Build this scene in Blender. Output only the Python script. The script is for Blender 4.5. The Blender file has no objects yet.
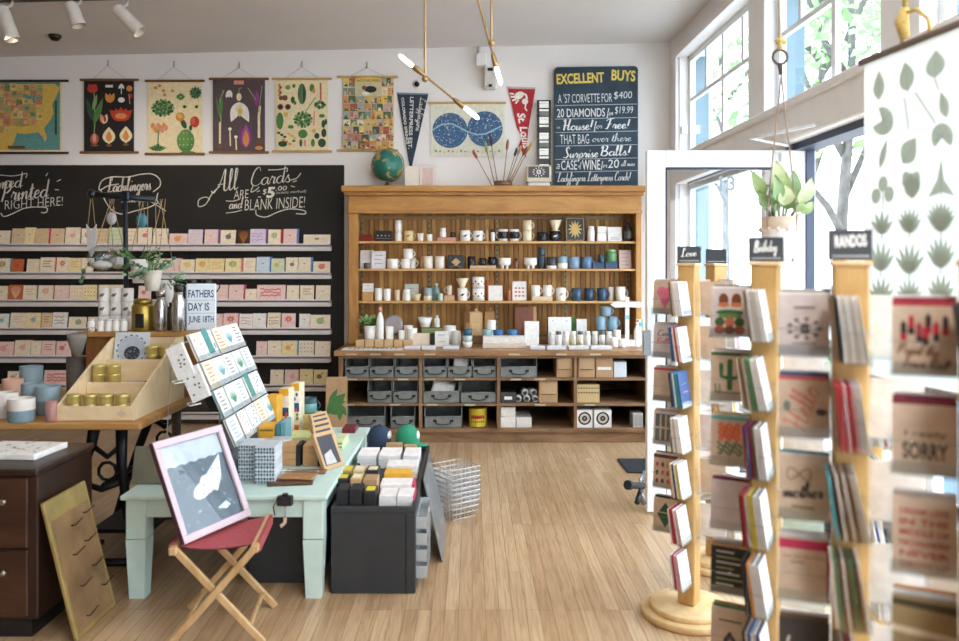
import bpy, math, random
from mathutils import Matrix, Vector
RND = random.Random(11)
SC = bpy.context.scene
COL = SC.collection
PI = math.pi
# room frame: x right, y into the room, z up; eye at (0,0,H)
F, CX, CY, H = 800.0, 472.0, 266.0, 1.483
def X(px, Y): return (px - CX) / F * Y
def Z(py, Y): return H - (py - CY) / F * Y
def P(px, py, Y): return Vector((X(px, Y), Y, Z(py, Y)))
def rad(d): return math.radians(d)

# ---------------------------------------------------------------- materials
def lin(c):
    c = c / 255.0
    return c / 12.92 if c <= 0.04045 else ((c + 0.055) / 1.055) ** 2.4
def rgba(c): return (lin(c[0]), lin(c[1]), lin(c[2]), 1)
MC = {}
def M(c, rough=.6, metal=0, var=.10, scale=14, trans=0, emit=0, sheen=0, bump=0):
    """a procedural paint / paper / ceramic / metal: base colour with a soft noise variation"""
    k = (tuple(c), rough, metal, var, scale, trans, emit, bump)
    if k in MC: return MC[k]
    m = bpy.data.materials.new('surface'); m.use_nodes = True
    nt = m.node_tree; b = nt.nodes['Principled BSDF']
    b.inputs['Roughness'].default_value = rough
    b.inputs['Metallic'].default_value = metal
    if trans: b.inputs['Transmission Weight'].default_value = trans
    if emit:
        b.inputs['Emission Color'].default_value = rgba(c); b.inputs['Emission Strength'].default_value = emit
    tc = nt.nodes.new('ShaderNodeTexCoord'); n = nt.nodes.new('ShaderNodeTexNoise')
    n.inputs['Scale'].default_value = scale; n.inputs['Detail'].default_value = 3
    nt.links.new(tc.outputs['Object'], n.inputs['Vector'])
    r = nt.nodes.new('ShaderNodeValToRGB'); L = rgba(c)
    r.color_ramp.elements[0].position = .3; r.color_ramp.elements[1].position = .7
    r.color_ramp.elements[0].color = tuple(v * (1 - var) for v in L[:3]) + (1,)
    r.color_ramp.elements[1].color = tuple(min(1, v * (1 + var * .5)) for v in L[:3]) + (1,)
    nt.links.new(n.outputs['Fac'], r.inputs['Fac']); nt.links.new(r.outputs['Color'], b.inputs['Base Color'])
    if bump:
        bp = nt.nodes.new('ShaderNodeBump'); bp.inputs['Strength'].default_value = bump; bp.inputs['Distance'].default_value = .01
        nt.links.new(n.outputs['Fac'], bp.inputs['Height']); nt.links.new(bp.outputs['Normal'], b.inputs['Normal'])
    MC[k] = m; return m
def wood(c1, c2, rough=.5, stretch=(30, 30, 2.2), bump=.15, sc=1.0):
    k = ('w', tuple(c1), tuple(c2), rough, stretch)
    if k in MC: return MC[k]
    m = bpy.data.materials.new('wood'); m.use_nodes = True
    nt = m.node_tree; b = nt.nodes['Principled BSDF']; b.inputs['Roughness'].default_value = rough
    tc = nt.nodes.new('ShaderNodeTexCoord'); mp = nt.nodes.new('ShaderNodeMapping'); mp.inputs['Scale'].default_value = stretch
    n = nt.nodes.new('ShaderNodeTexNoise'); n.inputs['Scale'].default_value = sc; n.inputs['Detail'].default_value = 5; n.inputs['Roughness'].default_value = .65
    n.inputs['Distortion'].default_value = .6
    nt.links.new(tc.outputs['Object'], mp.inputs['Vector']); nt.links.new(mp.outputs['Vector'], n.inputs['Vector'])
    r = nt.nodes.new('ShaderNodeValToRGB'); r.color_ramp.elements[0].position = .32; r.color_ramp.elements[1].position = .66
    r.color_ramp.elements[0].color = rgba(c2); r.color_ramp.elements[1].color = rgba(c1)
    nt.links.new(n.outputs['Fac'], r.inputs['Fac']); nt.links.new(r.outputs['Color'], b.inputs['Base Color'])
    bp = nt.nodes.new('ShaderNodeBump'); bp.inputs['Strength'].default_value = bump; bp.inputs['Distance'].default_value = .004
    nt.links.new(n.outputs['Fac'], bp.inputs['Height']); nt.links.new(bp.outputs['Normal'], b.inputs['Normal'])
    MC[k] = m; return m
def glassy(tint, fac, rough=.02):
    """thin clear sheet: mostly passes light, with a glossy surface"""
    k = ('g', tuple(tint), fac)
    if k in MC: return MC[k]
    m = bpy.data.materials.new('clear sheet'); m.use_nodes = True
    nt = m.node_tree; nt.nodes.remove(nt.nodes['Principled BSDF']); out = nt.nodes['Material Output']
    t = nt.nodes.new('ShaderNodeBsdfTransparent'); t.inputs['Color'].default_value = rgba(tint)
    g = nt.nodes.new('ShaderNodeBsdfGlossy'); g.inputs['Roughness'].default_value = rough
    mx = nt.nodes.new('ShaderNodeMixShader'); fr = nt.nodes.new('ShaderNodeLayerWeight'); fr.inputs['Blend'].default_value = fac
    lim = nt.nodes.new('ShaderNodeMapRange'); lim.inputs['To Min'].default_value = fac * .25; lim.inputs['To Max'].default_value = fac * 1.2
    nt.links.new(fr.outputs['Facing'], lim.inputs['Value']); nt.links.new(lim.outputs['Result'], mx.inputs['Fac']); nt.links.new(t.outputs[0], mx.inputs[1]); nt.links.new(g.outputs[0], mx.inputs[2])
    nt.links.new(mx.outputs[0], out.inputs['Surface']); MC[k] = m; return m

WHITE = (240, 238, 234)
# ---------------------------------------------------------------- mesh builder
TXT = {}
def text_geo(s, bold=0.0):
    k = (s, bold)
    if k in TXT: return TXT[k]
    cu = bpy.data.curves.new('t', 'FONT'); cu.body = s; cu.resolution_u = 3; cu.offset = bold
    o = bpy.data.objects.new('t', cu); COL.objects.link(o)
    me = bpy.data.meshes.new_from_object(o.evaluated_get(bpy.context.evaluated_depsgraph_get()))
    vs = [tuple(v.co) for v in me.vertices]; fs = [tuple(p.vertices) for p in me.polygons]
    bpy.data.objects.remove(o); bpy.data.curves.remove(cu); bpy.data.meshes.remove(me)
    if vs:
        x0 = min(v[0] for v in vs); x1 = max(v[0] for v in vs); y0 = min(v[1] for v in vs); y1 = max(v[1] for v in vs)
        vs = [((v[0] - x0) / max(1e-6, x1 - x0), (v[1] - y0) / max(1e-6, y1 - y0)) for v in vs]
    TXT[k] = (vs, fs); return TXT[k]


GLY = {' ': (.55, []), '!': (.5, [[(.42, 1.9), (.22, .6)], [(.12, .02), (.17, .16)]]), '&': (1.2, [[(1.1, .5), (.6, 0), (.15, .3), (.7, 1.3), (.5, 1.7), (.25, 1.3), (.7, .5), (1.2, 0)]]),
'a': (1.0, [[(.75, .8), (.5, 1), (.15, .7), (.1, .25), (.35, 0), (.65, .3), (.78, .95), (.75, .3), (.85, .02), (1.05, .25)]]), 'b': (.85, [[(0, .25), (.3, 1.2), (.42, 1.9), (.25, 2.0), (.15, 1.2), (.15, .3), (.35, 0), (.65, .3), (.6, .8), (.85, .75)]]),
'c': (.8, [[(.7, .8), (.45, 1), (.12, .65), (.15, .15), (.45, 0), (.8, .3)]]), 'd': (1.0, [[(.75, .8), (.5, 1), (.15, .7), (.1, .25), (.35, 0), (.65, .3), (.95, 2.0), (.78, .6), (.8, .05), (1.05, .25)]]),
'e': (.75, [[(.05, .4), (.5, .6), (.6, .9), (.4, 1.02), (.15, .7), (.15, .2), (.4, 0), (.75, .3)]]), 'f': (.6, [[(0, .3), (.35, 1.3), (.5, 1.95), (.3, 2), (.2, 1.2), (.15, -.6), (.25, -1), (.4, -.5), (.25, .05), (.6, .3)]]),
'g': (.95, [[(.75, .8), (.5, 1), (.15, .7), (.12, .25), (.4, .02), (.7, .4), (.8, .95), (.65, -.5), (.4, -1), (.15, -.75), (.5, -.2), (.95, .3)]]), 'h': (.95, [[(0, .25), (.3, 1.2), (.42, 1.9), (.25, 2.0), (.15, 1.2), (.1, 0), (.3, .7), (.55, 1), (.65, .6), (.65, .1), (.95, .25)]]),
'i': (.5, [[(0, .25), (.25, .95), (.2, .2), (.3, 0), (.5, .25)], [(.32, 1.35), (.37, 1.5)]]), 'l': (.55, [[(0, .25), (.3, 1.2), (.42, 1.9), (.25, 2.0), (.15, 1.2), (.15, .25), (.3, 0), (.55, .25)]]),
'm': (1.35, [[(0, .6), (.2, .95), (.15, 0), (.4, .8), (.6, .95), (.58, 0), (.82, .8), (1.05, .95), (1.0, .2), (1.1, 0), (1.35, .25)]]), 'n': (.95, [[(0, .6), (.2, .95), (.15, 0), (.4, .8), (.65, .95), (.62, .2), (.72, 0), (.95, .25)]]),
'o': (.85, [[(.5, 1), (.15, .75), (.12, .25), (.4, 0), (.7, .3), (.68, .8), (.45, 1), (.6, .8), (.9, .85)]]), 'p': (.9, [[(0, .4), (.25, .95), (.15, -.2), (.1, -1), (.15, .4), (.45, 1), (.7, .7), (.6, .1), (.3, .05), (.9, .25)]]),
'r': (.7, [[(0, .3), (.2, 1.05), (.35, .85), (.55, .9), (.45, .3), (.5, .02), (.7, .25)]]), 's': (.7, [[(0, .25), (.35, 1.05), (.35, .7), (.55, .3), (.4, 0), (.1, .1), (.45, .02), (.7, .25)]]),
't': (.6, [[(0, .25), (.35, 1.7), (.25, .6), (.25, .1), (.4, 0), (.6, .25)], [(.05, 1.15), (.6, 1.25)]]), 'u': (.95, [[(0, .3), (.2, .95), (.15, .3), (.3, 0), (.55, .4), (.68, .95), (.65, .2), (.75, 0), (.95, .25)]]),
'v': (.8, [[(0, .6), (.2, .95), (.25, .2), (.4, .02), (.65, .6), (.6, .95), (.8, .85)]]), 'w': (1.2, [[(0, .6), (.2, .95), (.2, .2), (.38, 0), (.6, .7), (.6, .2), (.8, 0), (1.05, .6), (1.0, .95), (1.2, .85)]]), 'y': (.9, [[(0, .6), (.2, .95), (.2, .35), (.4, .1), (.65, .95), (.6, -.3), (.4, -1), (.15, -.8), (.4, -.2), (.9, .3)]]),
'A': (1.5, [[(-.3, .1), (0, -.15), (.5, .7), (1.1, 2.1), (1.05, 1), (1.1, .1), (1.3, .0), (1.5, .2)], [(.3, .75), (1.2, .8)]]), 'B': (1.3, [[(.35, 1.9), (.25, 1), (.15, 0)], [(0, 1.6), (.5, 2.1), (1, 1.8), (.8, 1.2), (.4, 1.1), (1.0, .9), (1.05, .3), (.6, -.05), (.1, .2)]]),
'C': (1.2, [[(1.1, 1.7), (.9, 2.1), (.4, 1.7), (.1, .8), (.3, .1), (.8, 0), (1.2, .4)]]), 'F': (1.2, [[(.1, 1.7), (.5, 2.0), (1.3, 2.1)], [(.75, 2), (.55, 1), (.3, 0), (0, .1)], [(.3, 1.05), (.95, 1.15)]]), 'H': (1.4, [[(0, 1.7), (.3, 2), (.3, 1), (.2, 0)], [(1.15, 2.05), (.95, 1), (.95, .1), (1.4, .25)], [(.0, 1), (1.1, 1.1)]]),
'L': (1.2, [[(.8, 1.6), (.9, 2), (.6, 2.1), (.45, 1.2), (.35, .3), (.1, 0), (.2, .2), (.7, 0), (1.2, .25)]]), 'P': (1.2, [[(.4, 1.9), (.3, 1), (.1, -.1)], [(0, 1.5), (.4, 2.1), (1, 2), (1.05, 1.4), (.6, 1.0), (.35, 1.1)]]), 'S': (1.1, [[(1, 1.75), (.8, 2.1), (.45, 1.8), (.6, 1.2), (.85, .6), (.5, 0), (0, .2)]]),
'T': (1.1, [[(.1, 1.75), (.5, 2.05), (1.2, 2.0)], [(.7, 2), (.5, 1), (.35, 0), (.1, .1)]]), 'R': (1.2, [[(.35, 1.9), (.2, 0)], [(0, 1.6), (.5, 2.1), (1, 1.8), (.8, 1.2), (.4, 1.1), (.7, .6), (1.0, 0), (1.2, .2)]])}
def spline(pts, n=4):
    out = []; Q = [pts[0]] + list(pts) + [pts[-1]]
    for i in range(1, len(Q) - 2):
        for j in range(n):
            s = j / n; a, b, c, d = Q[i - 1], Q[i], Q[i + 1], Q[i + 2]
            out.append(tuple(.5 * (2 * b[z] + (c[z] - a[z]) * s + (2 * a[z] - 5 * b[z] + 4 * c[z] - d[z]) * s * s + (3 * b[z] - a[z] - 3 * c[z] + d[z]) * s ** 3) for z in (0, 1)))
    out.append(pts[-1]); return out

def seg(p0, p1):
    """matrix taking z axis unit onto p0->p1"""
    p0 = Vector(p0); p1 = Vector(p1); d = p1 - p0
    q = Vector((0, 0, 1)).rotation_difference(d.normalized()) if d.length > 1e-9 else None
    return (Matrix.Translation(p0) @ (q.to_matrix().to_4x4() if q else Matrix())), d.length

class MB:
    def __init__(s, T=None): s.v = []; s.f = []; s.mi = []; s.sm = []; s.m = []; s.T = T or Matrix(); s.lay = 0
    def mat(s, m):
        if m not in s.m: s.m.append(m)
        return s.m.index(m)
    def add(s, vs, fs, m, smooth=False, T=None):
        b = len(s.v); A = s.T @ T if T is not None else s.T; i = s.mat(m)
        s.v += [A @ Vector(v) for v in vs]
        for f in fs:
            s.f.append(tuple(b + j for j in f)); s.mi.append(i); s.sm.append(smooth)
        return s
    def box(s, c, d, m, T=None, bv=0.0, rz=0, rx=0, ry=0):
        """box centred on c with size d, edges chamfered by bv"""
        hx, hy, hz = d[0] / 2, d[1] / 2, d[2] / 2
        L = Matrix.Translation(c)
        if rz: L = L @ Matrix.Rotation(rz, 4, 'Z')
        if rx: L = L @ Matrix.Rotation(rx, 4, 'X')
        if ry: L = L @ Matrix.Rotation(ry, 4, 'Y')
        if T is not None: L = T @ L
        b = min(bv, hx * .9, hy * .9, hz * .9)
        if b <= 0:
            vs = [(x * hx, y * hy, z * hz) for x in (-1, 1) for y in (-1, 1) for z in (-1, 1)]
            return s.add(vs, [(0, 1, 3, 2), (4, 6, 7, 5), (0, 4, 5, 1), (2, 3, 7, 6), (0, 2, 6, 4), (1, 5, 7, 3)], m, False, L)
        vs = []; ix = {}
        for x in (-1, 1):
            for y in (-1, 1):
                for z in (-1, 1):
                    for a in range(3):
                        ix[(x, y, z, a)] = len(vs)
                        h = [hx - b, hy - b, hz - b]; h[a] = (hx, hy, hz)[a]
                        vs.append((x * h[0], y * h[1], z * h[2]))
        fs = []
        for a in range(3):
            o1, o2 = [k for k in range(3) if k != a]
            for sg in (-1, 1):
                q = []
                for p, r in ((-1, -1), (1, -1), (1, 1), (-1, 1)):
                    t = [0, 0, 0]; t[a] = sg; t[o1] = p; t[o2] = r; q.append(ix[(*t, a)])
                fs.append(tuple(q) if (sg > 0) == (a != 1) else tuple(reversed(q)))
        for a in range(3):
            o1, o2 = [k for k in range(3) if k != a]
            for p in (-1, 1):
                for r in (-1, 1):
                    t0 = [0, 0, 0]; t1 = [0, 0, 0]; t0[a] = -1; t1[a] = 1
                    for t in (t0, t1): t[o1] = p; t[o2] = r
                    fs.append((ix[(*t0, o1)], ix[(*t1, o1)], ix[(*t1, o2)], ix[(*t0, o2)]))
        for x in (-1, 1):
            for y in (-1, 1):
                for z in (-1, 1): fs.append(tuple(ix[(x, y, z, a)] for a in range(3)))
        return s.add(vs, fs, m, False, L)
    def b2(s, x0, x1, y0, y1, z0, z1, m, bv=0.0, T=None):
        return s.box(((x0 + x1) / 2, (y0 + y1) / 2, (z0 + z1) / 2), (abs(x1 - x0), abs(y1 - y0), abs(z1 - z0)), m, T, bv)
    def lathe(s, prof, m, c=(0, 0, 0), n=20, smooth=True, T=None, sx=1, sy=1):
        L = Matrix.Translation(c)
        if T is not None: L = T @ L
        vs = []; fs = []; rings = []
        for r, z in prof:
            if r < 1e-6: rings.append([len(vs)]); vs.append((0, 0, z))
            else:
                rings.append(list(range(len(vs), len(vs) + n)))
                vs += [(r * sx * math.cos(2 * PI * k / n), r * sy * math.sin(2 * PI * k / n), z) for k in range(n)]
        for a, b in zip(rings, rings[1:]):
            for k in range(n):
                k2 = (k + 1) % n
                if len(a) == 1 and len(b) == 1: break
                if len(a) == 1: fs.append((a[0], b[k2], b[k]))
                elif len(b) == 1: fs.append((a[k], a[k2], b[0]))
                else: fs.append((a[k], a[k2], b[k2], b[k]))
        return s.add(vs, fs, m, smooth, L)
    def cyl(s, p0, p1, r, m, r1=None, n=12, smooth=True):
        L, l = seg(p0, p1); r1 = r if r1 is None else r1
        s.lathe([(r, 0), (r1, l)], m, n=n, smooth=smooth, T=L)
        s.lathe([(0, 0), (r, 0)], m, n=n, smooth=False, T=L); return s.lathe([(r1, l), (0, l)], m, n=n, smooth=False, T=L)
    def tube(s, pts, r, m, n=6, closed=False):
        pts = [Vector(p) for p in pts]; N = len(pts); vs = []; fs = []
        up = Vector((0.13, 0.21, 0.97))
        for i, p in enumerate(pts):
            a = pts[i - 1] if (i > 0 or closed) else p; b = pts[(i + 1) % N] if (i < N - 1 or closed) else p
            t = (b - a); t = t.normalized() if t.length > 1e-9 else Vector((0, 0, 1))
            if abs(t.dot(up)) > .98: u = t.cross(Vector((1, 0, 0))).normalized()
            else: u = t.cross(up).normalized()
            w = t.cross(u); rr = r[i] if isinstance(r, (list, tuple)) else r
            vs += [p + rr * (math.cos(2 * PI * k / n) * u + math.sin(2 * PI * k / n) * w) for k in range(n)]
        for i in range(N if closed else N - 1):
            j = (i + 1) % N
            for k in range(n): fs.append((i * n + k, i * n + (k + 1) % n, j * n + (k + 1) % n, j * n + k))
        if not closed: fs += [tuple(range(n - 1, -1, -1)), tuple(range((N - 1) * n, N * n))]
        return s.add(vs, fs, m, True)
    def beam(s, p0, p1, w, d, m, up=(0, 1, 0), bv=0.0):
        """square bar from p0 to p1; w across, d along `up`"""
        p0 = Vector(p0); p1 = Vector(p1); z = (p1 - p0); l = z.length; z.normalize()
        y = Vector(up); y = (y - z * y.dot(z)).normalized(); x = y.cross(z)
        L = Matrix(((x.x, y.x, z.x, 0), (x.y, y.y, z.y, 0), (x.z, y.z, z.z, 0), (0, 0, 0, 1)))
        return s.box((0, 0, 0), (w, d, l), m, Matrix.Translation((p0 + p1) / 2) @ L, bv)
    def prism(s, poly, y0, y1, m, T=None):
        """polygon in (x,z) extruded along y"""
        n = len(poly)
        vs = [(p[0], y0, p[1]) for p in poly] + [(p[0], y1, p[1]) for p in poly]
        fs = [tuple(range(n)), tuple(range(2 * n - 1, n - 1, -1))] + [(i, n + i, n + (i + 1) % n, (i + 1) % n) for i in range(n)]
        return s.add(vs, fs, m, False, T)
    def sphere(s, c, r, m, n=14, sz=1.0, sx=1.0, sy=1.0, T=None):
        k = 8; return s.lathe([(r * math.sin(PI * i / k), -r * sz * math.cos(PI * i / k)) for i in range(k + 1)], m, c, n, True, T, sx, sy)
    # flat graphics: u right, v up on the plane y = yo - layer
    def poly(s, pts, m, yo=0.0, T=None):
        s.lay += 1; y = yo - .00008 * s.lay
        return s.add([(p[0], y, p[1]) for p in pts], [tuple(range(len(pts)))], m, False, T)
    def ell(s, cx, cz, rx, rz, m, yo=0.0, rot=0, n=14, T=None):
        c, q = math.cos(rot), math.sin(rot); pts = []
        for k in range(n):
            a = 2 * PI * k / n; u, w = rx * math.cos(a), rz * math.sin(a); pts.append((cx + u * c - w * q, cz + u * q + w * c))
        return s.poly(pts, m, yo, T)
    def leafp(s, x0, z0, x1, z1, w, m, yo=0.0, n=7):
        d = Vector((x1 - x0, z1 - z0)); nn = Vector((-d.y, d.x)).normalized() if d.length else Vector((1, 0)); a = []; b = []
        for i in range(n + 1):
            t = i / n; k = w * math.sin(PI * t ** .8); c = Vector((x0, z0)) + d * t
            a.append((c.x + nn.x * k, c.y + nn.y * k)); b.append((c.x - nn.x * k, c.y - nn.y * k))
        return s.poly(a + b[-2:0:-1], m, yo)
    def line(s, pts, w, m, yo=0.0):
        """ribbon of width w following pts in the plane"""
        s.lay += 1; y = yo - .00008 * s.lay; vs = []; fs = []; N = len(pts)
        for i, p in enumerate(pts):
            a = pts[max(0, i - 1)]; b = pts[min(N - 1, i + 1)]; d = Vector((b[0] - a[0], b[1] - a[1])); d = d.normalized() if d.length else Vector((1, 0))
            vs += [(p[0] - d.y * w / 2, y, p[1] + d.x * w / 2), (p[0] + d.y * w / 2, y, p[1] - d.x * w / 2)]
        for i in range(N - 1): fs.append((2 * i, 2 * i + 1, 2 * i + 3, 2 * i + 2))
        return s.add(vs, fs, m)
    def text(s, t, x0, x1, z0, z1, m, yo=0.0, shear=0.0, rot=0, bold=0.0, T=None):
        vs, fs = text_geo(t, bold)
        s.lay += 1; y = yo - .00008 * s.lay; cx, cz = (x0 + x1) / 2, (z0 + z1) / 2; w, h = x1 - x0, z1 - z0
        c, q = math.cos(rot), math.sin(rot); o = []
        for u, v in vs:
            a = (u - .5) * w + shear * (v - .5) * h; b = (v - .5) * h
            o.append((cx + a * c - b * q, y, cz + a * q + b * c))
        return s.add(o, fs, m, False, T)
    def script(s, t, x0, x1, z0, z1, m, yo=0.0, shear=.4, rot=0, w=.16, T=None):
        """joined brush handwriting: ribbons that swell on the down strokes; z0 baseline, z1 cap height"""
        W = sum(GLY[ch][0] for ch in t); k = (x1 - x0) / W; xh = (z1 - z0) * .42; c, q = math.cos(rot), math.sin(rot); cx, cz = (x0 + x1) / 2, z0; pen = 0
        for ch in t:
            for st in GLY[ch][1]:
                pts = spline(st); vs = []; fs = []; s.lay += 1; y = yo - .00001 * s.lay; N = len(pts); R_ = []
                for u, v in pts:
                    xx = x0 + (pen + u) * k + shear * v * xh * .5; zz = z0 + (v * xh if v <= 1 else xh + (v - 1) * (z1 - z0 - xh)); xx -= cx; zz -= cz; R_.append((cx + xx * c - zz * q, cz + xx * q + zz * c))
                for i in range(N):
                    p, n_ = R_[max(0, i - 1)], R_[min(N - 1, i + 1)]; d = Vector((n_[0] - p[0], n_[1] - p[1])); d = d.normalized() if d.length else Vector((1, 0)); ww = w * xh * (.6 + .75 * max(0, -d.y)) / 2
                    vs += [(R_[i][0] - d.y * ww, y, R_[i][1] + d.x * ww), (R_[i][0] + d.y * ww, y, R_[i][1] - d.x * ww)]
                s.add(vs, [(2 * i, 2 * i + 1, 2 * i + 3, 2 * i + 2) for i in range(N - 1)], m, False, T)
            pen += GLY[ch][0]
        return s
    def mesh(s, name):
        me = bpy.data.meshes.new(name); me.from_pydata([tuple(v) for v in s.v], [], s.f)
        for m in s.m: me.materials.append(m)
        me.polygons.foreach_set('material_index', s.mi); me.polygons.foreach_set('use_smooth', s.sm); me.update(); return me
    def part(s, name, parent, label=None):
        o = bpy.data.objects.new(name, s.mesh(name)); COL.objects.link(o); o.parent = parent
        if label: o['label'] = label
        return o
    def solo(s, name, label, cat, loc=(0, 0, 0), rz=0, group=None, kind=None, rot=None):
        o = bpy.data.objects.new(name, s.mesh(name)); COL.objects.link(o); o.location = loc
        o.rotation_euler = rot or (0, 0, rz); return tag(o, label, cat, group, kind)
    def struct(s, name):
        o = bpy.data.objects.new(name, s.mesh(name)); COL.objects.link(o); o['kind'] = 'structure'; return o
LABELS = {}
def tag(o, label, cat, group=None, kind=None):
    o['label'] = label; o['category'] = cat
    if group: o['group'] = group
    if kind: o['kind'] = kind
    return o
def thing(name, label, cat, loc=(0, 0, 0), rz=0, group=None, rot=None):
    o = bpy.data.objects.new(name, None); COL.objects.link(o); o.empty_display_size = .05
    o.location = loc; o.rotation_euler = rot or (0, 0, rz); return tag(o, label, cat, group)
def put(me, name, label, cat, loc, rot=(0, 0, 0), group=None):
    """another object of an already built mesh"""
    o = bpy.data.objects.new(name, me); COL.objects.link(o); o.location = loc; o.rotation_euler = rot
    return tag(o, label, cat, group)
ORD = 'first second third fourth fifth sixth seventh eighth ninth tenth eleventh twelfth thirteenth fourteenth fifteenth sixteenth seventeenth eighteenth'.split()

# ---------------------------------------------------------------- camera and colour
cam = bpy.data.cameras.new('camera'); co = bpy.data.objects.new('camera', cam); COL.objects.link(co)
cam.sensor_width = 36; cam.lens = 36 * F / 959; cam.shift_x = (479.5 - CX) / 959; cam.shift_y = -(320.5 - CY) / 959
co.location = (0, 0, H); co.rotation_euler = (PI / 2, 0, 0); cam.clip_start = .05; cam.clip_end = 200
cam.dof.use_dof = True; cam.dof.focus_distance = 5.6; cam.dof.aperture_fstop = 2.1
SC.camera = co
SC.view_settings.view_transform = 'Standard'; SC.view_settings.look = 'None'; SC.view_settings.gamma = 1; SC.view_settings.exposure = 0.0
SC.cycles.use_denoising = True; SC.cycles.max_bounces = 10; SC.cycles.diffuse_bounces = 6; SC.cycles.transparent_max_bounces = 24; SC.cycles.sample_clamp_indirect = 6
SC.cycles.caustics_reflective = False; SC.cycles.caustics_refractive = False

# ---------------------------------------------------------------- room shell
YW = 7.55                                   # back wall
wall_m = M((238, 235, 232), .75, var=.03, scale=2)
ceil_m = M((222, 218, 216), .8, var=.04, scale=1.5, bump=.05)
trim_m = M((240, 239, 238), .45, var=.03)
def floor_mat():
    m = bpy.data.materials.new('oak strip floor'); m.use_nodes = True; nt = m.node_tree; b = nt.nodes['Principled BSDF']
    tc = nt.nodes.new('ShaderNodeTexCoord'); mp = nt.nodes.new('ShaderNodeMapping'); mp.inputs['Rotation'].default_value = (0, 0, PI / 2)
    nt.links.new(tc.outputs['Object'], mp.inputs['Vector'])
    br = nt.nodes.new('ShaderNodeTexBrick'); br.offset = .37; br.offset_frequency = 3; br.squash_frequency = 2
    for k, v in (('Scale', 1), ('Mortar Size', .0011), ('Mortar Smooth', .4), ('Bias', 0), ('Brick Width', 1.15), ('Row Height', .058)): br.inputs[k].default_value = v
    br.inputs['Color1'].default_value = rgba((206, 180, 146)); br.inputs['Color2'].default_value = rgba((184, 154, 120)); br.inputs['Mortar'].default_value = rgba((104, 80, 58))
    nt.links.new(mp.outputs['Vector'], br.inputs['Vector'])
    mp2 = nt.nodes.new('ShaderNodeMapping'); mp2.inputs['Scale'].default_value = (70, 3.2, 1); nt.links.new(tc.outputs['Object'], mp2.inputs['Vector'])
    n = nt.nodes.new('ShaderNodeTexNoise'); n.inputs['Scale'].default_value = 1; n.inputs['Detail'].default_value = 6; n.inputs['Distortion'].default_value = 1.2
    nt.links.new(mp2.outputs['Vector'], n.inputs['Vector'])
    r = nt.nodes.new('ShaderNodeValToRGB'); r.color_ramp.elements[0].position = .34; r.color_ramp.elements[1].position = .6
    r.color_ramp.elements[0].color = (.66, .6, .52, 1); r.color_ramp.elements[1].color = (1.04, 1.02, 1, 1); nt.links.new(n.outputs['Fac'], r.inputs['Fac'])
    n2 = nt.nodes.new('ShaderNodeTexNoise'); n2.inputs['Scale'].default_value = 1.3; n2.inputs['Detail'].default_value = 3; nt.links.new(tc.outputs['Object'], n2.inputs['Vector'])
    r2 = nt.nodes.new('ShaderNodeValToRGB'); r2.color_ramp.elements[0].position = .3; r2.color_ramp.elements[1].position = .7
    r2.color_ramp.elements[0].color = (.9, .84, .78, 1); r2.color_ramp.elements[1].color = (1.05, 1.05, 1.05, 1); nt.links.new(n2.outputs['Fac'], r2.inputs['Fac'])
    mx = nt.nodes.new('ShaderNodeMix'); mx.data_type = 'RGBA'; mx.blend_type = 'MULTIPLY'; mx.inputs['Factor'].default_value = .7
    nt.links.new(br.outputs['Color'], mx.inputs[6]); nt.links.new(r.outputs['Color'], mx.inputs[7])
    mx2 = nt.nodes.new('ShaderNodeMix'); mx2.data_type = 'RGBA'; mx2.blend_type = 'MULTIPLY'; mx2.inputs['Factor'].default_value = .8
    nt.links.new(mx.outputs[2], mx2.inputs[6]); nt.links.new(r2.outputs['Color'], mx2.inputs[7]); nt.links.new(mx2.outputs[2], b.inputs['Base Color'])
    b.inputs['Roughness'].default_value = .34
    bp = nt.nodes.new('ShaderNodeBump'); bp.inputs['Strength'].default_value = .25; bp.inputs['Distance'].default_value = .002
    nt.links.new(br.outputs['Fac'], bp.inputs['Height']); bp.invert = True; nt.links.new(bp.outputs['Normal'], b.inputs['Normal']); return m
fl = MB(); fl.b2(-5.6, 2.3, -3.4, YW + .2, -.12, 0, floor_mat()); fl.struct('floor')
ce = MB()   # the old ceiling falls a little towards the left
ce.add([(-5.6, -3.4, 3.43), (2.3, -3.4, 3.60), (2.3, YW + .2, 3.60), (-5.6, YW + .2, 3.43), (-5.6, -3.4, 3.66), (2.3, -3.4, 3.7), (2.3, YW + .2, 3.7), (-5.6, YW + .2, 3.66)],
       [(0, 3, 2, 1), (4, 5, 6, 7), (0, 1, 5, 4), (2, 3, 7, 6), (1, 2, 6, 5), (3, 0, 4, 7)], ceil_m); ce.struct('ceiling')
w = MB(); w.b2(-5.6, 2.2, YW, YW + .15, 0, 3.66, wall_m); w.struct('wall_back')
w = MB(); dim_m = M((150, 128, 108), .8, var=.1, scale=2); w.b2(-5.75, -5.6, -3.4, YW, 0, 3.66, dim_m); w.struct('wall_left')  # unseen walls given a darker tone to cut bounced light on the left
w = MB(); w.b2(-5.6, 2.2, -3.4, -3.25, 0, .5, wall_m); w.b2(-5.6, 2.2, -3.4, -3.25, 3.1, 3.66, wall_m)
w.b2(-5.6, .3, -3.4, -3.25, .5, 3.1, dim_m)  # unseen wall: opening added for fill light, closed here to darken the left
for x in (.4, 2.0): w.b2(x - .1, x + .12, -3.4, -3.25, .5, 3.1, wall_m)
w.struct('wall_front')
b = MB(); b.b2(-5.6, -1.2, YW - .015, YW, 0, .11, trim_m, .004); b.struct('baseboard_back')
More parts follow.
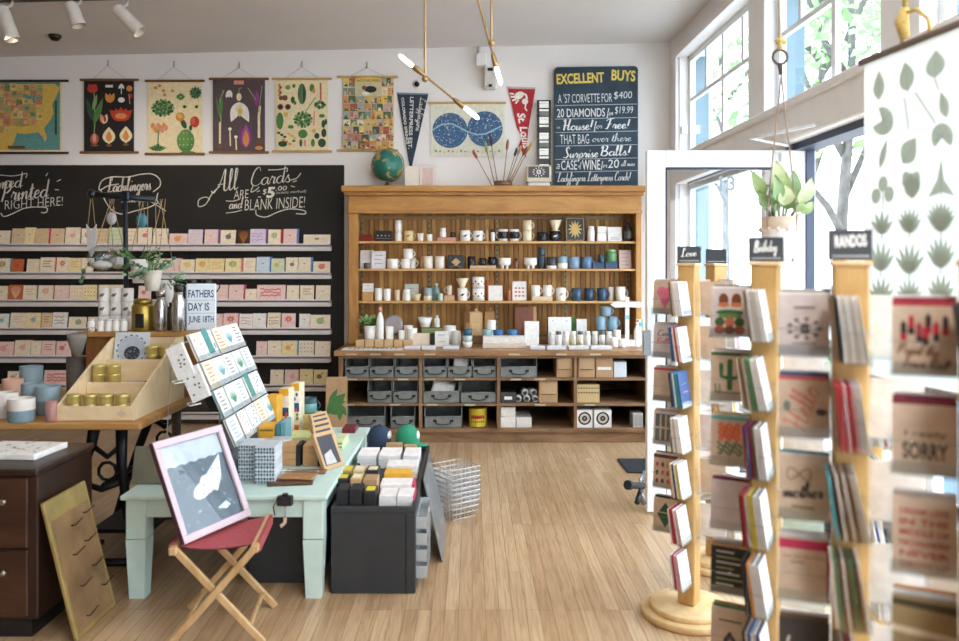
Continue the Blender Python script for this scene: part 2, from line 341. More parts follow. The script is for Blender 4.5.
# right (street) wall: own frame, a = outwards, b = from the back corner towards the street corner
th = math.atan(.0175)
RW = Matrix.Translation((1.8753, 7.36, 0)) @ Matrix(((math.cos(th), math.sin(th), 0, 0), (math.sin(th), -math.cos(th), 0, 0), (0, 0, 1, 0), (0, 0, 0, 1)))
ZT0, ZT1 = 2.445, 3.37                        # transom windows
w = MB(RW)
w.b2(0, .3, -.3, 10.7, ZT1, 3.66, wall_m); w.b2(0, .3, -.3, .13, 0, ZT1, wall_m)
for b0, b1 in ((1.83, 2.12), (3.56, 3.89), (6.6, 6.9)): w.b2(.0, .2, b0, b1, ZT0, ZT1, trim_m, .006)
for b0, b1 in ((2.02, 2.42), (3.6, 3.8), (6.6, 6.9)): w.b2(.02, .2, b0, b1, 0, ZT0, trim_m, .006)
w.b2(0, .3, 9.2, 10.7, 0, ZT1, wall_m)
for b0, b1 in ((.13, 2.05), (3.75, 9.2)): w.b2(.0, .22, b0, b1, 0, .42, trim_m)
w.struct('wall_right')
bm = MB(RW); bm.b2(-.06, .24, .13, 9.2, 2.22, ZT0, trim_m, .008); bm.b2(-.085, .1, .13, 9.2, ZT0 - .035, ZT0 + .012, trim_m, .008)
bm.b2(.02, .06, .3, 2.0, 2.205, 2.22, M((150, 146, 146), .6)); bm.struct('trim_1')
bm = MB(RW)
for k in range(3): bm.b2(-.045 + .013 * k, .02, -.0, 9.2, ZT1 + .025 * k, ZT1 + .025 * (k + 1), trim_m, .004)
bm.b2(-.035, .02, .03, .11, 0, ZT1, trim_m, .006); bm.struct('trim_2')
clear = glassy((250, 253, 255), .12)
teal_p = M((92, 118, 130), .5); vinyl = M((236, 240, 243), .35, var=.03)
def window(n, b0, b1, z0, z1, vbars_hi, vbars_lo, zm=None):
    f = MB(RW)
    for bb in (b0, b1 - .05): f.b2(.08, .13, bb, bb + .05, z0, z1, vinyl, .004)
    for zz in (z0, z1 - .05): f.b2(.08, .13, b0, b1, zz, zz + .05, vinyl, .004)
    if zm: f.b2(.085, .125, b0, b1, zm - .018, zm + .018, vinyl, .004)
    for v in vbars_hi: f.b2(.088, .122, v - .02, v + .02, zm or z0, z1, vinyl, .004)
    for v in vbars_lo: f.b2(.088, .122, v - .025, v + .025, z0, zm or z1, vinyl, .004)
    f.b2(.14, .26, b0 - .02, b0 + .02, z0, z1, teal_p)
    o = f.struct(f'window_{n}')
    g = MB(RW); g.b2(.103, .107, b0 + .04, b1 - .04, z0 + .04, z1 - .04, clear); g.part('pane', o)
window(1, .13, 1.83, ZT0, ZT1, (.6, 1.03, 1.47), (1.03,), 2.976)
window(2, 2.12, 3.56, ZT0, ZT1, (2.46, 2.9), (2.9,), 2.976)
window(3, 3.89, 6.6, ZT0, ZT1, (4.8, 5.7), (4.8, 5.7), 2.976)
window(4, .13, 2.02,   .42, 2.22, (), ())
window(5, 3.8, 6.6,   .42, 2.22, (), (5.2,))
window(6, 6.9, 9.2, .42, 3.37, (), (8.0,))
# door 1: open ninety degrees into the room
fr = MB(RW); dk = M((38, 52, 78), .5)
fr.b2(.02, .16, 2.42, 2.52, 0, 2.22, vinyl, .004); fr.b2(.02, .16, 3.52, 3.6, 0, 2.22, vinyl, .004); fr.b2(.02, .16, 2.42, 3.6, 2.18, 2.22, dk)
fr.b2(.1, .15, 2.52, 2.535, 0, 2.18, dk); fr.b2(.0, .2, 2.42, 3.6, -.0, .02, M((120, 118, 116), .4, .6)); fr.struct('trim_3')
YD = 4.80; xh = 1.935; xf = X(646, YD)
d = MB(); ds = (xf + xh) / 2
d.b2(xf, xf + .115, YD - .022, YD + .022, .012, 2.175, vinyl, .005); d.b2(xh - .125, xh, YD - .022, YD + .022, .012, 2.175, vinyl, .005)
d.b2(xf + .115, xh - .125, YD - .022, YD + .022, 2.07, 2.175, vinyl, .005); d.b2(xf + .115, xh - .125, YD - .022, YD + .022, .012, .25, vinyl, .005)
for x0, x1, z0, z1 in ((xf + .113, xf + .121, .25, 2.07), (xh - .131, xh - .123, .25, 2.07), (xf + .115, xh - .125, 2.062, 2.072), (xf + .115, xh - .125, .25, .258)): d.b2(x0, x1, YD - .024, YD + .024, z0, z1, dk)
do = d.struct('door_1')
g = MB(); g.b2(xf + .118, xh - .128, YD - .004, YD + .004, .255, 2.066, clear); g.part('pane', do)
g = MB(); dec = M((150, 165, 175), .5)
g.text('13', X(719, YD), X(735, YD), Z(191, YD), Z(176, YD), dec, YD - .006, bold=.03); g.part('house_number', do)
g = MB(); mt = M((150, 155, 160), .35, .8)
g.b2(xf - .03, xf + .02, YD - .05, YD - .03, .95, 1.1, mt, .006); g.tube([(xf + .05, YD - .03, .95), (xf + .05, YD - .07, .97), (xf + .05, YD - .07, 1.22), (xf + .05, YD - .03, 1.24)], .011, mt); g.part('handle', do)
g = MB(); rb = M((28, 32, 40), .5)   # kick-down stop at the free edge
g.tube([P(645, 471, YD - .05), P(641, 480, YD - .09), P(640.5, 495, YD - .12), P(644, 503, YD - .1)], [.009, .016, .016, .02], mt, 8)
g.cyl(P(643, 486, YD - .06), P(630, 485, YD - .2), .02, rb, n=10); g.cyl(P(630, 485, YD - .2), P(627.5, 485, YD - .22), .028, rb, n=10)
g.tube([P(641, 490, YD - .09), P(637, 503, YD - .17)], .016, rb); g.part('door_stop', do, 'black and steel kick-down stop on the free edge of the door')
g = MB(); g.tube([(xh - .05, YD - .03, 2.2), (xh - .3, YD - .1, 2.235), (1.84, YD - .5, 2.24)], .009, vinyl); g.b2(xh - .1, xh - .02, YD - .045, YD - .022, 2.1, 2.16, vinyl, .006); g.part('closer', do)
WORLD, EXPO = 6.5, 0.42
FILL_LIGHTS = [(.2, 2.2, 14), (-.4, 5.4, 12), (.9, .1, 42)]  # x, y, energy of added fill lights, out of view
# ---------------------------------------------------------------- outside the windows
g = MB(); g.b2(2.3, 40, -8, 40, -.3, -.12, M((190, 188, 186), .9, scale=3)); g.struct('pavement')
brick = M((160, 134, 124), .9, var=.12, scale=6); pale = M((226, 222, 214), .9)
t = thing('building', 'pale brick building with rows of windows across the street', 'building', (19, 20, -.12))
b = MB(); b.b2(-1, 5, -22, 14, 0, 4.0, brick); b.b2(-1.15, 5, -22, 14, 4.0, 4.3, pale); b.b2(-1.08, 0, -22, 14, 2.5, 2.75, pale); b.part('facade', t)
for k in range(9):
    for z0 in (.8, 2.95):
        y = -19 + 3.7 * k
        b = MB(); b.b2(-1.06, -.9, y - .7, y + .7, z0, z0 + .95, M((52, 64, 74), .2)); b.b2(-1.1, -1.0, y - .03, y + .03, z0, z0 + .95, pale)
        b.b2(-1.14, -.95, y - .8, y + .8, z0 - .1, z0, pale); b.part('window', t)
leafm = [M((142, 174, 122), .6, var=.2), M((164, 190, 144), .6, var=.2), M((122, 156, 108), .6, var=.2)]
barkw = M((92, 90, 88), .8, var=.45, scale=9)
def leaves(mb, c, r, n, s):
    for _ in range(n):
        while True:
            v = Vector((RND.uniform(-1, 1), RND.uniform(-1, 1), RND.uniform(-1, 1)))
            if v.length < 1: break
        p = Vector(c) + Vector((v.x * r[0], v.y * r[1], v.z * r[2])); a = Vector((RND.gauss(0, 1), RND.gauss(0, 1), RND.gauss(0, 1))).normalized()
        u = a.orthogonal().normalized(); w = a.cross(u); k = s * RND.uniform(.6, 1.3)
        mb.add([p - u * k, p + w * k * .5, p + u * k, p - w * k * .5], [(0, 1, 2, 3)], RND.choice(leafm))
def tree(label, x, y, h, lean, clumps, r0=.1):
    t = thing('tree', label, 'tree', (x, y, -.12), group='street trees')
    tk = MB(); pts = [(lean * (i / 6) ** 2, .12 * math.sin(i), h * i / 6) for i in range(7)]
    tk.tube(pts, [r0 * (1 - .1 * i) for i in range(7)], barkw, 9)
    for k in range(6):
        z = h * (.4 + .1 * k); s = 1 if k % 2 else -1
        tk.tube([(lean * (z / h) ** 2, 0, z), (s * .28, .2 * s, z + .35), (s * .5, .3 * math.cos(k), z + .9), (s * .75, .4 * math.cos(k), z + 1.5)], [r0 * .6, r0 * .45, r0 * .3, r0 * .1], barkw, 6)
    tk.part('trunk', t)
    cr = MB()
    for c, r, n in clumps: leaves(cr, c, r, n, .1)
    cr.part('crown', t)
tree('white-barked birch standing on the pavement just outside the open doorway', 4.72, 10.2, 5.0, .1, [((.9, 0, 3.6), (1.2, 1.0, .7), 420), ((-1.0, 0, 3.2), (.8, .8, .5), 120), ((0, 0, 4.9), (1.9, 1.5, .9), 700)])
tree('young tree with dense green leaves filling the transom beside the door', 5.2, 12.4, 6.0, .3, [((0, 0, 4.9), (2.0, 1.6, 1.3), 900), ((.5, 0, 6.2), (1.8, 1.6, .8), 500)])
tree('leafy street tree seen through the transom window at the back corner', 5.6, 17.5, 7.4, -.2, [((0, 0, 6.1), (2.4, 2, 1.6), 900), ((.6, .5, 7.8), (2, 1.8, 1.0), 500)])
tree('street tree with pale leaves seen above the leaf print banner', 5.0, 7.2, 5.6, .2, [((.3, .2, 4.3), (1.5, 1.4, 1.1), 700), ((0, 0, 5.5), (1.6, 1.3, .8), 500)])
bu = MB()
for k in range(7): leaves(bu, (11 + .8 * k, 21 + .7 * k, .4), (.9, .9, .75), 160, .16)
bu.solo('bush', 'clipped green bush row far across the street behind the birch', 'bush', (0, 0, 0))

sn = MB(); sn.box((0, 0, 0), (.055, .03, .075), trim_m, bv=.006); sn = sn.mesh('alarm_sensor')
put(sn, 'alarm_sensor', 'small white alarm box on the corner post, nearer the back wall', 'sensor', (1.915, 7.213, 2.71)); put(sn, 'alarm_sensor', 'small white alarm box on the window frame beside its twin', 'sensor', (2.02, 7.2, 2.71))
# ---------------------------------------------------------------- hanging posters on the back wall
rodw = M((120, 84, 52), .5); rodd = M((58, 38, 30), .5); rodl = M((196, 160, 104), .5); cordm = M((170, 160, 146), .8); hookm = M((196, 196, 200), .3, .7)
YP = YW - .012
def poster(name, label, px, rods, rm, bg, art, hook=None, bottom=True, cat='poster', grp='hanging wall posters'):
    x0, x1, y0, y1 = px; t = thing(name, label, cat, P((x0 + x1) / 2, y1, YP), group=grp); o = t.location
    sh = MB(Matrix.Translation(-o)); sh.b2(X(x0, YP), X(x1, YP), YP - .0006, YP + .0006, Z(y1, YP), Z(y0, YP), bg)
    q = lambda x, y: (X(x, YP), Z(y, YP))
    art(sh, q, YP - .0008, YP / F); sh.part('printed_sheet', t)
    for yy in ((y0, y1) if bottom else (y0,)):
        r = MB(Matrix.Translation(-o)); r.box((X((rods[0] + rods[1]) / 2, YP), YP - .006, Z(yy, YP)), ((rods[1] - rods[0]) * YP / F, .014, .022), rm, bv=.004); r.part('wooden_rod', t)
    if hook:
        c = MB(Matrix.Translation(-o)); hz = Vector((X(hook[0], YP), YP - .006, Z(hook[1], YP)))
        c.tube([(X(rods[0] + 12, YP), YP - .006, Z(y0, YP)), hz, (X(rods[1] - 12, YP), YP - .006, Z(y0, YP))], .0016, cordm, 5); c.part('cord', t)
        c = MB(Matrix.Translation(-o)); c.box(hz + Vector((0, .006, .03)), (.014, .008, .055), hookm, bv=.003); c.tube([hz + Vector((0, .004, .02)), hz + Vector((0, -.012, .0)), hz + Vector((0, -.014, .014))], .003, hookm, 5); c.part('hook', t)
    return t
def PM(*c): return M(c, .75, var=.12, scale=30)
red, org, yel, grn, dgr, lgr, blu, tea, crm, brn, pur, pnk = PM(196, 62, 48), PM(222, 148, 78), PM(226, 192, 92), PM(84, 132, 70), PM(48, 84, 56), PM(140, 170, 110), PM(66, 108, 150), PM(104, 162, 156), PM(242, 226, 182), PM(120, 82, 56), PM(128, 62, 120), PM(226, 150, 130)
ink = PM(36, 34, 32); wht = PM(244, 240, 230); gry = PM(150, 146, 140)
def art_map(s, q, y, k):
    E = lambda cx, cy, rx, ry, m, rot=0: s.ell(*q(cx, cy), rx * k, ry * k, m, y, rot)
    s.poly([q(-29, 82), q(60, 82), q(60, 150), q(-29, 150)], tea, y)
    s.poly([q(*p) for p in ((-29, 84), (55, 84), (60, 88), (56, 97), (52, 105), (54, 113), (50, 121), (44, 128), (47, 138), (45, 142), (41, 135), (38, 132), (26, 134), (17, 133), (14, 142), (10, 150), (-29, 150))], yel, y)
    cols = [PM(214, 156, 132), PM(214, 164, 104), PM(222, 194, 112), PM(160, 172, 116), PM(120, 146, 96), PM(204, 134, 104), PM(228, 204, 138), PM(196, 164, 100)]
    rr = random.Random(4)
    for i in range(-5, 9):
        for j in range(7):
            x, yy = i * 6.4 + rr.uniform(-1, 1) + 2, 88 + j * 7 + rr.uniform(-1, 1)
            if x + 6 > 52 - max(0, (j - 3)) * 3: continue
            if j == 6 and x > 8: continue
            a, b = 3.1 + rr.uniform(-.4, .5), 3.3 + rr.uniform(-.3, .5)
            s.poly([q(x - a, yy - b), q(x + a + rr.uniform(-1, 1), yy - b + rr.uniform(-.8, .8)), q(x + a, yy + b), q(x - a + rr.uniform(-1, 1), yy + b)], cols[(i * 3 + j * 5 + rr.randrange(2)) % 8], y); s.ell(*q(x + rr.uniform(-1, 1), yy + rr.uniform(-1, 1)), 2.4 * k, 2.1 * k, cols[(i * 3 + j * 5 + 1) % 8], y, n=9); s.line([q(x - 1.6, yy + .4), q(x + 1.4, yy + .2)], .35 * k, brn, y)
    E(28, 97, 5, 2, tea, -.4); E(35, 100, 1.6, 4, tea, .2); E(41, 98, 3, 1.6, tea); s.poly([q(9, 146), q(26, 146), q(26, 149), q(9, 149)], brn, y)
    s.poly([q(56, 101), q(58, 101), q(58, 135), q(56, 135)], dgr, y)
def art_tulip(s, q, y, k):
    E = lambda cx, cy, rx, ry, m, rot=0: s.ell(*q(cx, cy), rx * k, ry * k, m, y, rot)
    Lf = lambda x0, y0, x1, y1, w, m: s.leafp(*q(x0, y0), *q(x1, y1), w * k, m, y)
    s.line([q(94, 90), q(95, 118), q(94, 138)], 1.1 * k, lgr, y); Lf(94, 122, 86, 98, 3, dgr); Lf(94, 124, 103, 98, 3.2, grn); Lf(93, 110, 97, 94, 2, lgr)
    for dx in (-2.6, 0, 2.6): Lf(92.6 + dx * .5, 93, 92.6 + dx * 1.3, 83.5, 3, red)
    E(94.5, 139, 4.4, 5.5, PM(176, 90, 62)); E(94.5, 138, 2, 4.5, pnk); E(94.5, 145.5, 4, 1.2, brn)
    for dx in (-8, -4, 0, 4, 8): Lf(121, 121, 121 + dx * 1.4, 107 + abs(dx) * .35, 4, red)
    E(121, 116, 6, 3, org)
    for cx, cy in ((109, 136), (126, 135)): Lf(cx, cy + 8, cx, cy - 9, 6.4, crm); Lf(cx, cy + 6, cx, cy - 5, 3, org); E(cx, cy + 9.5, 3, 1.4, brn)
    for dx in (-3, 0, 3): Lf(110, 103, 110 + dx * 1.5, 93, 2.6, org)
    Lf(104, 124, 101, 114, 2.6, pnk); Lf(104, 124, 107, 114, 2.6, crm); E(105, 119, 1.5, 3, red)
    E(121.5, 100, 3.4, 2.6, wht); s.line([q(121.5, 84), q(121.5, 94)], .8 * k, wht, y); Lf(119, 89, 121.5, 83.5, 1.2, wht); Lf(124, 89, 121.5, 83.5, 1.2, wht)
    E(129.5, 88.5, 3, 3, org); s.line([q(129, 94), q(130, 104)], .9 * k, pnk, y); E(131, 96, 1.4, 2.4, red)
    s.poly([q(105.5, 85), q(113, 85), q(113, 87.5), q(105.5, 87.5)], wht, y)
def art_prickly(s, q, y, k):
    E = lambda cx, cy, rx, ry, m, rot=0: s.ell(*q(cx, cy), rx * k, ry * k, m, y, rot)
    Lf = lambda x0, y0, x1, y1, w, m: s.leafp(*q(x0, y0), *q(x1, y1), w * k, m, y)
    for r in range(9, 0, -2):
        for i in range(14): a = i * .45 + r; E(163 + r * 1.1 * math.cos(a), 108 + r * .82 * math.sin(a), 2, 1.4, (dgr, grn, lgr)[i % 3], a)
    E(186, 141, 8.8, 11.6, grn); E(184, 139, 6, 9, PM(104, 150, 78)); E(188, 153, 8, 2, grn)
    for i in range(12): E(180 + (i % 4) * 4, 133 + (i // 4) * 6, .5, .5, crm)
    E(184, 124, 2.6, 5, dgr, .4); E(180.5, 117, 4.6, 4.4, org); E(180, 116, 2.4, 2.2, yel); E(195, 122, 4.6, 5.6, red); E(193.5, 121, 2, 3.4, PM(216, 98, 70)); E(191, 128, 1.6, 3, dgr)
    for i in range(11): a = i * .58; Lf(196, 94, 196 + 6.4 * math.cos(a), 93 + 6.6 * math.sin(a), 1.9, (dgr, grn)[i % 2])
    s.line([q(158, 148), q(159, 130)], 1.2 * k, grn, y)
    for i in range(8): E(153 + i * 1.9, 126 + (i % 3) * 2, 1.9, 3, (org, pnk)[i % 2])
    for i in range(8): Lf(158, 151, 149 + i * 2.6, 143 + abs(i - 3.5) * 1.2, 1.3, (dgr, grn)[i % 2])
    for x, yy in ((156, 88), (160, 86), (164, 91), (165, 95), (173, 91)): E(x, yy, 1.8, 1.6, org)
    for i in range(7): a = i * .9; E(181 + 2.6 * math.cos(a), 97 + 1.8 * math.sin(a), 1.7, 1.2, grn, a)
    E(185, 107, 1.8, 1.6, dgr); E(197, 107, 1.6, 1.6, dgr)
def art_snow(s, q, y, k):
    E = lambda cx, cy, rx, ry, m, rot=0: s.ell(*q(cx, cy), rx * k, ry * k, m, y, rot)
    Lf = lambda x0, y0, x1, y1, w, m: s.leafp(*q(x0, y0), *q(x1, y1), w * k, m, y)
    Lf(239, 102, 231, 122, 5, wht); Lf(239, 102, 249, 122, 5, wht); Lf(239, 104, 240, 117, 3.6, crm); E(240, 112, 2, 4, yel); E(239, 97, 2.6, 4, crm); s.line([q(239, 94), q(239, 89), q(242, 87.5)], .9 * k, lgr, y)
    Lf(246, 148, 240, 126, 4, pur); Lf(246, 148, 251, 126, 4, pur); Lf(246, 148, 246, 124, 4.4, PM(168, 92, 150)); Lf(246, 147, 246, 130, 3, org)
    s.line([q(220, 140), q(221, 120), q(220, 100), q(224, 90)], 1.3 * k, lgr, y); Lf(220, 118, 216, 96, 1.3, grn); Lf(221, 115, 222, 95, 1.5, grn); s.line([q(220, 144), q(220, 122)], 2 * k, crm, y); E(220, 146, 2.8, 2.6, brn)
    for dx in (-3, 0, 3): Lf(229.5, 90, 229 + dx, 98, 1.8, wht)
    s.line([q(259, 138), q(259, 116), q(260, 106)], 2.4 * k, crm, y); Lf(257, 108, 253, 88, 1.8, pur); Lf(257, 106, 257, 90, 2.4, PM(150, 70, 138)); s.line([q(259, 112), q(262, 86)], .8 * k, lgr, y); s.line([q(256, 100), q(248, 88)], .8 * k, lgr, y)
    E(260, 143, 4, 3, brn); E(259, 148, 4, 2, org)
    for x, yy, h in ((230, 130, 16), (236, 138, 12)): s.line([q(x, yy), q(x + .5, yy + h)], 1.4 * k, crm, y); E(x, yy - 1, 1.8, 1.6, wht)
    s.poly([q(234, 80.5), q(244, 80.5), q(244, 84.5), q(234, 84.5)], pnk, y)
def art_cacti(s, q, y, k):
    E = lambda cx, cy, rx, ry, m, rot=0: s.ell(*q(cx, cy), rx * k, ry * k, m, y, rot)
    Lf = lambda x0, y0, x1, y1, w, m: s.leafp(*q(x0, y0), *q(x1, y1), w * k, m, y)
    E(302, 94, 4.2, 10.5, dgr); s.line([q(302, 85), q(302, 104)], .7 * k, lgr, y); s.line([q(300, 86), q(300, 103)], .5 * k, lgr, y)
    for r in (8, 5.5, 3):
        for i in range(13): a = i * .49 + r; E(303 + r * math.cos(a), 119.5 + r * .85 * math.sin(a), 1.9, 1.4, (grn, lgr, dgr)[i % 3], a)
    for x, yy in ((280.5, 107), (288, 107)): E(x, yy, 3, 3, brn); E(x, yy, 1.6, 1.6, ink)
    E(280, 121, 3.6, 8.5, grn); E(286, 114.5, 2.4, 2.6, yel); E(281, 98, 2, 2.4, brn); E(285, 98, 2.8, 2.8, brn)
    for i in range(5): E(279.5 + (i % 2), 85 + i * 2.6, 1.5, 1.5, (org, brn)[i % 2])
    E(288, 87.5, 2.6, 2.4, lgr); E(294, 86, 1.6, 2, grn); E(293, 100, 2, 3.4, dgr); E(295, 103, 1.6, 2, grn); E(312, 88, 2.4, 4, grn); E(314, 91, 1.6, 2.4, org); s.line([q(321, 101), q(320.6, 83)], 1.6 * k, PM(190, 96, 82), y)
    s.line([q(306, 111), q(316, 97)], 1.0 * k, lgr, y)
    for i in range(7): a = i * .9; E(320 + 4 * math.cos(a), 105 + 2.4 * math.sin(a), 2.2, 1.6, (dgr, grn)[i % 2], a)
    for cx, cy, rx, ry in ((322, 143, 4, 4.4), (324, 133, 2.6, 4.4), (317, 136, 2.6, 3), (323.5, 124, 1.9, 4), (326, 122, 1.4, 3)): E(cx, cy, rx, ry, dgr)
    E(303, 134, 4.6, 4.4, grn); E(301, 143, 1.4, 4, dgr); E(305, 143, 1.2, 3.6, pnk); E(314, 131, 2.4, 2, yel); E(313, 143, 2, 4, grn); s.line([q(314, 126), q(314.5, 111)], 1.2 * k, pnk, y); E(322, 116, 3, 1.8, grn)
    for i in range(12): E(279 + (i * 5) % 17, 133 + (i * 7) % 13, 1.7, 1.2, (dgr, org, yel, grn)[i % 4])
    E(283, 144, 4.4, 3, dgr); E(291, 127, 3, 1.8, grn)
def art_parks(s, q, y, k):
    rr = random.Random(9); cols = [PM(210, 150, 90), PM(222, 190, 120), PM(120, 150, 140), PM(170, 90, 70), PM(70, 84, 80), PM(228, 200, 96), PM(150, 170, 160), PM(190, 120, 100), PM(90, 110, 70), PM(236, 220, 180), PM(200, 170, 160)]
    rows = [(78, 9), (88, 8), (96, 8), (104, 8), (112, 8), (120, 7), (127, 8), (135, 7), (142, 7.6)]
    for y0, h in rows:
        x = 343.4
        while x < 392:
            wd = min(rr.uniform(3.5, 8), 393.4 - x); s.poly([q(x, y0), q(x + wd - .5, y0), q(x + wd - .5, y0 + h - .5), q(x, y0 + h - .5)], rr.choice(cols), y)
            s.poly([q(x + .6, y0 + h - .6), q(x + wd * .3, y0 + h * .4), q(x + wd * .6, y0 + h * .66), q(x + wd - .8, y0 + h - .6)], rr.choice(cols), y); s.ell(*q(x + wd * rr.uniform(.3, .7), y0 + h * rr.uniform(.3, .7)), rr.uniform(.6, 1.6) * k, rr.uniform(.5, 1.2) * k, rr.choice(cols + [ink, brn, wht]), y, n=8); s.ell(*q(x + wd * rr.uniform(.2, .8), y0 + h * rr.uniform(.5, .8)), rr.uniform(.4, 1.2) * k, rr.uniform(.4, .8) * k, rr.choice([ink, brn, dgr, wht]), y, n=7); x += wd
    s.poly([q(355, 79), q(382, 79), q(382, 97), q(355, 97)], PM(206, 198, 160), y); s.poly([q(355, 79), q(369, 77.5), q(382, 79), q(382, 83), q(369, 81.5), q(355, 83)], yel, y); s.text('NATIONAL PARKS', *[q(357, 0)[0], q(380, 0)[0], q(0, 82.4)[1], q(0, 80)[1]], ink, y)
    s.ell(*q(371, 90), 6 * k, 3.4 * k, ink, y); s.ell(*q(364.5, 88.5), 2.4 * k, 2.2 * k, brn, y); s.ell(*q(366, 94), 4 * k, 1.6 * k, wht, y)
def art_stars(s, q, y, k):
    s.poly([q(432.5, 105), q(503.5, 104.5), q(503.5, 155), q(432.5, 155.5)], PM(226, 226, 206), y)
    rr = random.Random(3); nb = PM(58, 96, 136)
    for cx, cy in ((450, 130.5), (485, 129)):
        s.ell(*q(cx, cy), 17.6 * k, 17.6 * k, nb, y, n=36)
        for r in (5, 10.5, 15.5): s.line([q(cx + r * math.cos(a * .21), cy + r * math.sin(a * .21)) for a in range(31)], .35 * k, PM(110, 146, 176), y)
        for i in range(10): a = i * PI / 5; s.line([q(cx, cy), q(cx + 17 * math.cos(a), cy + 17 * math.sin(a))], .3 * k, PM(100, 138, 170), y)
        for i in range(70):
            a, r = rr.uniform(0, 6.28), 17 * math.sqrt(rr.random()); s.ell(*q(cx + r * math.cos(a), cy + r * math.sin(a)), .45 * k, .45 * k, wht, y, n=5)
    s.line([q(433, 130), q(442, 124.5), q(452, 124), q(460, 128), q(468, 132), q(476, 135), q(486, 134), q(496, 129), q(502, 126)], 1.3 * k, PM(160, 200, 210), y)
    for i in range(16): s.poly([q(435 + i * 4.2, 150 + (i % 3)), q(437 + i * 4.2, 150 + (i % 3)), q(437 + i * 4.2, 152.4), q(435 + i * 4.2, 152.4)], gry, y)
poster('hanging_map_poster', 'vintage map poster of coloured states with blue sea on dark rods', (-30, 62, 81, 153), (-34, 69), rodd, crm, art_map)
poster('botanical_poster', 'black poster with red tulips and pale bulbs on wooden rods', (84, 134, 80, 152.5), (80, 139), rodw, PM(30, 28, 26), art_tulip, (108, 66))
poster('botanical_poster', 'cream poster with a big green prickly pear and red fruit', (148, 202, 81, 154), (145, 205), rodw, crm, art_prickly, (174, 67))
poster('botanical_poster', 'dusky purple poster with a white snowdrop and crocus', (213, 265, 79, 152.5), (209, 269), rodw, PM(92, 76, 80), art_snow, (239, 68))
poster('botanical_poster', 'cream poster crowded with many small dark green cacti', (276, 328, 79, 151.5), (272, 332), rodl, crm, art_cacti, (302, 67))
poster('park_poster', 'collage poster of many small colourful park pictures', (343, 394, 77, 150.5), (337, 398), rodl, PM(232, 206, 160), art_parks, (367, 68))
poster('star_map_poster', 'pale star chart with two blue star circles side by side', (431, 505, 103, 156), (428, 506), rodl, PM(232, 232, 216), art_stars, None, False)

# pennants
def pennant(label, pts, top, col, txts, extra=None):
    t = thing('hanging_pennant', label, 'pennant', P(pts[-1][0], pts[-1][1], YP), group='felt pennants'); o = t.location
    s = MB(Matrix.Translation(-o)); q = lambda x, y: (X(x, YP), Z(y, YP)); s.prism([q(*p) for p in pts], YP - .001, YP + .002, col)
    s.part('felt', t)
    r = MB(Matrix.Translation(-o)); r.prism([q(*p) for p in top], YP - .003, YP - .001, PM(196, 186, 180) if extra else PM(120, 140, 150)); r.part('top_band', t)
    k = YP / F; l = MB(Matrix.Translation(-o))
    for tx, cx, cy, ln, ht, rot, sh, bo in txts:
        l.text(tx, X(cx, YP) - ln * k / 2, X(cx, YP) + ln * k / 2, Z(cy, YP) - ht * k / 2, Z(cy, YP) + ht * k / 2, PM(236, 232, 222), YP - .002, sh, rad(rot), bo)
    if extra: extra(l, q, k)
    else: l.script('Ladyfingers', X(418.2, YP) - 17 * k, X(418.2, YP) + 17 * k, Z(114, YP), Z(114, YP) + 6 * k, PM(236, 232, 222), YP - .002, .3, rad(-98), .22)
    l.part('lettering', t)
pennant('navy blue felt pennant hanging point down by the globe', [(396.8, 92.5), (428.5, 93.5), (412, 166), (409.5, 166)], [(396.8, 92.5), (428.5, 93.5), (428.2, 95), (396.9, 94.2)], PM(38, 54, 72),
        [('LETTERPRESS EST.', 411, 123, 52, 3.6, -92, 0, .02), ('COLORADO SPRINGS', 405, 121, 47, 2.8, -84, 0, .02)])
def animal(l, q, k):
    w_ = PM(240, 232, 222)
    l.ell(*q(519, 95.5), 5.2 * k, 3.6 * k, w_, YP - .002, .5); l.ell(*q(525, 101.5), 3.2 * k, 3 * k, w_, YP - .002)
    for a in ((514, 94, 509.8, 93.4), (515, 97, 510.6, 96.8), (516, 99.5, 512, 100.6), (518.5, 100, 515.4, 103.6)): l.line([q(a[0], a[1]), q(a[2], a[3])], 1.7 * k, w_, YP - .002)
    l.line([q(526, 104), q(525, 108), q(527, 111)], 1.3 * k, w_, YP - .002); l.line([q(522, 93), q(526, 95), q(527, 99)], 2 * k, w_, YP - .002)
pennant('red felt pennant with a white animal by the star chart', [(507.5, 86.5), (535.6, 87.5), (528.2, 130), (526, 158), (518.5, 146), (522, 137), (517, 128)], [(507.5, 86.5), (535.6, 87.5), (535.3, 89.3), (508, 88.6)], PM(178, 38, 46),
        [('St. Louis', 524, 131, 36, 8, -80, .2, .03)], animal)

# wall boxes near the ceiling
t = thing('wall_light_box', 'white electrical box with conduit high on the back wall', 'electrical box', P(486, 90, YW))
o = t.location; b = MB(Matrix.Translation(-o)); q = P(481, 62, YW); b.box((q.x, YW - .05, q.z), (.1, .1, .12), trim_m, bv=.01); b.part('junction_box', t)
b = MB(Matrix.Translation(-o)); q = P(490, 80, YW); b.box((q.x, YW - .06, q.z), (.12, .12, .2), M((214, 212, 206), .5), bv=.012); b.box((q.x, YW - .125, q.z + .07), (.05, .02, .025), ink); b.box((q.x, YW - .125, q.z - .08), (.03, .02, .02), ink); b.part('speaker_box', t)
b = MB(Matrix.Translation(-o)); b.tube([P(478, 58, YW - .02), P(478.5, 44, YW - .02)], .012, M((196, 180, 176), .5)); b.part('conduit', t)
b = MB(); b.lathe([(0, -.03), (.022, -.03), (.024, 0)], ink, n=14); b.lathe([(.026, -.004), (.042, -.002), (.042, .004)], trim_m, n=18)
me = b.mesh('wall_sensor'); put(me, 'wall_sensor', 'round black sensor dot on the white wall above the pennant', 'sensor', (X(417, YW), YW - .006, Z(84.5, YW)), (PI / 2 * -1, 0, 0))
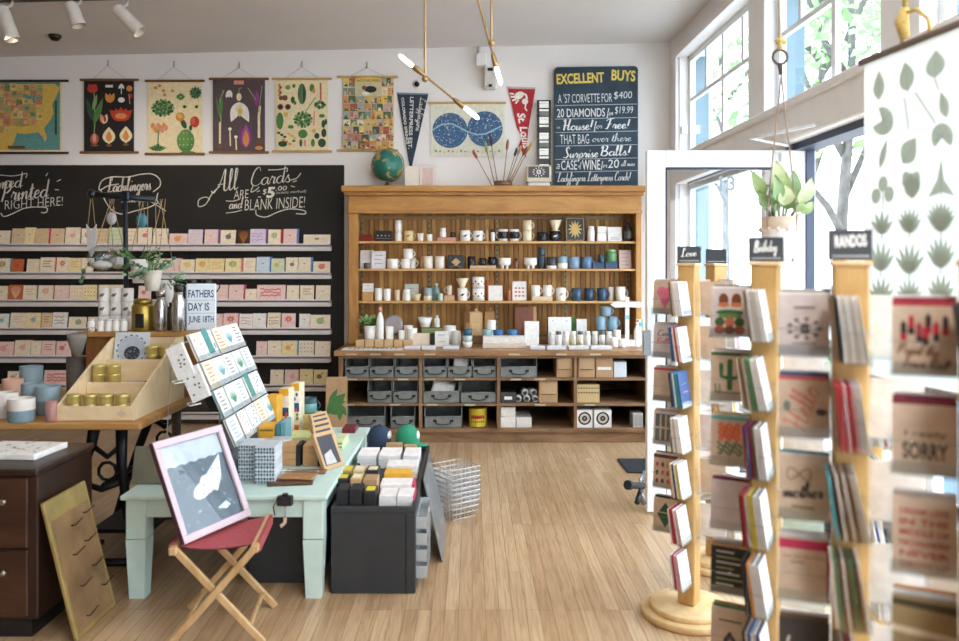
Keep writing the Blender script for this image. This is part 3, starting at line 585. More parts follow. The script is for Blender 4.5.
b = MB(); b.lathe([(0, -.05), (.03, -.045), (.05, -.02), (.055, 0), (0, 0)], M((24, 22, 22), .3), n=20)
b.solo('security_camera', 'small black dome camera on the ceiling above the posters', 'camera', (X(55, 6.9), 6.9, 3.43 + (X(55, 6.9) + 5.6) / 7.9 * .17))

# ---------------------------------------------------------------- chalkboard wall panel with card ledges
YB = YW - .02
t = thing('chalkboard_panel', 'wide black chalkboard panel behind the wall of cards', 'chalkboard', (-1.3, YB, 0))
o = t.location; T = Matrix.Translation(-o); black = M((25, 23, 19), .7, var=.25, scale=3); chalk = M((226, 222, 210), .9, var=.2, scale=40)
b = MB(T); b.b2(-5.5, X(344, YB), YB, YW - .001, .0, Z(165, YB), black, .003); b.part('board', t)
k = YB / F; q = lambda x, y: (X(x, YB), Z(y, YB)); yo = YB - .0012
def ct(mb, s, x0, x1, yt, yb, sh=.3, rot=0, bold=.0): mb.text(s, X(x0, YB), X(x1, YB), Z(yb, YB), Z(yt, YB), chalk, yo, sh, rad(rot), bold)
def cs(mb, s, x0, x1, yt, yb, rot=0, sh=.4, w=.16): mb.script(s, X(x0, YB), X(x1, YB), Z(yb, YB), Z(yt, YB), chalk, yo, sh, rad(rot), w)
def fl_(mb, pts, w=.8, n=6):
    out = []; P_ = [pts[0]] + list(pts) + [pts[-1]]
    for i in range(1, len(P_) - 2):
        for j in range(n):
            s = j / n; a, b_, c, d_ = P_[i - 1], P_[i], P_[i + 1], P_[i + 2]
            out.append(tuple(.5 * (2 * b_[z] + (c[z] - a[z]) * s + (2 * a[z] - 5 * b_[z] + 4 * c[z] - d_[z]) * s * s + (3 * b_[z] - a[z] - 3 * c[z] + d_[z]) * s ** 3) for z in (0, 1)))
    out.append(pts[-1]); mb.line([q(*p) for p in out], w * k, chalk, yo)
l = MB(T)
cs(l, 'med', -2, 22, 173, 188, 6); cs(l, 'Printed', 1, 48, 181, 199, 5); ct(l, 'RIGHT HERE!', 5, 63, 198.5, 207.5, .1, 4, -.012)
fl_(l, [(0, 175), (12, 176), (22, 174.5), (27, 173.5), (26, 178)]); fl_(l, [(1, 213), (4, 216.5), (12, 214), (24, 208.5), (36, 207), (47, 208), (46, 212.5), (41, 212.5)], 1)
for a in ((46, 176, 48, 173), (57, 181.5, 61, 179.5), (55, 189.5, 59, 190)): l.line([q(a[0], a[1]), q(a[2], a[3])], .8 * k, chalk, yo)
l.part('chalk_lettering', t)
l = MB(T); cs(l, 'Ladyfingers', 107, 151, 177, 191, 3, .35, .2); cs(l, 'Letterpress', 121, 154, 193.5, 202, 2, .35, .2)
fl_(l, [(119, 184), (108, 186), (99.5, 190), (102, 181), (112, 177), (128, 177), (140, 174.5), (152, 174), (159.5, 179), (160, 186), (153, 192)], 1)
fl_(l, [(101, 190), (105, 200), (112, 210), (122, 214), (135, 211), (150, 207), (158, 203), (161, 206), (157, 200), (158, 193)], 1); fl_(l, [(150, 201), (158, 206), (166, 211)], .8)
l.part('chalk_lettering', t)
l = MB(T); cs(l, 'All', 214, 238, 170, 190.5, 6, .4, .13); cs(l, 'Cards', 250, 291, 167, 184, 6, .4, .12); ct(l, 'ARE', 234, 248.5, 190, 198.5, .15, 4, -.01); ct(l, '$', 263, 266.5, 189, 195, .2, 3); ct(l, '5', 267, 275, 187, 198, .2, 3, .04); ct(l, '.00', 276, 287, 186, 190.5, .2, 3, .0)
ct(l, '(unless marked)', 276, 306, 190.5, 194, .2, 3, -.01); cs(l, 'and', 229, 242, 197.5, 208.5, 4, .4, .2); ct(l, 'BLANK INSIDE!', 245, 305, 198, 209, .12, 3, -.01)
fl_(l, [(220, 186), (212, 194), (206, 204), (199, 206.5), (199, 200), (206, 197), (210, 200)], .9); fl_(l, [(253, 186), (251, 192), (256, 190), (259, 187)], .8)
fl_(l, [(256, 210), (257, 215), (266, 217), (278, 212), (290, 209), (304, 210.5), (305, 214), (296, 213.5)], .9); fl_(l, [(268, 170), (280, 169.5), (287, 168), (287, 172)], .8); fl_(l, [(291, 180), (297, 178), (301, 173)], .8)
fl_(l, [(226, 201), (234, 201), (240, 199)], .8); fl_(l, [(226, 213), (235, 212), (242, 210)], .8)
for a in ((293, 182, 297, 180.5), (291, 186, 295, 187), (257, 192, 260, 190.5), (258, 197, 261, 197)): l.line([q(a[0], a[1]), q(a[2], a[3])], .7 * k, chalk, yo)
l.part('chalk_lettering', t)

ledge_m = M((222, 216, 216), .5, var=.05); YL = YB - .004
LED = [245.0, 273.0, 300.5, 328.5, 356.5, 385.0]; RN = ['top', 'second', 'third', 'fourth', 'fifth', 'sixth']
LZ = [Z(p, YB - .06) for p in LED]
for i, z in enumerate(LZ):
    xr = X((330.5, 330.5, 330.5, 330.5, 330, 327)[i], YB - .06)
    b = MB(); w_ = xr + 5.3; b.b2(-w_, 0, -.085, 0, -.018, 0, ledge_m, .003); b.b2(-w_, 0, -.085, -.072, -.055, .012, ledge_m, .003); b.b2(-w_, 0, -.012, 0, -.055, 0, ledge_m)
    b.solo('card_shelf', f'long white {RN[i]} card ledge on the black chalkboard', 'ledge', (xr, YL, z), group='white card ledges')
b = MB(); b.b2(-4.4, 0, -.085, 0, -.018, 0, ledge_m, .003); b.b2(-4.4, 0, -.085, -.072, -.055, .012, ledge_m); b.solo('card_shelf', 'lowest white card ledge on the black chalkboard, with no cards in view', 'ledge', (X(325, YB - .06), YL, Z(413, YB - .06)), group='white card ledges')
PAP = {'c': ('cream', (240, 226, 200)), 't': ('tan', (222, 196, 158)), 'p': ('pale pink', (240, 208, 200)), 'w': ('white', (238, 234, 228)), 'y': ('pale yellow', (240, 222, 170)), 'l': ('lilac', (222, 208, 226)),
       'k': ('dark brown', (70, 44, 30)), 'g': ('pale green', (206, 220, 186)), 'b': ('pale blue', (206, 218, 232)), 'o': ('rust orange', (196, 104, 62))}
ACC = {'r': ('red', (200, 60, 58)), 'm': ('magenta', (206, 52, 110)), 't': ('teal', (70, 160, 170)), 'k': ('black', (46, 42, 42)), 'o': ('orange', (226, 138, 48)), 'y': ('yellow', (230, 190, 70)), 'g': ('green', (96, 146, 84)), 'b': ('blue', (98, 140, 206)), 'v': ('purple', (140, 92, 170)), 'p': ('pink', (232, 140, 150)), 'n': ('brown', (140, 92, 60)), 'c': ('cream', (244, 228, 196))}
DN = {'n': 'plain', 'd': 'dotted', 'f': 'flower-print', 's': 'scribble-print', 'b': 'spot-print', 'h': 'branching-print', 't': 'line-print', 'x': 'speckled'}
ROWS = [  # x0 x1 height(px) paper design accent envelope-edge ; right-hand run counted from the right end
 ('-12 9 13 cnn-;11 24 15 tnn-;23.5 34 16 ynn-;35 47 15 tny m;50 63 15 tnn-;64.5 79 16 cbp-;81 92 15 cfr-;93 107 15 tdg-;108 121 16 gdo-;122 136 15 cdr-;137.5 151 16 cbr-;152.5 167 15 cnn-', '303.5 330 9 cnn-;283 296 14.5 pnn b;268 280 14 cfg r;250 265 14.5 lsv v;237 249.5 13.5 kho-;220 235 13.5 cbk-;204 217 14 pnp v;188 202 14 lsy-;169 187 10 pbo-'),
 ('-6 8.5 13 cfn t;11 22 12.5 obr-;26 38 12.5 cdy-;39.5 53.5 14 ctk r;56 67.5 14 cfr-;68 80 13.5 yto-;81 92 13.5 cnn-', '313 330 10 cbr-;298 310 14 cnn b;285.5 297.5 14 cbk-;271 284 13 gbo-;256 269 14.5 bnn b;243 255 13.5 ctp-;225 240 13 yfg p;209 223.5 13 yso-;195 208.5 13 yfo-;180 194 12 cfy-;166 179 13 pnn p;153 165 13 cnn-'),
 ('-5 6.5 13 cnn-;8 22 14 ohc-;22.5 35 13.5 cto t;37.5 52 13.5 cfp-;54 68 13.5 pnp-;69 82 13.5 cdo-;82.5 96 14 ydn-;98 124 14 cby-', '315.5 330 13.5 cnp-;300 313.5 13.5 ctn-;286.5 298.5 13.5 cnn-;256.5 285 14 psr-;245 256 10 cnn-;228.5 243 14 pnn m;214 227.5 14 pdp-;138 150 13 pbr-'),
 ('-5 7 13 wbt t;9.5 25 14 ctp-;25.5 39.5 14 ybb-;41 51 14 ttn-;52 66 14.5 wsk-;68 85 10 cbg-;87 96 10 cnn-', '310 330 12 cbg-;299 309.5 13 wnn-;281.5 295 13.5 pfr-;267 280 14 csk-;252.5 265.5 13.5 wnn-;239 252 13 wsr-;223 237.5 13.5 pfr r;213 222 13 pnr r'),
 ('-5 12.5 13 pbp-;14 29.5 14.5 cbp r;30.5 40 14 cnn-;41 54 14 ptn-;55.5 69.5 13.5 pbr r', '314.5 330 13.5 cnp-;298.5 313.5 14 cdb-;281.5 296.5 14 ybo b;267.5 281 14 cnn-;256 266.5 13.5 pnn-'),
 ('7 20 12 cbn-;43 69 13 psr-', '313.5 327 13.5 ybk-;299.5 312.5 14 ynn-;284.5 298 13.5 pbp-;270 283 13.5 cnn-'),
]
def card_geo(w, h, t, paper, des, acc, seed):
    """an upright folded card standing on its lower edge, front to -y"""
    r = random.Random(seed); b = MB(); pm = PM(*paper); am = PM(*[round(p_ * .42 + a_ * .58) for p_, a_ in zip(paper, acc)])
    b.b2(-w / 2, w / 2, 0, t, 0, h, pm); z = lambda v: h * v; x = lambda v: w * (v - .5)
    if des == 'd':
        for i in range(12): b.ell(x(.15 + .23 * (i % 4)), z(.3 + .25 * (i // 4)), w * .05, w * .05, am, n=8)
    elif des == 'f':
        for i in range(7): a = i * .9; b.ell(x(.5 + .17 * math.cos(a)), z(.62 + .13 * math.sin(a)), w * .12, w * .07, am, rot=a, n=8)
        b.ell(x(.5), z(.62), w * .07, w * .07, PM(236, 206, 110), n=8)
    elif des == 's':
        for j in range(3): b.line([(x(.12 + .08 * i), z(.72 - .2 * j + r.uniform(-.07, .07))) for i in range(10)], w * .05, am)
    elif des == 'b':
        b.ell(x(.5 + r.uniform(-.1, .1)), z(.55), w * .2, w * .17, am, n=10); b.ell(x(.62), z(.75), w * .07, w * .06, am, n=8)
    elif des == 'h':
        for j in range(7): a = -.9 + .3 * j; b.line([(x(.5), z(.12)), (x(.5 + .3 * math.sin(a)), z(.5)), (x(.5 + .42 * math.sin(a)), z(.5 + .42 * math.cos(a)))], w * .06, am)
    elif des == 't':
        for j in range(3): b.line([(x(.2), z(.75 - .16 * j)), (x(.8 - .1 * (j % 2)), z(.75 - .16 * j))], h * .05, am)
    else:
        b.ell(x(.5), z(.6), w * .1, w * .05, am, n=8)
    return b
for i, (left, right) in enumerate(ROWS):
    for side, run in (('L', left), ('R', right)):
        for n, e in enumerate(run.split(';')):
            p = e.split(); x0, x1, hp = float(p[0]), float(p[1]), float(p[2]); cd = p[3]; edge = p[4] if len(p) > 4 else None
            yc = YB - .06; kk = yc / F; w_ = (x1 - x0) * kk; h_ = hp * kk * 1.03 + .012
            pn, pc = PAP[cd[0]]; an, ac = ACC.get(cd[2] if cd[2] != 'n' else 'n', ACC['n'])
            b = card_geo(w_, h_, .022, pc, cd[1], ac, i * 40 + n)
            desc = f'{pn} card' if cd[1] == 'n' else f'{pn} {an} {DN[cd[1]]} card'
            if edge: desc = desc.replace(' card', f' card, {ACC[edge][0]} edge')
            lab = f'{desc}, {ORD[n]} from the {"left" if side == "L" else "right end"}, {RN[i]} ledge'
            o = b.solo('greeting_card', lab, 'card', (X((x0 + x1) / 2, yc), yc, LZ[i] + .0006), group=f'cards on the {RN[i]} wall ledge', rot=(rad(-9), 0, RND.uniform(-.05, .05)))
            if edge:
                e_ = MB(); e_.b2(w_ / 2 - w_ * .8, w_ / 2 + .018, .022, .028, .0, h_ * 1.04, PM(*ACC[edge][1])); e_.part('envelope', o, f'{ACC[edge][0]} envelope showing behind the card')
# ---------------------------------------------------------------- counter cabinet and hutch at the back
oak = wood((196, 146, 78), (160, 108, 52), .45, (3, 14, 14)); oakv = wood((194, 144, 78), (158, 106, 52), .45, (14, 14, 3)); shelfw = wood((220, 178, 118), (190, 142, 84), .45, (3, 14, 14))
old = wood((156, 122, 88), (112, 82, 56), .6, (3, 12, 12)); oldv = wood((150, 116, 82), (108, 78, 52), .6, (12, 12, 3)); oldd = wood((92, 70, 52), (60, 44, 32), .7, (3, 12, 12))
YC = 6.72; YCB = YW - .02; CT = Z(350.5, YC)   # counter front, back, top
xl, xr = X(338.5, YC), X(652.5, YC); zf = [Z(p, YC) for p in (378, 403.5, 428.5)]
t = thing('counter_cabinet', 'long old wooden shop counter with open cubbies below the hutch', 'counter', ((xl + xr) / 2, YC, 0)); o = t.location; T = Matrix.Translation(-o)
b = MB(T); b.b2(xl - .035, xr + .02, YC - .03, YCB, CT - .045, CT, wood((178, 136, 92), (120, 84, 54), .4, (3, 12, 12)), .006); b.part('worktop', t)
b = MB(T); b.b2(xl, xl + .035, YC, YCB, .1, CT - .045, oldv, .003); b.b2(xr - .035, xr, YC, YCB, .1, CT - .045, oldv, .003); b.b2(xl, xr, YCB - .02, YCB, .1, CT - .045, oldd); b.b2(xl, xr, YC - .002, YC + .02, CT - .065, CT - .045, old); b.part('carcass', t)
b = MB(T); b.b2(xl - .01, xr + .01, YC + .005, YCB, 0, .115, old, .004); b.b2(xl - .012, xr + .012, YC - .012, YC + .01, .085, .118, old, .003); b.part('plinth', t)
DIV = [X(p, YC) for p in (420.5, 498.5, 575.5)]
for x in DIV: b = MB(T); b.b2(x - .014, x + .014, YC, YCB - .02, .118, CT - .045, oldv, .002); b.part('divider', t)
for z in zf[:2]: b = MB(T); b.b2(xl + .03, xr - .03, YC + .004, YCB - .02, z - .022, z, old, .002); b.part('shelf', t)
b = MB(T); b.b2(xl + .03, xr - .03, YC + .004, YCB - .02, zf[2] - .03, zf[2], old, .002); b.part('bottom_board', t)
tinm = M((196, 186, 160), .4, .4)
for zz, xs in ((CT - .03, (352, 376, 400, 430, 514, 561, 595)), (zf[0] - .012, (352, 378, 403, 430, 460, 516, 540)), (zf[1] - .012, (349, 395, 432, 470, 540, 590))):
    for px in xs: b = MB(T); b.b2(X(px, YC) - .045, X(px, YC) + .045, YC - .033 if zz > .6 else YC - .0, YC - .029 if zz > .6 else YC + .004, zz - .007, zz + .007, tinm); b.part('label_strip', t)
# hutch
YH, YHB = 7.25, YW - .02; hl, hr = X(348.5, YH), X(641.5, YH); HT = Z(185.5, YH - .06)
SH = [Z(241.2, YH + .02), Z(268.8, YH + .02), Z(301.2, YH + .02)]
t = thing('display_hutch', 'golden oak display hutch with three open shelves of pottery', 'hutch', ((hl + hr) / 2, YH, CT)); o = t.location; T = Matrix.Translation(-o)
b = MB(T); b.b2(hl - .055, hr + .03, YH - .07, YHB, HT - .055, HT, oak, .006); b.b2(hl - .03, hr + .015, YH - .035, YHB, HT - .085, HT - .055, oak, .004); b.part('cornice', t)
b = MB(T); b.b2(hl, hr, YH - .005, YH + .03, Z(213, YH), HT - .085, oak, .003); b.b2(hl - .004, hr + .004, YH - .016, YH + .02, Z(213.5, YH), Z(210.5, YH), oak, .003); b.part('header_board', t)
b = MB(T); b.b2(hl + .07, hr - .05, YH + .03, YHB, HT - .09, HT - .07, oakv); b.part('top_board', t)
for x0, x1 in ((hl, hl + .085), (hr - .05, hr)):
    b = MB(T); b.b2(x0, x1, YH, YH + .03, CT + .0005, Z(213, YH), oakv, .003); b.b2(x0, x0 + .025 if x0 == hl else x1, YH + .03, YHB, CT + .0005, HT - .085, oakv); 
    if x0 == hl: b.b2(hl - .008, hl + .093, YH - .012, YH + .02, Z(213, YH), Z(209, YH), oakv, .003)
    b.part('side_post', t)
b = MB(T); pl = [wood((214, 166, 92), (182, 132, 64), .5, (14, 14, 2)), wood((196, 146, 76), (160, 110, 52), .5, (14, 14, 2)), wood((176, 126, 64), (142, 96, 46), .5, (14, 14, 2))]
n = 58; x = hl + .02; step = (hr - hl - .04) / n
for i in range(n): b.b2(x + i * step + .002, x + (i + 1) * step - .002, YHB - .018, YHB - .004, CT + .0005, HT - .086, pl[(i * 7 + i // 3) % 3], .003)
b.b2(hl + .02, hr - .02, YHB - .004, YHB, CT + .0005, HT - .086, pl[2]); b.part('back_boards', t)
b = MB(T); b.b2(hl + .03, hr - .05, YHB - .045, YHB - .018, Z(219, YH + .2), Z(215.5, YH + .2), wood((176, 140, 92), (150, 112, 66), .5, (3, 14, 14))); b.part('rail', t)
for z in SH: b = MB(T); b.b2(hl + .03, hr - .03, YH + .02, YHB - .03, z - .02, z, shelfw, .003); b.part('shelf', t)
b = MB(T); b.b2(hl + .03, hr - .055, YH + .035, YHB - .03, CT + .0005, CT + .075, old, .003); b.part('step_board', t)
ST = CT + .0755
stm = M((150, 132, 96), .45, .5); 
for px in (362, 429, 497, 565.5, 628):
    b = MB(T); x = X(px, YHB - .03); b.b2(x - .012, x + .012, YHB - .028, YHB - .018, CT + .0005, Z(216, YHB), stm)
    for j in range(26): b.b2(x - .005, x + .005, YHB - .0295, YHB - .028, CT + .05 + j * .05, CT + .07 + j * .05, ink)
    b.part('shelf_standard', t)

# ---------------------------------------------------------------- wares: x0 x1 y-top, base plane
def V(*c, r=.25, var=.06): return M(c, r, var=var, scale=25)
CW, CREAM, GREY, BLK, NAVY, TEAL, SKY, TANC = V(242, 240, 234), V(232, 220, 190), V(170, 172, 170), V(38, 38, 40), V(40, 66, 98), V(58, 112, 122), V(136, 170, 188), V(190, 150, 106)
def cup_prof(r, h, taper=1.0, th=.004):
    return [(0, 0), (r * taper * .92, 0), (r * taper, .004), (r, h), (r - th, h), (r * taper - th, .008), (0, .008)]
def mug(name, lab, cat, loc, r, h, m, hs=0, m2=None, band=None, logo=None, group=None, taper=.97):
    t = thing(name, lab, cat, loc, group=group)
    b = MB(); b.lathe(cup_prof(r, h, taper), m, n=18)
    if m2: b.lathe([(r * 1.004, h * (band or (0, .5))[0]), (r * 1.02, h * (band or (0, .5))[0] + .001), (r * 1.02, h * (band or (0, .5))[1]), (r * 1.004, h * (band or (0, .5))[1] + .001)], m2, n=18)
    if logo:
        for dx, dz, s_ in ((0, .5, .011), (-.3, .45, .006), (.3, .58, .006)):
            a = dx; b.sphere((r * math.sin(a), -r * .985 * math.cos(a), h * dz), s_, logo, 8, .9, 1, .25)
    b.part('body', t)
    if hs:
        b = MB(); b.tube([(hs * (r * .95 + (.022 * math.sin(PI * i / 8))), -.002, h * (.2 + .62 * i / 8)) for i in range(9)], .0045, m, 6); b.part('handle', t)
    return t
def jar(name, lab, loc, r, h, m, lm, cat='jar', group=None, lid=.22):
    t = thing(name, lab, cat, loc, group=group); b = MB(); hb = h * (1 - lid)
    b.lathe([(0, 0), (r * .95, 0), (r, .004), (r, hb * .86), (r * .82, hb), (0, hb)], m, n=18); b.part('body', t)
    b = MB(); b.lathe([(0, hb + .0003), (r * .86, hb + .0003), (r * .88, hb + .004), (r * .88, h - .003), (r * .8, h), (0, h)], lm, n=18); b.part('lid', t); return t
def bottle(name, lab, loc, r, h, m, cm, group=None, label=None):
    t = thing(name, lab, 'bottle', loc, group=group); b = MB(); b.lathe([(0, 0), (r * .95, 0), (r, .004), (r, h * .6), (r * .9, h * .68), (r * .4, h * .84), (r * .38, h * .86), (0, h * .86)], m, n=16)
    if label: b.lathe([(r * 1.01, h * .15), (r * 1.02, h * .16), (r * 1.02, h * .5), (r * 1.01, h * .51)], label, n=16)
    b.part('body', t); b = MB(); b.lathe([(0, h * .8603), (r * .48, h * .8603), (r * .48, h), (0, h)], cm, n=12); b.part('cap', t); return t
def bxo(name, lab, cat, c, d, m, group=None, rz=0, extra=None, bv=.003, rx=0):
    b = MB(); b.box((0, 0, d[2] / 2), d, m, bv=bv)
    if extra: extra(b, d)
    return b.solo(name, lab, cat, c, group=group, rot=(rx, 0, rz))
def stand_card(name, lab, cat, c, w_, h_, m, extra=None, lean=-10, group=None, t_=.006, rz=0):
    b = MB(); b.b2(-w_ / 2, w_ / 2, 0, t_, 0, h_, m)
    if extra: extra(b, w_, h_)
    return b.solo(name, lab, cat, c, group=group, rot=(rad(lean), 0, rz))
def lines(n, m, x0=.2, x1=.8, z0=.3, z1=.75):
    def f(b, w_, h_):
        for j in range(n): zz = z0 + (z1 - z0) * j / max(1, n - 1); b.line([(w_ * (x0 - .5), h_ * zz), (w_ * (x1 - .5 - .1 * (j % 2)), h_ * zz)], h_ * .035, m)
    return f
def G(a, b_): return (a, b_)
def at(x0, x1, yt, zb, Y):
    """size from the photograph: centre x, radius, height for something standing at depth Y on zb"""
    return X((x0 + x1) / 2, Y), (x1 - x0) / 2 * Y / F, Z(yt, Y) - zb
PG = {1: 'pottery on the top hutch shelf', 2: 'pottery on the middle hutch shelf', 3: 'pottery on the bottom hutch shelf', 4: 'wares on the counter'}
YS = YH + .1
def MU(sh, lab, x0, x1, yt, m=CW, hs=0, name='mug', Y=None, on=None, **k):
    Y = Y or YS; zb = on if on is not None else (SH[sh - 1] if sh < 4 else CT); cx, r, h = at(x0, x1, yt, zb, Y)
    return mug(name, lab, k.pop('cat', 'mug' if hs else 'cup'), (cx, Y, zb + .0006), r, h, m, hs, group=PG[sh], **k)
def BX(sh, lab, x0, x1, yt, m, dep=.07, name='box', cat='box', Y=None, on=None, extra=None, rz=0):
    Y = Y or YS; zb = on if on is not None else (SH[sh - 1] if sh < 4 else CT); cx, r, h = at(x0, x1, yt, zb, Y - dep / 2)
    return bxo(name, lab, cat, (cx, Y, zb + .0006), (2 * r, dep, h), m, PG[sh], rz, extra)
def SC_(sh, lab, x0, x1, yt, m=CW, extra=None, name='display_card', cat='card', Y=None, on=None, lean=-10, t_=.006):
    Y = Y or YS; zb = on if on is not None else (SH[sh - 1] if sh < 4 else CT); cx, r, h = at(x0, x1, yt, zb, Y)
    return stand_card(name, lab, cat, (cx, Y, zb + .0008 + t_ * abs(math.sin(rad(lean)))), 2 * r, h, m, extra, lean, PG[sh], t_)
def ZT(yt, Y): return Z(yt, Y)
paperw = PM(240, 238, 234); ptxt = PM(150, 150, 150)
# -- top shelf
BX(1, 'flat dark red box at the left end of the top hutch shelf', 360, 371, 235.2, V(128, 40, 34))
def dots(b, d):
    for i in range(4): b.ell(-d[0] * .36 + d[0] * .24 * i, d[2] * .55, .006, .006, PM(214, 210, 200), -d[1] / 2)
    b.line([(-d[0] / 2, d[2] * .28), (d[0] / 2, d[2] * .28)], .005, PM(120, 120, 116), -d[1] / 2)
BX(1, 'black boxed set with a row of pale dots on the top hutch shelf', 375.5, 391.5, 231, BLK, extra=dots)
z1 = SH[0]; zj = ZT(231, YS)
jar('jar', 'lower white lidded jar of the stacked pair on the top hutch shelf', (X(398.3, YS), YS, z1 + .0006), .033, zj - z1, CW, CW, group=PG[1]); jar('jar', 'upper white lidded jar of the stacked pair on the top hutch shelf', (X(398.3, YS), YS, zj + .002), .032, ZT(220.5, YS) - zj, CW, CW, group=PG[1])
MU(1, 'pale yellow mug with printed side on the top hutch shelf', 404, 413.5, 231, V(226, 204, 150), 1, logo=V(200, 120, 80)); MU(1, 'small white cup beside the pale yellow mug', 417, 424, 233.4, taper=.8); MU(1, 'tiny white cup right of another small white cup on the top hutch shelf', 426.5, 432.5, 234.3)
zb_ = ZT(237.4, YS); BX(1, 'flat pinkish soap slab under a lidded jar on the top shelf', 437, 456, 237.4, V(206, 150, 136)); jar('jar', 'white jar with knob lid standing on the pinkish slab', (X(443, YS), YS, zb_ + .001), .03, ZT(228, YS) - zb_, CW, CW, group=PG[1], lid=.3); MU(1, 'little dark cup standing on the pinkish slab', 450, 455.5, 232.5, BLK, on=zb_ + .001)
MU(1, 'large white mug with a dark emblem, handle on its right, top hutch shelf', 460, 470.5, 230.5, hs=1, logo=BLK); MU(1, 'white mug with dark emblem and dark handle near the second metal strip', 473, 483, 231, hs=1, logo=BLK)
bottle('bottle', 'slim tan bottle beside the white emblem mugs on the top shelf', (X(487, YS), YS, z1 + .0006), .018, ZT(229, YS) - z1, TANC, TANC, PG[1]); jar('jar', 'white and black patterned shaker by the slim tan bottle', (X(492.8, YS), YS, z1 + .0006), .02, ZT(229.5, YS) - z1, CW, BLK, group=PG[1])
MU(1, 'left black mug with white band at the middle of the top shelf', 498, 508, 229.5, CW, -1, m2=BLK, band=(.22, .8)); MU(1, 'right black mug with white band at the middle of the top shelf', 509.5, 519, 229.5, CW, 1, m2=BLK, band=(.22, .8))
zc = ZT(230.8, YS); MU(1, 'lower cream mug of the stacked pair, handle to the right', 522.5, 532, 230.8, CREAM, 1); MU(1, 'upper cream mug of the stacked pair, handle to the right', 522.5, 532, 220.5, CREAM, 1, on=zc + .001)
MU(1, 'short black cup between stacked cream mugs and the coffee dripper', 537, 547.5, 232.3, BLK, 1)
def dripper(lab, cx, Y, zb, r, h, m, grp):
    t = thing('coffee_dripper', lab, 'dripper', (cx, Y, zb), group=grp); b = MB(); b.lathe([(.02, .004), (.024, .012), (r, h), (r - .004, h), (.02, .016)], m, n=20); b.part('cone', t); b = MB(); b.lathe([(0, 0), (r * .72, 0), (r * .72, .006), (.02, .008), (0, .008)], m, n=20); b.part('base_plate', t); return t
zd = ZT(231.2, YS); MU(1, 'black mug under the cream coffee dripper on the top shelf', 549.5, 560, 231.2, BLK, 1, logo=CW); dripper('cream coffee dripper sitting on a black mug on the top shelf', X(555.2, YS), YS, zd + .001, .06, ZT(220.3, YS) - zd, CREAM, PG[1])
def orn(b, w_, h_):
    g = PM(206, 176, 110)
    for a in range(12): b.leafp(0, h_ * .5, w_ * .38 * math.cos(a * PI / 6), h_ * .5 + h_ * .4 * math.sin(a * PI / 6), w_ * .05, g)
    for p in ((-.44, .04, .44, .04), (.44, .04, .44, .96), (.44, .96, -.44, .96), (-.44, .96, -.44, .04)): b.line([(w_ * p[0], h_ * p[1]), (w_ * p[2], h_ * p[3])], .004, g)
SC_(1, 'black plaque with a gold star ornament on the top hutch shelf', 565.5, 585, 217.5, BLK, orn, 'plaque', 'plaque', t_=.02, lean=-5, Y=YS - .02)
jar('canister', 'tall white canister right of the black gold plaque', (X(591, YS), YS, z1 + .0006), .034, ZT(226.3, YS) - z1, CW, CW, group=PG[1])
BX(1, 'lower white gift box of two beside the tall white canister', 597.5, 606.5, 233.3, CW); BX(1, 'upper white gift box of two beside the tall white canister', 597.5, 606.5, 226.4, V(236, 230, 220), on=ZT(233.3, YS) + .001)
SC_(1, 'white card with fine grey writing at the right of the top shelf', 608, 622, 226.8, paperw, lines(2, ptxt, z0=.15, z1=.25))
bottle('bottle', 'black bottle with a white emblem at the right end of the top shelf', (X(628, YS), YS, z1 + .0006), .036, ZT(222, YS) - z1, BLK, BLK, PG[1], V(80, 80, 80))
# -- middle shelf
z2 = SH[1]
SC_(2, 'tall white card at the left end of the middle shelf', 360, 373, 250, paperw, Y=YS + .05); SC_(2, 'white card leaning in front of the tall white card', 371.5, 385.5, 251, V(236, 236, 240), lines(3, ptxt))
MU(2, 'little dark round pot before the white cards', 363.5, 370.5, 263, V(90, 84, 80), Y=YS - .05)
MU(2, 'wide white cup with a dark handle on the middle shelf', 387, 398.5, 259, CW, 1); MU(2, 'white mug below the stacked white mug', 401, 410.5, 259); MU(2, 'white mug half hidden behind the stacked white mugs', 409.5, 416, 258, Y=YS + .06, hs=1); MU(2, 'white mug with dark handle stacked on top of another, middle shelf', 403, 413, 249, CW, 1, on=ZT(259, YS) + .001)
MU(2, 'tan cup half hidden behind a cream tumbler', 420, 426, 256.5, TANC, Y=YS + .06); MU(2, 'ribbed cream tumbler beside the tan cup', 423.5, 433, 256.3, V(234, 228, 214)); MU(2, 'ribbed cream tumbler left of the black emblem box', 435, 444.8, 256.3, V(234, 228, 214))
def diam(b, d): b.poly([(-d[0] * .28, d[2] * .5), (0, d[2] * .2), (d[0] * .28, d[2] * .5), (0, d[2] * .8)], PM(190, 166, 120), -d[1] / 2); b.line([(-d[0] * .3, d[2] * .1), (0, d[2] * .28), (d[0] * .3, d[2] * .1)], .003, PM(190, 166, 120), -d[1] / 2)
BX(2, 'black box with a gold diamond emblem on the middle shelf', 447.5, 464.5, 255.3, BLK, extra=diam)
MU(2, 'black cup with silver lid right of the gold diamond box', 467.5, 475.5, 256.5, BLK); BX(2, 'flat tan block under small black cups on the middle shelf', 470, 496, 265.6, V(206, 172, 140), dep=.08, Y=YS - .02)
MU(2, 'small black cup on the tan block, left one', 479, 486, 258, BLK, 1, on=ZT(265.6, YS) + .004, Y=YS); MU(2, 'small black mug on the tan block, right one', 488, 496.5, 257, BLK, 1, on=ZT(265.6, YS) + .004, Y=YS)
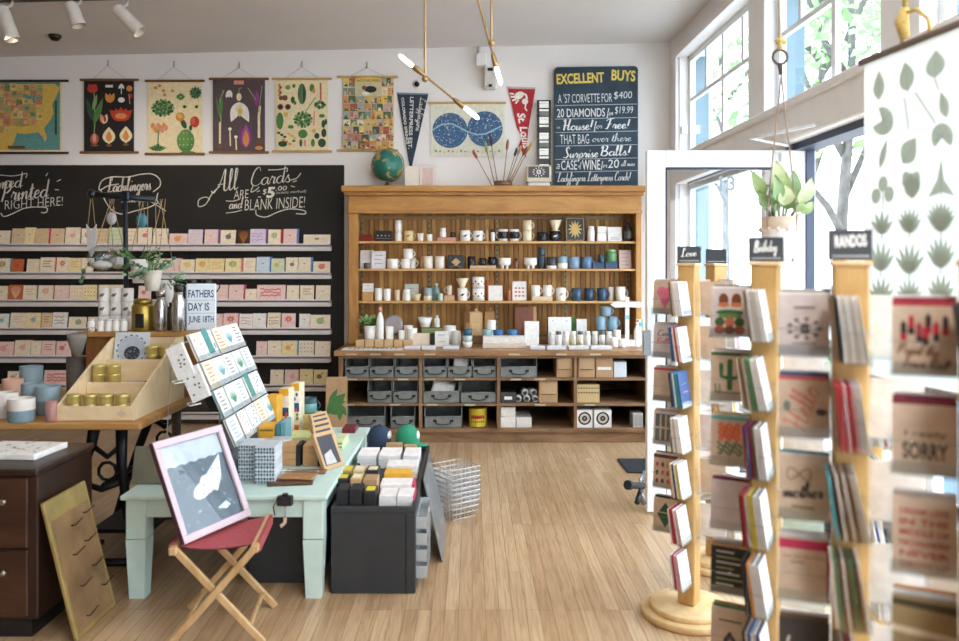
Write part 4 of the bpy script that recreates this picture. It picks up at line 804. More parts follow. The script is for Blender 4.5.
def footed(lab, x0, x1, yt):
    cx, r, h = at(x0, x1, yt, z2, YS); t = thing('footed_planter', lab, 'planter', (cx, YS, z2 + .0006), group=PG[2]); b = MB(); b.lathe([(0, h * .3), (r * .85, h * .3), (r, h * .45), (r * .97, h), (r * .88, h), (r * .86, h * .5), (0, h * .45)], CW, n=18); b.part('bowl', t)
    for a in (-.5, .5, 2.4, -2.4): b = MB(); b.cyl((r * .72 * math.sin(a), -r * .72 * math.cos(a), 0), (r * .7 * math.sin(a), -r * .7 * math.cos(a), h * .36), r * .2, CW, n=8); b.part('foot', t)
footed('left white planter on stubby feet, middle shelf', 498, 511, 258); footed('right white planter on stubby feet, middle shelf', 523.5, 537, 258)
bottle('figurine', 'small brown and black figurine between the footed planters', (X(516, YS), YS, z2 + .0006), .026, ZT(258.5, YS) - z2, V(120, 84, 64), BLK, PG[2])
jar('jar', 'dark teal stoneware jar with a domed lid, middle shelf', (X(542, YS), YS + .04, z2 + .0006), .036, ZT(247.5, YS) - z2, V(54, 74, 84), V(64, 88, 98), group=PG[2], lid=.35)
MU(2, 'dark bowl with pale foot near the teal stoneware jar', 546.5, 556.5, 257.2, V(62, 64, 68), m2=CW, band=(0, .25)); MU(2, 'pale blue cup with a white base and dark stripe', 557.5, 567.5, 256.5, SKY, m2=CW, band=(0, .45))
MU(2, 'light blue speckled mug on the middle shelf', 568.5, 579.5, 257, V(130, 160, 186), -1); MU(2, 'denim blue mug with handle to the right, middle shelf', 581, 592, 257, V(92, 122, 156), 1)
BX(2, 'dark blue flat gift box under the dark teal cup', 592.5, 604.5, 262, NAVY); BX(2, 'dark blue flat gift box under the green jar', 605.5, 617.5, 262, V(48, 74, 104)); zt = ZT(262, YS) + .001
MU(2, 'dark teal cup on a blue box at the right of the middle shelf', 598, 604.5, 254.6, V(50, 86, 96), on=zt); jar('jar', 'round green glazed jar on a blue box, middle shelf', (X(611, YS), YS, zt + .001), .05, ZT(249.6, YS) - zt, V(92, 140, 96), V(140, 176, 120), group=PG[2], lid=.2)
SC_(2, 'pale pink card with small print at the right end of the middle shelf', 619.5, 631.5, 250, V(226, 198, 190), lines(4, ptxt, z0=.2, z1=.8))
# -- bottom shelf
z3 = SH[2]
BX(3, 'tan wooden block holding a white card at the left of the bottom shelf', 362, 373, 292.2, V(196, 152, 98)); SC_(3, 'small white card standing on the tan wooden block', 362.5, 373.5, 283.5, paperw, lines(2, ptxt), on=ZT(292.2, YS) + .002)
MU(3, 'tall white tumbler, first right of the tan wooden block', 374.5, 382.5, 288.3); MU(3, 'tall white tumbler, second right of the tan wooden block', 383.5, 390.8, 288.8); MU(3, 'small beige cup right of the two tall white tumblers', 394.5, 400, 290, V(222, 204, 170))
SC_(3, 'pale green card at the back of the bottom shelf', 404.5, 418.5, 284, V(220, 226, 214), lines(2, ptxt, z0=.55, z1=.7), Y=YS + .08)
jar('jar', 'white porcelain jar in front of the pale green card', (X(406.5, YS), YS, z3 + .0006), .038, ZT(289.5, YS) - z3, V(230, 234, 226), CW, group=PG[3]); MU(3, 'low beige bowl in front of the pale green card', 411.5, 421.5, 294, V(214, 196, 160), taper=.7, name='bowl', cat='bowl')
MU(3, 'cup with grey-blue top and cream base, bottom shelf', 423.5, 432.5, 288, V(150, 166, 172), m2=CREAM, band=(.0, .38)); bottle('bottle', 'tall grey-green bottle on the bottom shelf', (X(436, YS), YS + .02, z3 + .0006), .036, ZT(283.5, YS) - z3, V(112, 142, 138), V(180, 200, 190), PG[3]); MU(3, 'small pale celadon cup before the tall grey-green bottle', 437.5, 443, 293.5, V(186, 204, 192), Y=YS - .05)
zk = ZT(295.3, YS); BX(3, 'small wooden block under a beige mug on the bottom shelf', 444, 454.5, 295.3, V(206, 164, 122)); MU(3, 'little beige mug standing on a wooden block, handle to its left', 446.5, 452, 285.6, V(222, 206, 184), -1, on=zk + .001)
zd = ZT(288.6, YS); MU(3, 'white mug with dark ring logo under the cream dripper', 457.5, 467.5, 288.6, CW, 1, logo=BLK); dripper('cream coffee dripper on the white ring logo mug, bottom shelf', X(462.3, YS), YS, zd + .001, .062, ZT(278.3, YS) - zd, CREAM, PG[3])
def tinw(lab, yb, yt, zb):
    t = thing('tin', lab, 'tin', (X(478.5, YS), YS, zb), group=PG[3]); h = ZT(yt, YS) - zb; b = MB(); r = .055; b.lathe([(0, 0), (r, 0), (r, h), (r * .9, h), (0, h - .004)], CW, n=20)
    for i in range(5): a = -1 + .5 * i; b.sphere((r * math.sin(a), -r * math.cos(a), h * (.4 + .2 * (i % 2))), .008, BLK if i % 2 else V(90, 90, 90), 8, 1, 1, .3)
    b.part('body', t)
tinw('lower printed white tin of the stacked pair', 300, 288.5, z3 + .0006); tinw('upper printed white tin of the stacked pair', 288.5, 276.8, ZT(288.5, YS) + .002)
MU(3, 'little orange cup behind the white card on the bottom shelf', 485.5, 490, 280, V(206, 110, 60), on=z3, Y=YS + .07); SC_(3, 'plain white card at the middle of the bottom shelf', 488.5, 502.5, 285.6, paperw); bottle('bottle', 'slim copper bottle by the plain white card', (X(509, YS), YS, z3 + .0006), .018, ZT(288, YS) - z3, V(172, 110, 80), V(172, 110, 80), PG[3])
SC_(3, 'white print card with rows of pink shapes on the bottom shelf', 512.5, 526.5, 281.4, paperw, lambda b, w_, h_: [b.ell(w_ * (-.25 + .25 * (i % 3)), h_ * (.25 + .2 * (i // 3)), .012, .009, PM(208, 120, 110)) for i in range(9)] and None)
BX(3, 'long pale wooden board under two white mugs on the bottom shelf', 531.5, 552.5, 296.5, V(214, 194, 160), dep=.1); zk = ZT(296.5, YS) + .001
MU(3, 'left white mug standing on the pale wooden board', 531, 540, 285.3, on=zk, hs=1); MU(3, 'right white mug standing on the pale wooden board', 543, 552, 285.3, on=zk, hs=1); MU(3, 'white mug with tan logo by the third metal strip', 556, 566, 287.8, CW, 1, logo=V(190, 150, 110))
for i, (a, c_) in enumerate(((571.5, V(52, 84, 110)), (584, V(44, 66, 92)), (597, V(46, 78, 104)))): MU(3, f'dark blue stoneware mug, {ORD[i]} of three in a row, bottom shelf', a, a + 10, 288.3, c_, 1 if i else -1, taper=.92)
MU(3, 'white tumbler half behind the last dark blue mug', 608, 614, 287, Y=YS + .05); MU(3, 'large white mug with big handle at the right of the bottom shelf', 615.5, 625.5, 286.8, CW, 1)
# -- counter: back row
YK = YH + .16; YM = YC + .36; YF_ = YC + .12
t = thing('potted_succulent', 'leafy green potted plant in a white pot on the counter', 'plant', (X(370.5, YM + .06), YM + .06, CT + .0006), group=PG[4])
zp = Z(325.5, YM + .06) - CT; b = MB(); b.lathe(cup_prof(.058, zp, .82), CW, n=18); b.lathe([(0, zp - .02), (.054, zp - .02)], M((60, 44, 34), .9), n=14); b.part('pot', t); b = MB()
for i in range(60):
    a, e = RND.uniform(0, 6.28), RND.uniform(.2, 1.4); d_ = Vector((math.cos(a) * math.cos(e), math.sin(a) * math.cos(e) * .8, math.sin(e))); l_ = RND.uniform(.06, .11); p0 = Vector((0, 0, zp - .02)); p1 = p0 + d_ * l_
    b.tube([p0, p1], .002, grn, 4); u = d_.orthogonal().normalized() * .016; b.add([p1 - d_ * .02, p1 + u, p1 + d_ * .03, p1 - u], [(0, 1, 2, 3)], (grn, lgr, dgr)[i % 3])
b.part('foliage', t)
bottle('bottle', 'tall white bottle with a pink cap by the potted plant', (X(380, YM + .02), YM + .02, CT + .02), .034, Z(307, YM) - CT - .02, CW, V(220, 150, 150), PG[4])
b = MB(); b.lathe([(0, 0), (.06, 0), (.088, .01), (.09, .014), (.06, .006), (0, .005)], V(168, 162, 160), n=28); b.solo('plate', 'round grey plate standing upright on the counter', 'plate', (X(393.5, YK - .03), YK - .03, ST + .095), group=PG[4], rot=(rad(78), 0, 0))
# kraft blocks
for i in range(6):
    x0 = 355.5 + i * 9.6; BX(4, f'small raw wooden block, {ORD[i]} in the row behind the printed mat', x0, x0 + 8.6, 340, V(210, 176, 132), dep=.06, Y=YM - .06)
zk = Z(340, YM - .06) + .002
MU(4, 'white cup standing before the round grey plate', 385.5, 393.5, 326.5, Y=YM + .06); MU(4, 'wide white bowl right of the round grey plate', 403.5, 413, 325.5, V(226, 224, 216), Y=YM + .1, taper=.7, name='bowl', cat='bowl'); MU(4, 'white cup before the wide white bowl', 398.5, 405, 330.5, Y=YM + .02); MU(4, 'small white bowl, right of another white cup on the counter', 407, 417.5, 328.5, Y=YM + .0, taper=.75, name='bowl', cat='bowl')
BX(4, 'flat moss green box under the big white bowl', 421.5, 443, 328.3, V(154, 162, 110), dep=.12, Y=YK - .03, on=ST); zk = Z(328.3, YK - .12) + .0
MU(4, 'big white bowl on the moss green box', 417.5, 432.5, 317.3, CW, Y=YK - .04, on=zk + .004, taper=.6, name='bowl', cat='bowl'); bottle('bottle', 'small white bottle with round cap on the moss green box', (X(437, YK - .04), YK - .04, zk + .004), .026, Z(315.5, YK - .04) - zk, CW, CW, PG[4])
SC_(4, 'cream card in front on the counter by a black box', 413, 429.5, 333.5, V(232, 216, 194), Y=YM - .05, t_=.02, lean=-6); BX(4, 'slim black box between the cream and white cards', 430, 434.5, 333.5, BLK, dep=.05, Y=YM - .03); SC_(4, 'white card on the counter right of the slim black box', 435, 449, 331.5, paperw, lines(2, ptxt), Y=YM - .05, t_=.02, lean=-6)
MU(4, 'white patterned mug behind the white card on the counter', 444, 456, 325.8, V(226, 226, 228), 1, Y=YM + .1); MU(4, 'pale grey tumbler in front of the white patterned mug', 451.5, 461, 331, V(214, 216, 208), Y=YM - .02)
zz = CT
for i, (y_, m_, n_) in enumerate(((341.5, CW, 'white bottom'), (335.5, V(190, 204, 204), 'pale blue middle'), (329.5, V(46, 96, 120), 'dark blue top'))):
    h_ = Z(y_, YM - .1) - zz; mug('bowl', f'{n_} bowl of the stack of three at the counter front', 'bowl', (X(467.6, YM - .1), YM - .1, zz + .0008), .045, h_, m_, 0, group=PG[4], taper=.8); zz += h_
def bag(lab, x0, x1, yt, Y, k=V(190, 146, 96, r=.8)):
    cx, r, h = at(x0, x1, yt, ST, Y); t = thing('paper_bag', lab, 'bag', (cx, Y, ST + .0006), group='kraft bags on the counter'); b = MB()
    for i in range(4):
        f0, f1 = h * .84 * i / 4, h * .84 * (i + 1) / 4; a, c_ = 1 - .01 * i, 1 - .01 * (i + 1); b.add([(-r * a, -.03 * a, f0), (r * a, -.03 * a, f0), (r * a, .03 * a, f0), (-r * a, .03 * a, f0), (-r * c_, -.03 * c_, f1), (r * c_, -.03 * c_, f1), (r * c_, .03 * c_, f1), (-r * c_, .03 * c_, f1)], [(0, 1, 5, 4), (1, 2, 6, 5), (2, 3, 7, 6), (3, 0, 4, 7)] + ([(3, 2, 1, 0)] if i == 0 else []), k)
    b.add([(-r * .96, -.0288, h * .84), (r * .96, -.0288, h * .84), (r * .96, .0288, h * .84), (-r * .96, .0288, h * .84), (-r * .22, -.006, h * .91), (r * .22, -.006, h * .91), (r * .22, .006, h * .91), (-r * .22, .006, h * .91)], [(0, 1, 5, 4), (1, 2, 6, 5), (2, 3, 7, 6), (3, 0, 4, 7), (4, 5, 6, 7)], k); b.part('sack', t)
    b = MB(); b.lathe([(0, h * .9), (.012, h * .9), (.02, h * .96), (.014, h), (0, h)], k, n=8); b.part('tied_top', t)
    b = MB(); b.b2(-r * .6, r * .6, -.0315, -.0302, h * .12, h * .45, V(228, 196, 150, r=.8)); b.part('label', t)
bag('small kraft bag half hidden behind the front kraft bag', 464, 474, 308, YK + .03); bag('kraft bag with pale label in front of the other two', 469.5, 482.5, 308.5, YK - .06, V(222, 184, 138, r=.8)); bag('kraft bag at the right of the three on the counter', 484.5, 494.5, 307.5, YK + .02)
MU(4, 'white ribbed cup before the kraft bags', 487, 496, 320.3, Y=YM + .1)
b = BX(4, 'long flat white box at the middle of the counter front', 482.5, 526.5, 343.5, V(226, 206, 190), dep=.2, Y=YM - .09); BX(4, 'long white lid box lying on the long flat white box', 483, 526, 337.5, paperw, dep=.19, Y=YM - .09, on=Z(343.5, YM - .19) + .001); 
for i, (a, b_) in enumerate(((482, 492), (492.5, 503), (507, 518))): MU(4, ('pale teal', 'deep blue', 'bright blue')[i] + ' bowl behind the long white boxes', a, b_ + 1, 329.5, (V(150, 184, 188), V(56, 100, 150), V(78, 122, 172))[i], Y=YM + .08, taper=.7, name='bowl', cat='bowl')
SC_(4, 'reddish brown cutting board leaning on the hutch back', 515, 533.5, 307.3, wood((142, 78, 50), (108, 54, 34), .4, (20, 14, 3)), name='cutting_board', cat='board', Y=YK - .06, t_=.02, on=ST, lean=-6); SC_(4, 'narrow tan board leaning right of the reddish brown cutting board', 532, 536.5, 307, wood((222, 182, 130), (200, 156, 104), .4, (20, 14, 3)), name='cutting_board', cat='board', Y=YK - .03, t_=.02, on=ST, lean=-5)
BX(4, 'white paper gift bag with a small emblem on the counter', 524.5, 539, 321.5, paperw, dep=.05, Y=YM + .04, name='gift_bag', cat='bag', extra=lambda b, d: lines(2, ptxt, z0=.5, z1=.62)(b, d[0], d[2]))
SC_(4, 'large white gift set box with two small tabs', 548.5, 571.5, 317.5, paperw, lambda b, w_, h_: [b.ell(x_ * w_, h_ * .86, .007, .005, ptxt) for x_ in (-.3, .3)] and None, name='gift_box', cat='box', Y=YM + .12, t_=.04, lean=-4); SC_(4, 'slim green tag behind the white boxes on the counter', 571.5, 577, 317.5, grn, Y=YM + .18); SC_(4, 'smaller white gift box right of the slim green tag', 577, 587, 319.5, paperw, name='gift_box', cat='box', Y=YM + .12, t_=.04, lean=-4)
for i in range(9): jar('jar', f'small white jar with dark label, {ORD[i]} from the left in the counter row', (X(551.5 + i * 7.2, YM + .02), YM + .02, CT + .0006), .028, Z(331.5, YM) - CT, V(236, 234, 228) if i % 3 else V(206, 206, 200), V(90, 90, 90) if i % 3 == 1 else CW, group='small jars on the counter')
for i, (a, b_, lab) in enumerate(((530, 545, 'grey lettered card stack lying by the white gift bag'), (547, 566, 'white card stack lying flat below the large gift box'), (569, 589, 'white card stack lying in front of the small jars'), (591, 612, 'pale card stack lying flat at the right of the counter'), (404.5, 420, 'white leaflets lying right of the printed mat'), (421.5, 436, 'white notecards lying beside a black clip on the counter'), (443, 459, 'pale paper lying in front of the grey tumbler'))):
    BX(4, lab, a, b_, 346.5, V(226, 226, 230), dep=.13, Y=YF_, name='card_stack', cat='cards', on=CT)
gold = M((212, 176, 84), .3, .9)
for i, px in enumerate((571.5, 579.5)):
    t = thing('scissors', ('left', 'right')[i] + ' gold scissors standing in front of the small jars', 'scissors', (X(px, YM - .06), YM - .06, CT + .0008), group='gold scissors'); 
    for s_ in (-1, 1):
        b = MB(); b.tube([(s_ * .012, 0, .004), (-s_ * .004, 0, .045), (-s_ * .01, 0, .075)], .004, gold, 6); b.part('blade', t); b = MB(); b.tube([(s_ * (.014 + .01 * math.cos(a * .785)), 0, .014 + .013 * math.sin(a * .785)) for a in range(8)], .0035, gold, 6, True); b.part('finger_loop', t)
zb0 = CT; 
BX(4, 'stack of pale saucers under the blue cups, lower part', 597, 618, 337, V(200, 206, 206), dep=.12, Y=YM + .1, name='saucer_stack', cat='saucers'); 
t_ = Z(328, YM + .1)
b = MB(); b.lathe([(0, 0), (.05, 0), (.085, .012), (.085, .016), (0, .008)], V(196, 206, 204), n=22); mp_ = b.mesh('plate'); zq = Z(337, YM + .04)
for i, lab in enumerate(('lower pale blue plate under the blue cups', 'middle pale blue plate under the blue cups', 'upper pale blue plate under the blue cups')): put(mp_, 'plate', lab, 'plate', (X(607, YM + .1), YM + .1, zq + .001 + i * .018), group=PG[4])
zq += .056
MU(4, 'pale blue cup at the lower left of the cup pyramid', 595.5, 605.5, 316.3, SKY, 1, Y=YM + .1, on=zq + .001); MU(4, 'pale blue cup at the lower right of the cup pyramid', 607.5, 617.5, 316.8, SKY, 1, Y=YM + .1, on=zq + .001); MU(4, 'pale blue cup on top of the cup pyramid, dark inside', 600.5, 611, 307, SKY, 1, Y=YM + .1, on=Z(316.3, YM + .1) + .003)
# white wooden signpost
t = thing('wooden_signpost', 'small white wooden signpost with two arms on the counter', 'signpost', (X(627, YM - .02), YM - .02, CT + .0006)); sw = V(232, 222, 214, r=.6); hh = Z(297, YM - .02) - CT
b = MB(); b.b2(-.018, .018, -.01, .01, 0, hh, sw, .003); b.b2(-.019, .019, -.011, .011, hh * .55, hh * .63, V(130, 190, 196)); b.part('post', t); zz = Z(304.5, YM) - CT
for s_ in (-1, 1): b = MB(); b.prism([(0, zz - .022), (s_ * .11, zz - .026), (s_ * .15, zz), (s_ * .11, zz + .026), (0, zz + .022)], -.022, -.011, sw); b.part('arm', t)
b = MB(); b.box((0, 0, .012), (.12, .09, .022), sw, bv=.004); b.part('foot', t)
for i, (a, b_, yt, c_) in enumerate(((609.5, 619, 337.5, CW), (613, 621, 330, V(240, 226, 220)), (617, 627, 339, V(236, 226, 220)), (628.5, 637, 340, CW))): MU(4, ('white cup heaped at the left of the signpost foot', 'pale pink cup behind the heap of white cups', 'shell white cup before the signpost', 'white cup right of the signpost foot')[i], a, b_, yt, c_, Y=YM - .1 + .1 * (i % 2), taper=.8)
t = thing('tea_towel', 'pale tea towel with teal and red motifs hanging at the counter end', 'towel', (X(640, YM + .06), YM + .06, CT + .0006)); b = MB(); pts = []
for i in range(9):
    for j in range(7): pts.append(((-.05 + .1 * i / 8) * (1 - .35 * j / 6), .012 * math.sin(i * 1.5), .235 * j / 6))
b.add(pts, [(i * 7 + j, (i + 1) * 7 + j, (i + 1) * 7 + j + 1, i * 7 + j + 1) for i in range(8) for j in range(6)], V(232, 228, 206, r=.9), True); b.part('cloth', t)
b = MB(); b.ell(.0, .19, .022, .02, V(84, 176, 186, r=.9), -.016); b.ell(-.02, .06, .012, .03, V(84, 160, 130, r=.9), -.016); b.ell(-.025, .215, .012, .014, V(214, 90, 80, r=.9), -.016); b.part('motif', t)
def jug(t_=0): pass
bottle('bottle', 'white bottle with pale label at the right end of the counter', (X(637, YM - .02), YM - .02, CT + .0006), .028, Z(322, YM) - CT, CW, V(220, 216, 210), PG[4])
# printed mat
b = MB(); mx0, mx1 = X(343, YF_), X(404, YF_); w_ = mx1 - mx0; b.b2(-w_ / 2, w_ / 2, -.09, .1, 0, .004, paperw); T2 = Matrix.Rotation(rad(-90), 4, 'X')
for i in range(11):
    for j in range(3): b.add([(-w_ * .4 + i * w_ * .075, -.05 + j * .045, .0043), (-w_ * .4 + i * w_ * .075 + w_ * (.03 + .03 * ((i + j) % 2)), -.05 + j * .045, .0043), (-w_ * .4 + i * w_ * .075 + w_ * (.03 + .03 * ((i + j) % 2)), -.02 + j * .045, .0043), (-w_ * .4 + i * w_ * .075, -.02 + j * .045, .0043)], [(0, 1, 2, 3)], PM(74, 84, 104))
b.solo('printed_mat', 'white mat with dark blue print lying at the left of the counter', 'mat', ((mx0 + mx1) / 2, YF_ - .02, CT + .0006))

# ---------------------------------------------------------------- cubbies: grey metal bins, kraft boxes
binm = M((134, 140, 138), .5, .2, var=.25, scale=18); bind = M((58, 60, 62), .4, .8)
def bin_(lab, x0, x1, row, yt, fill=None):
    zb = (zf[0], zf[1], zf[2])[row]; Yb = YC + .02; cx, r, h = at(x0, x1, yt, zb, Yb); dpt = .4
    t = thing('storage_bin', lab, 'bin', (cx, Yb, zb + .0008), group='grey metal storage bins'); b = MB(); hf = h * .52
    b.b2(-r, r, 0, .006, 0, hf, binm, .002); b.b2(-r, r, dpt - .006, dpt, 0, h, binm); b.b2(-r, r, 0, dpt, 0, .005, binm)
    for s_ in (-1, 1):
        xx = s_ * (r - .003); b.add([(xx - .003, 0, 0), (xx - .003, dpt, 0), (xx - .003, dpt, h), (xx - .003, .03, h), (xx - .003, 0, hf), (xx + .003, 0, 0), (xx + .003, dpt, 0), (xx + .003, dpt, h), (xx + .003, .03, h), (xx + .003, 0, hf)], [(0, 1, 2, 3, 4), (9, 8, 7, 6, 5), (3, 2, 7, 8), (4, 3, 8, 9), (0, 4, 9, 5)], binm)
    b.tube([(-r, .0, hf), (r, .0, hf)], .0045, binm, 6); b.part('body', t)
    b = MB(); hw = min(.07, r * .72); zz = hf * .62
    b.tube([(-hw, 0, zz), (-hw, -.012, zz), (-hw * .8, -.03, zz - .02), (0, -.036, zz - .028), (hw * .8, -.03, zz - .02), (hw, -.012, zz), (hw, 0, zz)], .0045, bind, 6)
    for s_ in (-1, 1): b.box((s_ * hw, -.003, zz), (.03, .006, .02), bind, bv=.002)
    b.part('handle', t)
    return zb, cx, r, h
B1 = ((345, 369, 'top row at the left end of the counter'), (369.7, 394, 'top row, second from the left end'), (394.7, 418.6, 'top row, third from the left end'), (423, 446.8, 'top row, left of the bin full of papers'), (472.8, 496, 'top row, right of the bin full of papers'))
for a, b_, s_ in B1: bin_(f'empty narrow grey metal bin, {s_}', a, b_, 0, 356.8)
zb, cx, r, h = bin_('narrow grey metal bin full of white papers, top row', 447.5, 472.2, 0, 356.8)
def papers(cx, zb, r, n, lab, ang):
    for i in range(n):
        b = MB(); b.box((0, 0, .088), (r * 1.4, .003, .124), paperw); b.solo('paper_sheet', lab, 'paper', (cx + RND.uniform(-.02, .02), YC + .06 + i * .04, zb + .012), group=lab, rot=(rad(-16 + RND.uniform(-4, 4)), rad(ang + RND.uniform(-5, 5)), 0))
papers(cx, zb - .004, r * .75, 5, 'loose white paper in the narrow metal bin of the top row', 3)
bin_('wide grey metal bin in the middle of the top row', 500.5, 537, 0, 356.8)
bin_('narrow grey metal bin in the second row, left one of two', 367.5, 392, 1, 381); bin_('narrow grey metal bin in the second row, right one of two', 393, 418, 1, 381)
zb, cx, r, h = bin_('wide grey metal bin full of white envelopes, second row', 423, 459.5, 1, 381); papers(cx, zb + .0, r * .8, 6, 'loose white envelope in the wide metal bin of the second row', 12)
bin_('wide empty grey metal bin beside the bin of envelopes', 460.5, 496.2, 1, 383)
bin_('wide grey metal bin at the left of the bottom row', 347, 385, 2, 406); bin_('narrow grey metal bin right of the wide one in the bottom row', 390.5, 415, 2, 406); bin_('wide grey metal bin left of the yellow tin', 424.5, 462, 2, 406)
t = thing('tin', 'yellow tin with red lettering in the bottom row of cubbies', 'tin', (X(478, YC + .12), YC + .12, zf[2] + .0008)); b = MB(); r = .077; h = Z(407.5, YC + .12) - zf[2]; b.lathe([(0, 0), (r, 0), (r * 1.02, .004), (r, .01), (r, h - .01), (r * 1.02, h - .004), (r * .95, h), (0, h - .004)], V(222, 194, 60), n=24); b.part('can', t)
b = MB()
for i in range(7):
    a = -.7 + i * .22; 
    for z0, s_, c_ in ((.55, .012, V(176, 44, 40)), (.3, .007, V(90, 70, 40))): b.sphere((r * math.sin(a), -r * math.cos(a), h * z0), s_, c_, 6, 1.4, .8, .25)
b.part('print', t)
kraft = M((184, 150, 112), .8, var=.1)
def kbox(lab, x0, x1, row, yt, name='kraft_box', m=kraft, extra=None, dep=.3):
    zb = zf[row]; cx, r, h = at(x0, x1, yt, zb, YC + .03); return bxo(name, lab, 'box', (cx, YC + .03 + dep / 2, zb + .0008), (2 * r, dep, h), m, 'boxes in the counter cubbies', 0, extra)
def flap(b, d): b.prism([(-d[0] * .42, d[2] * .92), (d[0] * .42, d[2] * .92), (d[0] * .42, d[2] * .42), (d[0] * .34, d[2] * .36), (-d[0] * .34, d[2] * .36), (-d[0] * .42, d[2] * .42)], -d[1] / 2 - .006, -d[1] / 2 - .001, M((194, 162, 124), .8)); b.line([(-d[0] * .4, d[2] * .38), (d[0] * .4, d[2] * .38)], .006, PM(90, 68, 48), -d[1] / 2 - .007)
kbox('kraft box with a flap front in the top row beside the empty cubby', 556.5, 572.8, 0, 356.5, extra=flap); kbox('kraft box with a flap front at the left of the last top cubby', 578.2, 595, 0, 356.5, extra=flap); kbox('kraft box with a white label beside another flap box, top right', 595.8, 613, 0, 356.5, extra=lambda b, d: b.poly([(-d[0] * .4, d[2] * .36), (d[0] * .4, d[2] * .36), (d[0] * .4, d[2] * .5), (-d[0] * .4, d[2] * .5)], paperw, -d[1] / 2))
kbox('small white box with blue print in the top right cubby', 613.8, 626.5, 0, 362, m=V(214, 222, 230), extra=lambda b, d: lines(3, PM(90, 120, 160), z0=.3, z1=.75)(b, d[0], d[2]) or None, dep=.15)
kbox('kraft box with a flap front in the second row', 539, 557.5, 1, 380.5, extra=flap); kbox('dark document box with white label in the second row', 500.5, 516, 1, 392.5, m=V(60, 64, 68), extra=lambda b, d: b.poly([(-d[0] * .25, d[2] * .3), (d[0] * .25, d[2] * .3), (d[0] * .25, d[2] * .6), (-d[0] * .25, d[2] * .6)], paperw, -d[1] / 2))
def spots(b, d):
    for i in range(16): b.ell(d[0] * (-.42 + .12 * (i % 8)), d[2] * (.55 + .25 * (i // 8)), .009, .007, (PM(120, 100, 60), PM(90, 100, 70))[i % 2], -d[1] / 2)
kbox('kraft gift box with a leafy printed top in the second row', 577, 599.5, 1, 384.5, m=V(206, 178, 130), extra=spots)
jb = MB(); jb.lathe([(.026, 0), (.03, .004), (.03, .14), (.02, .16), (.02, .15), (.026, .13), (.026, .006), (0, .006)], V(206, 208, 208, r=.1), n=14); me = jb.mesh('glass_tube')
for i, (px, k_) in enumerate(((520.5, 0), (528, 0), (535.5, 0), (524, 1), (531.5, 1))): put(me, 'glass_tube', ('left', 'middle', 'right', 'left', 'right')[i] + (' white-rimmed tube in the lower layer of the second row cubby', ' white-rimmed tube of the two lying on top')[k_], 'tube', (X(px, YC + .04), YC + .2, zf[1] + .031 + k_ * .052), (rad(90), 0, rad(4 * (i - 2))), 'tubes in the second row cubby')
kbox('lower white box of the stacked two in the bottom row', 500.5, 515.5, 2, 417.2, m=paperw); zz = Z(417.2, YC + .03) + .0015; h = Z(407.3, YC + .03) - zz
bxo('white_box', 'upper white box of the stacked two in the bottom row', 'box', (X(508, YC + .03), YC + .18, zz), (.125, .29, h), paperw, 'boxes in the counter cubbies'); kbox('single low white box right of the stacked white boxes', 516.3, 531.5, 2, 417.5, m=V(226, 224, 220))
def ring(b, d):
    for r_, c_ in ((.055, BLK), (.042, V(196, 190, 180)), (.022, BLK), (.01, V(150, 140, 120))): b.ell(0, d[2] * .52, r_, r_, c_, -d[1] / 2, n=20)
kbox('white box with a round dark speaker print, left of two', 576.8, 592.5, 2, 410, m=paperw, extra=ring); kbox('white box with a round dark speaker print, right of two', 594, 611.5, 2, 410, m=paperw, extra=ring)
kbox('small grey striped box at the right end of the bottom row', 633, 643, 2, 413, m=V(200, 200, 196), extra=lambda b, d: [b.line([(d[0] * (-.4 + .13 * i), d[2] * .1), (d[0] * (-.4 + .13 * i), d[2] * .85)], .004, PM(110, 110, 110), -d[1] / 2) for i in range(7)] and None, dep=.15)

# ---------------------------------------------------------------- on top of the hutch
YT = YH + .12
t = thing('globe', 'green tabletop globe on the hutch below the park poster', 'globe', (X(387, YT), YT, HT + .0006)); r = 16.2 * YT / F; zc = .055 + r
b = MB(); 
def globe_mat():
    m = bpy.data.materials.new('globe'); m.use_nodes = True; nt = m.node_tree; p = nt.nodes['Principled BSDF']; p.inputs['Roughness'].default_value = .3
    tc = nt.nodes.new('ShaderNodeTexCoord'); n = nt.nodes.new('ShaderNodeTexNoise'); n.inputs['Scale'].default_value = 7; n.inputs['Detail'].default_value = 3; nt.links.new(tc.outputs['Object'], n.inputs['Vector'])
    c = nt.nodes.new('ShaderNodeValToRGB'); c.color_ramp.interpolation = 'CONSTANT'; c.color_ramp.elements[0].color = rgba((44, 112, 98)); c.color_ramp.elements[1].position = .53; c.color_ramp.elements[1].color = rgba((176, 150, 92)); e = c.color_ramp.elements.new(.6); e.color = rgba((96, 130, 74))
    nt.links.new(n.outputs['Fac'], c.inputs['Fac']); nt.links.new(c.outputs['Color'], p.inputs['Base Color']); return m
b.sphere((0, 0, zc), r, globe_mat(), 24); b.part('ball', t); br_ = M((176, 150, 96), .35, .8)
b = MB(); b.tube([(r * 1.06 * math.sin(a), 0, zc - r * 1.06 * math.cos(a)) for a in [.2 + PI * i / 14 for i in range(14)]], .005, br_, 6); b.part('meridian_arm', t)
b = MB(); b.lathe([(0, 0), (.075, 0), (.07, .012), (.02, .022), (.012, .05), (0, .052)], br_, n=20); b.part('stand', t)
BX2 = lambda n_, lab, x0, x1, yt, m, Y=YT, dep=.06, extra=None, cat='box': bxo(n_, lab, cat, (X((x0 + x1) / 2, Y), Y, HT + .0006), ((x1 - x0) * Y / F, dep, Z(yt, Y) - HT), m, None, 0, extra)
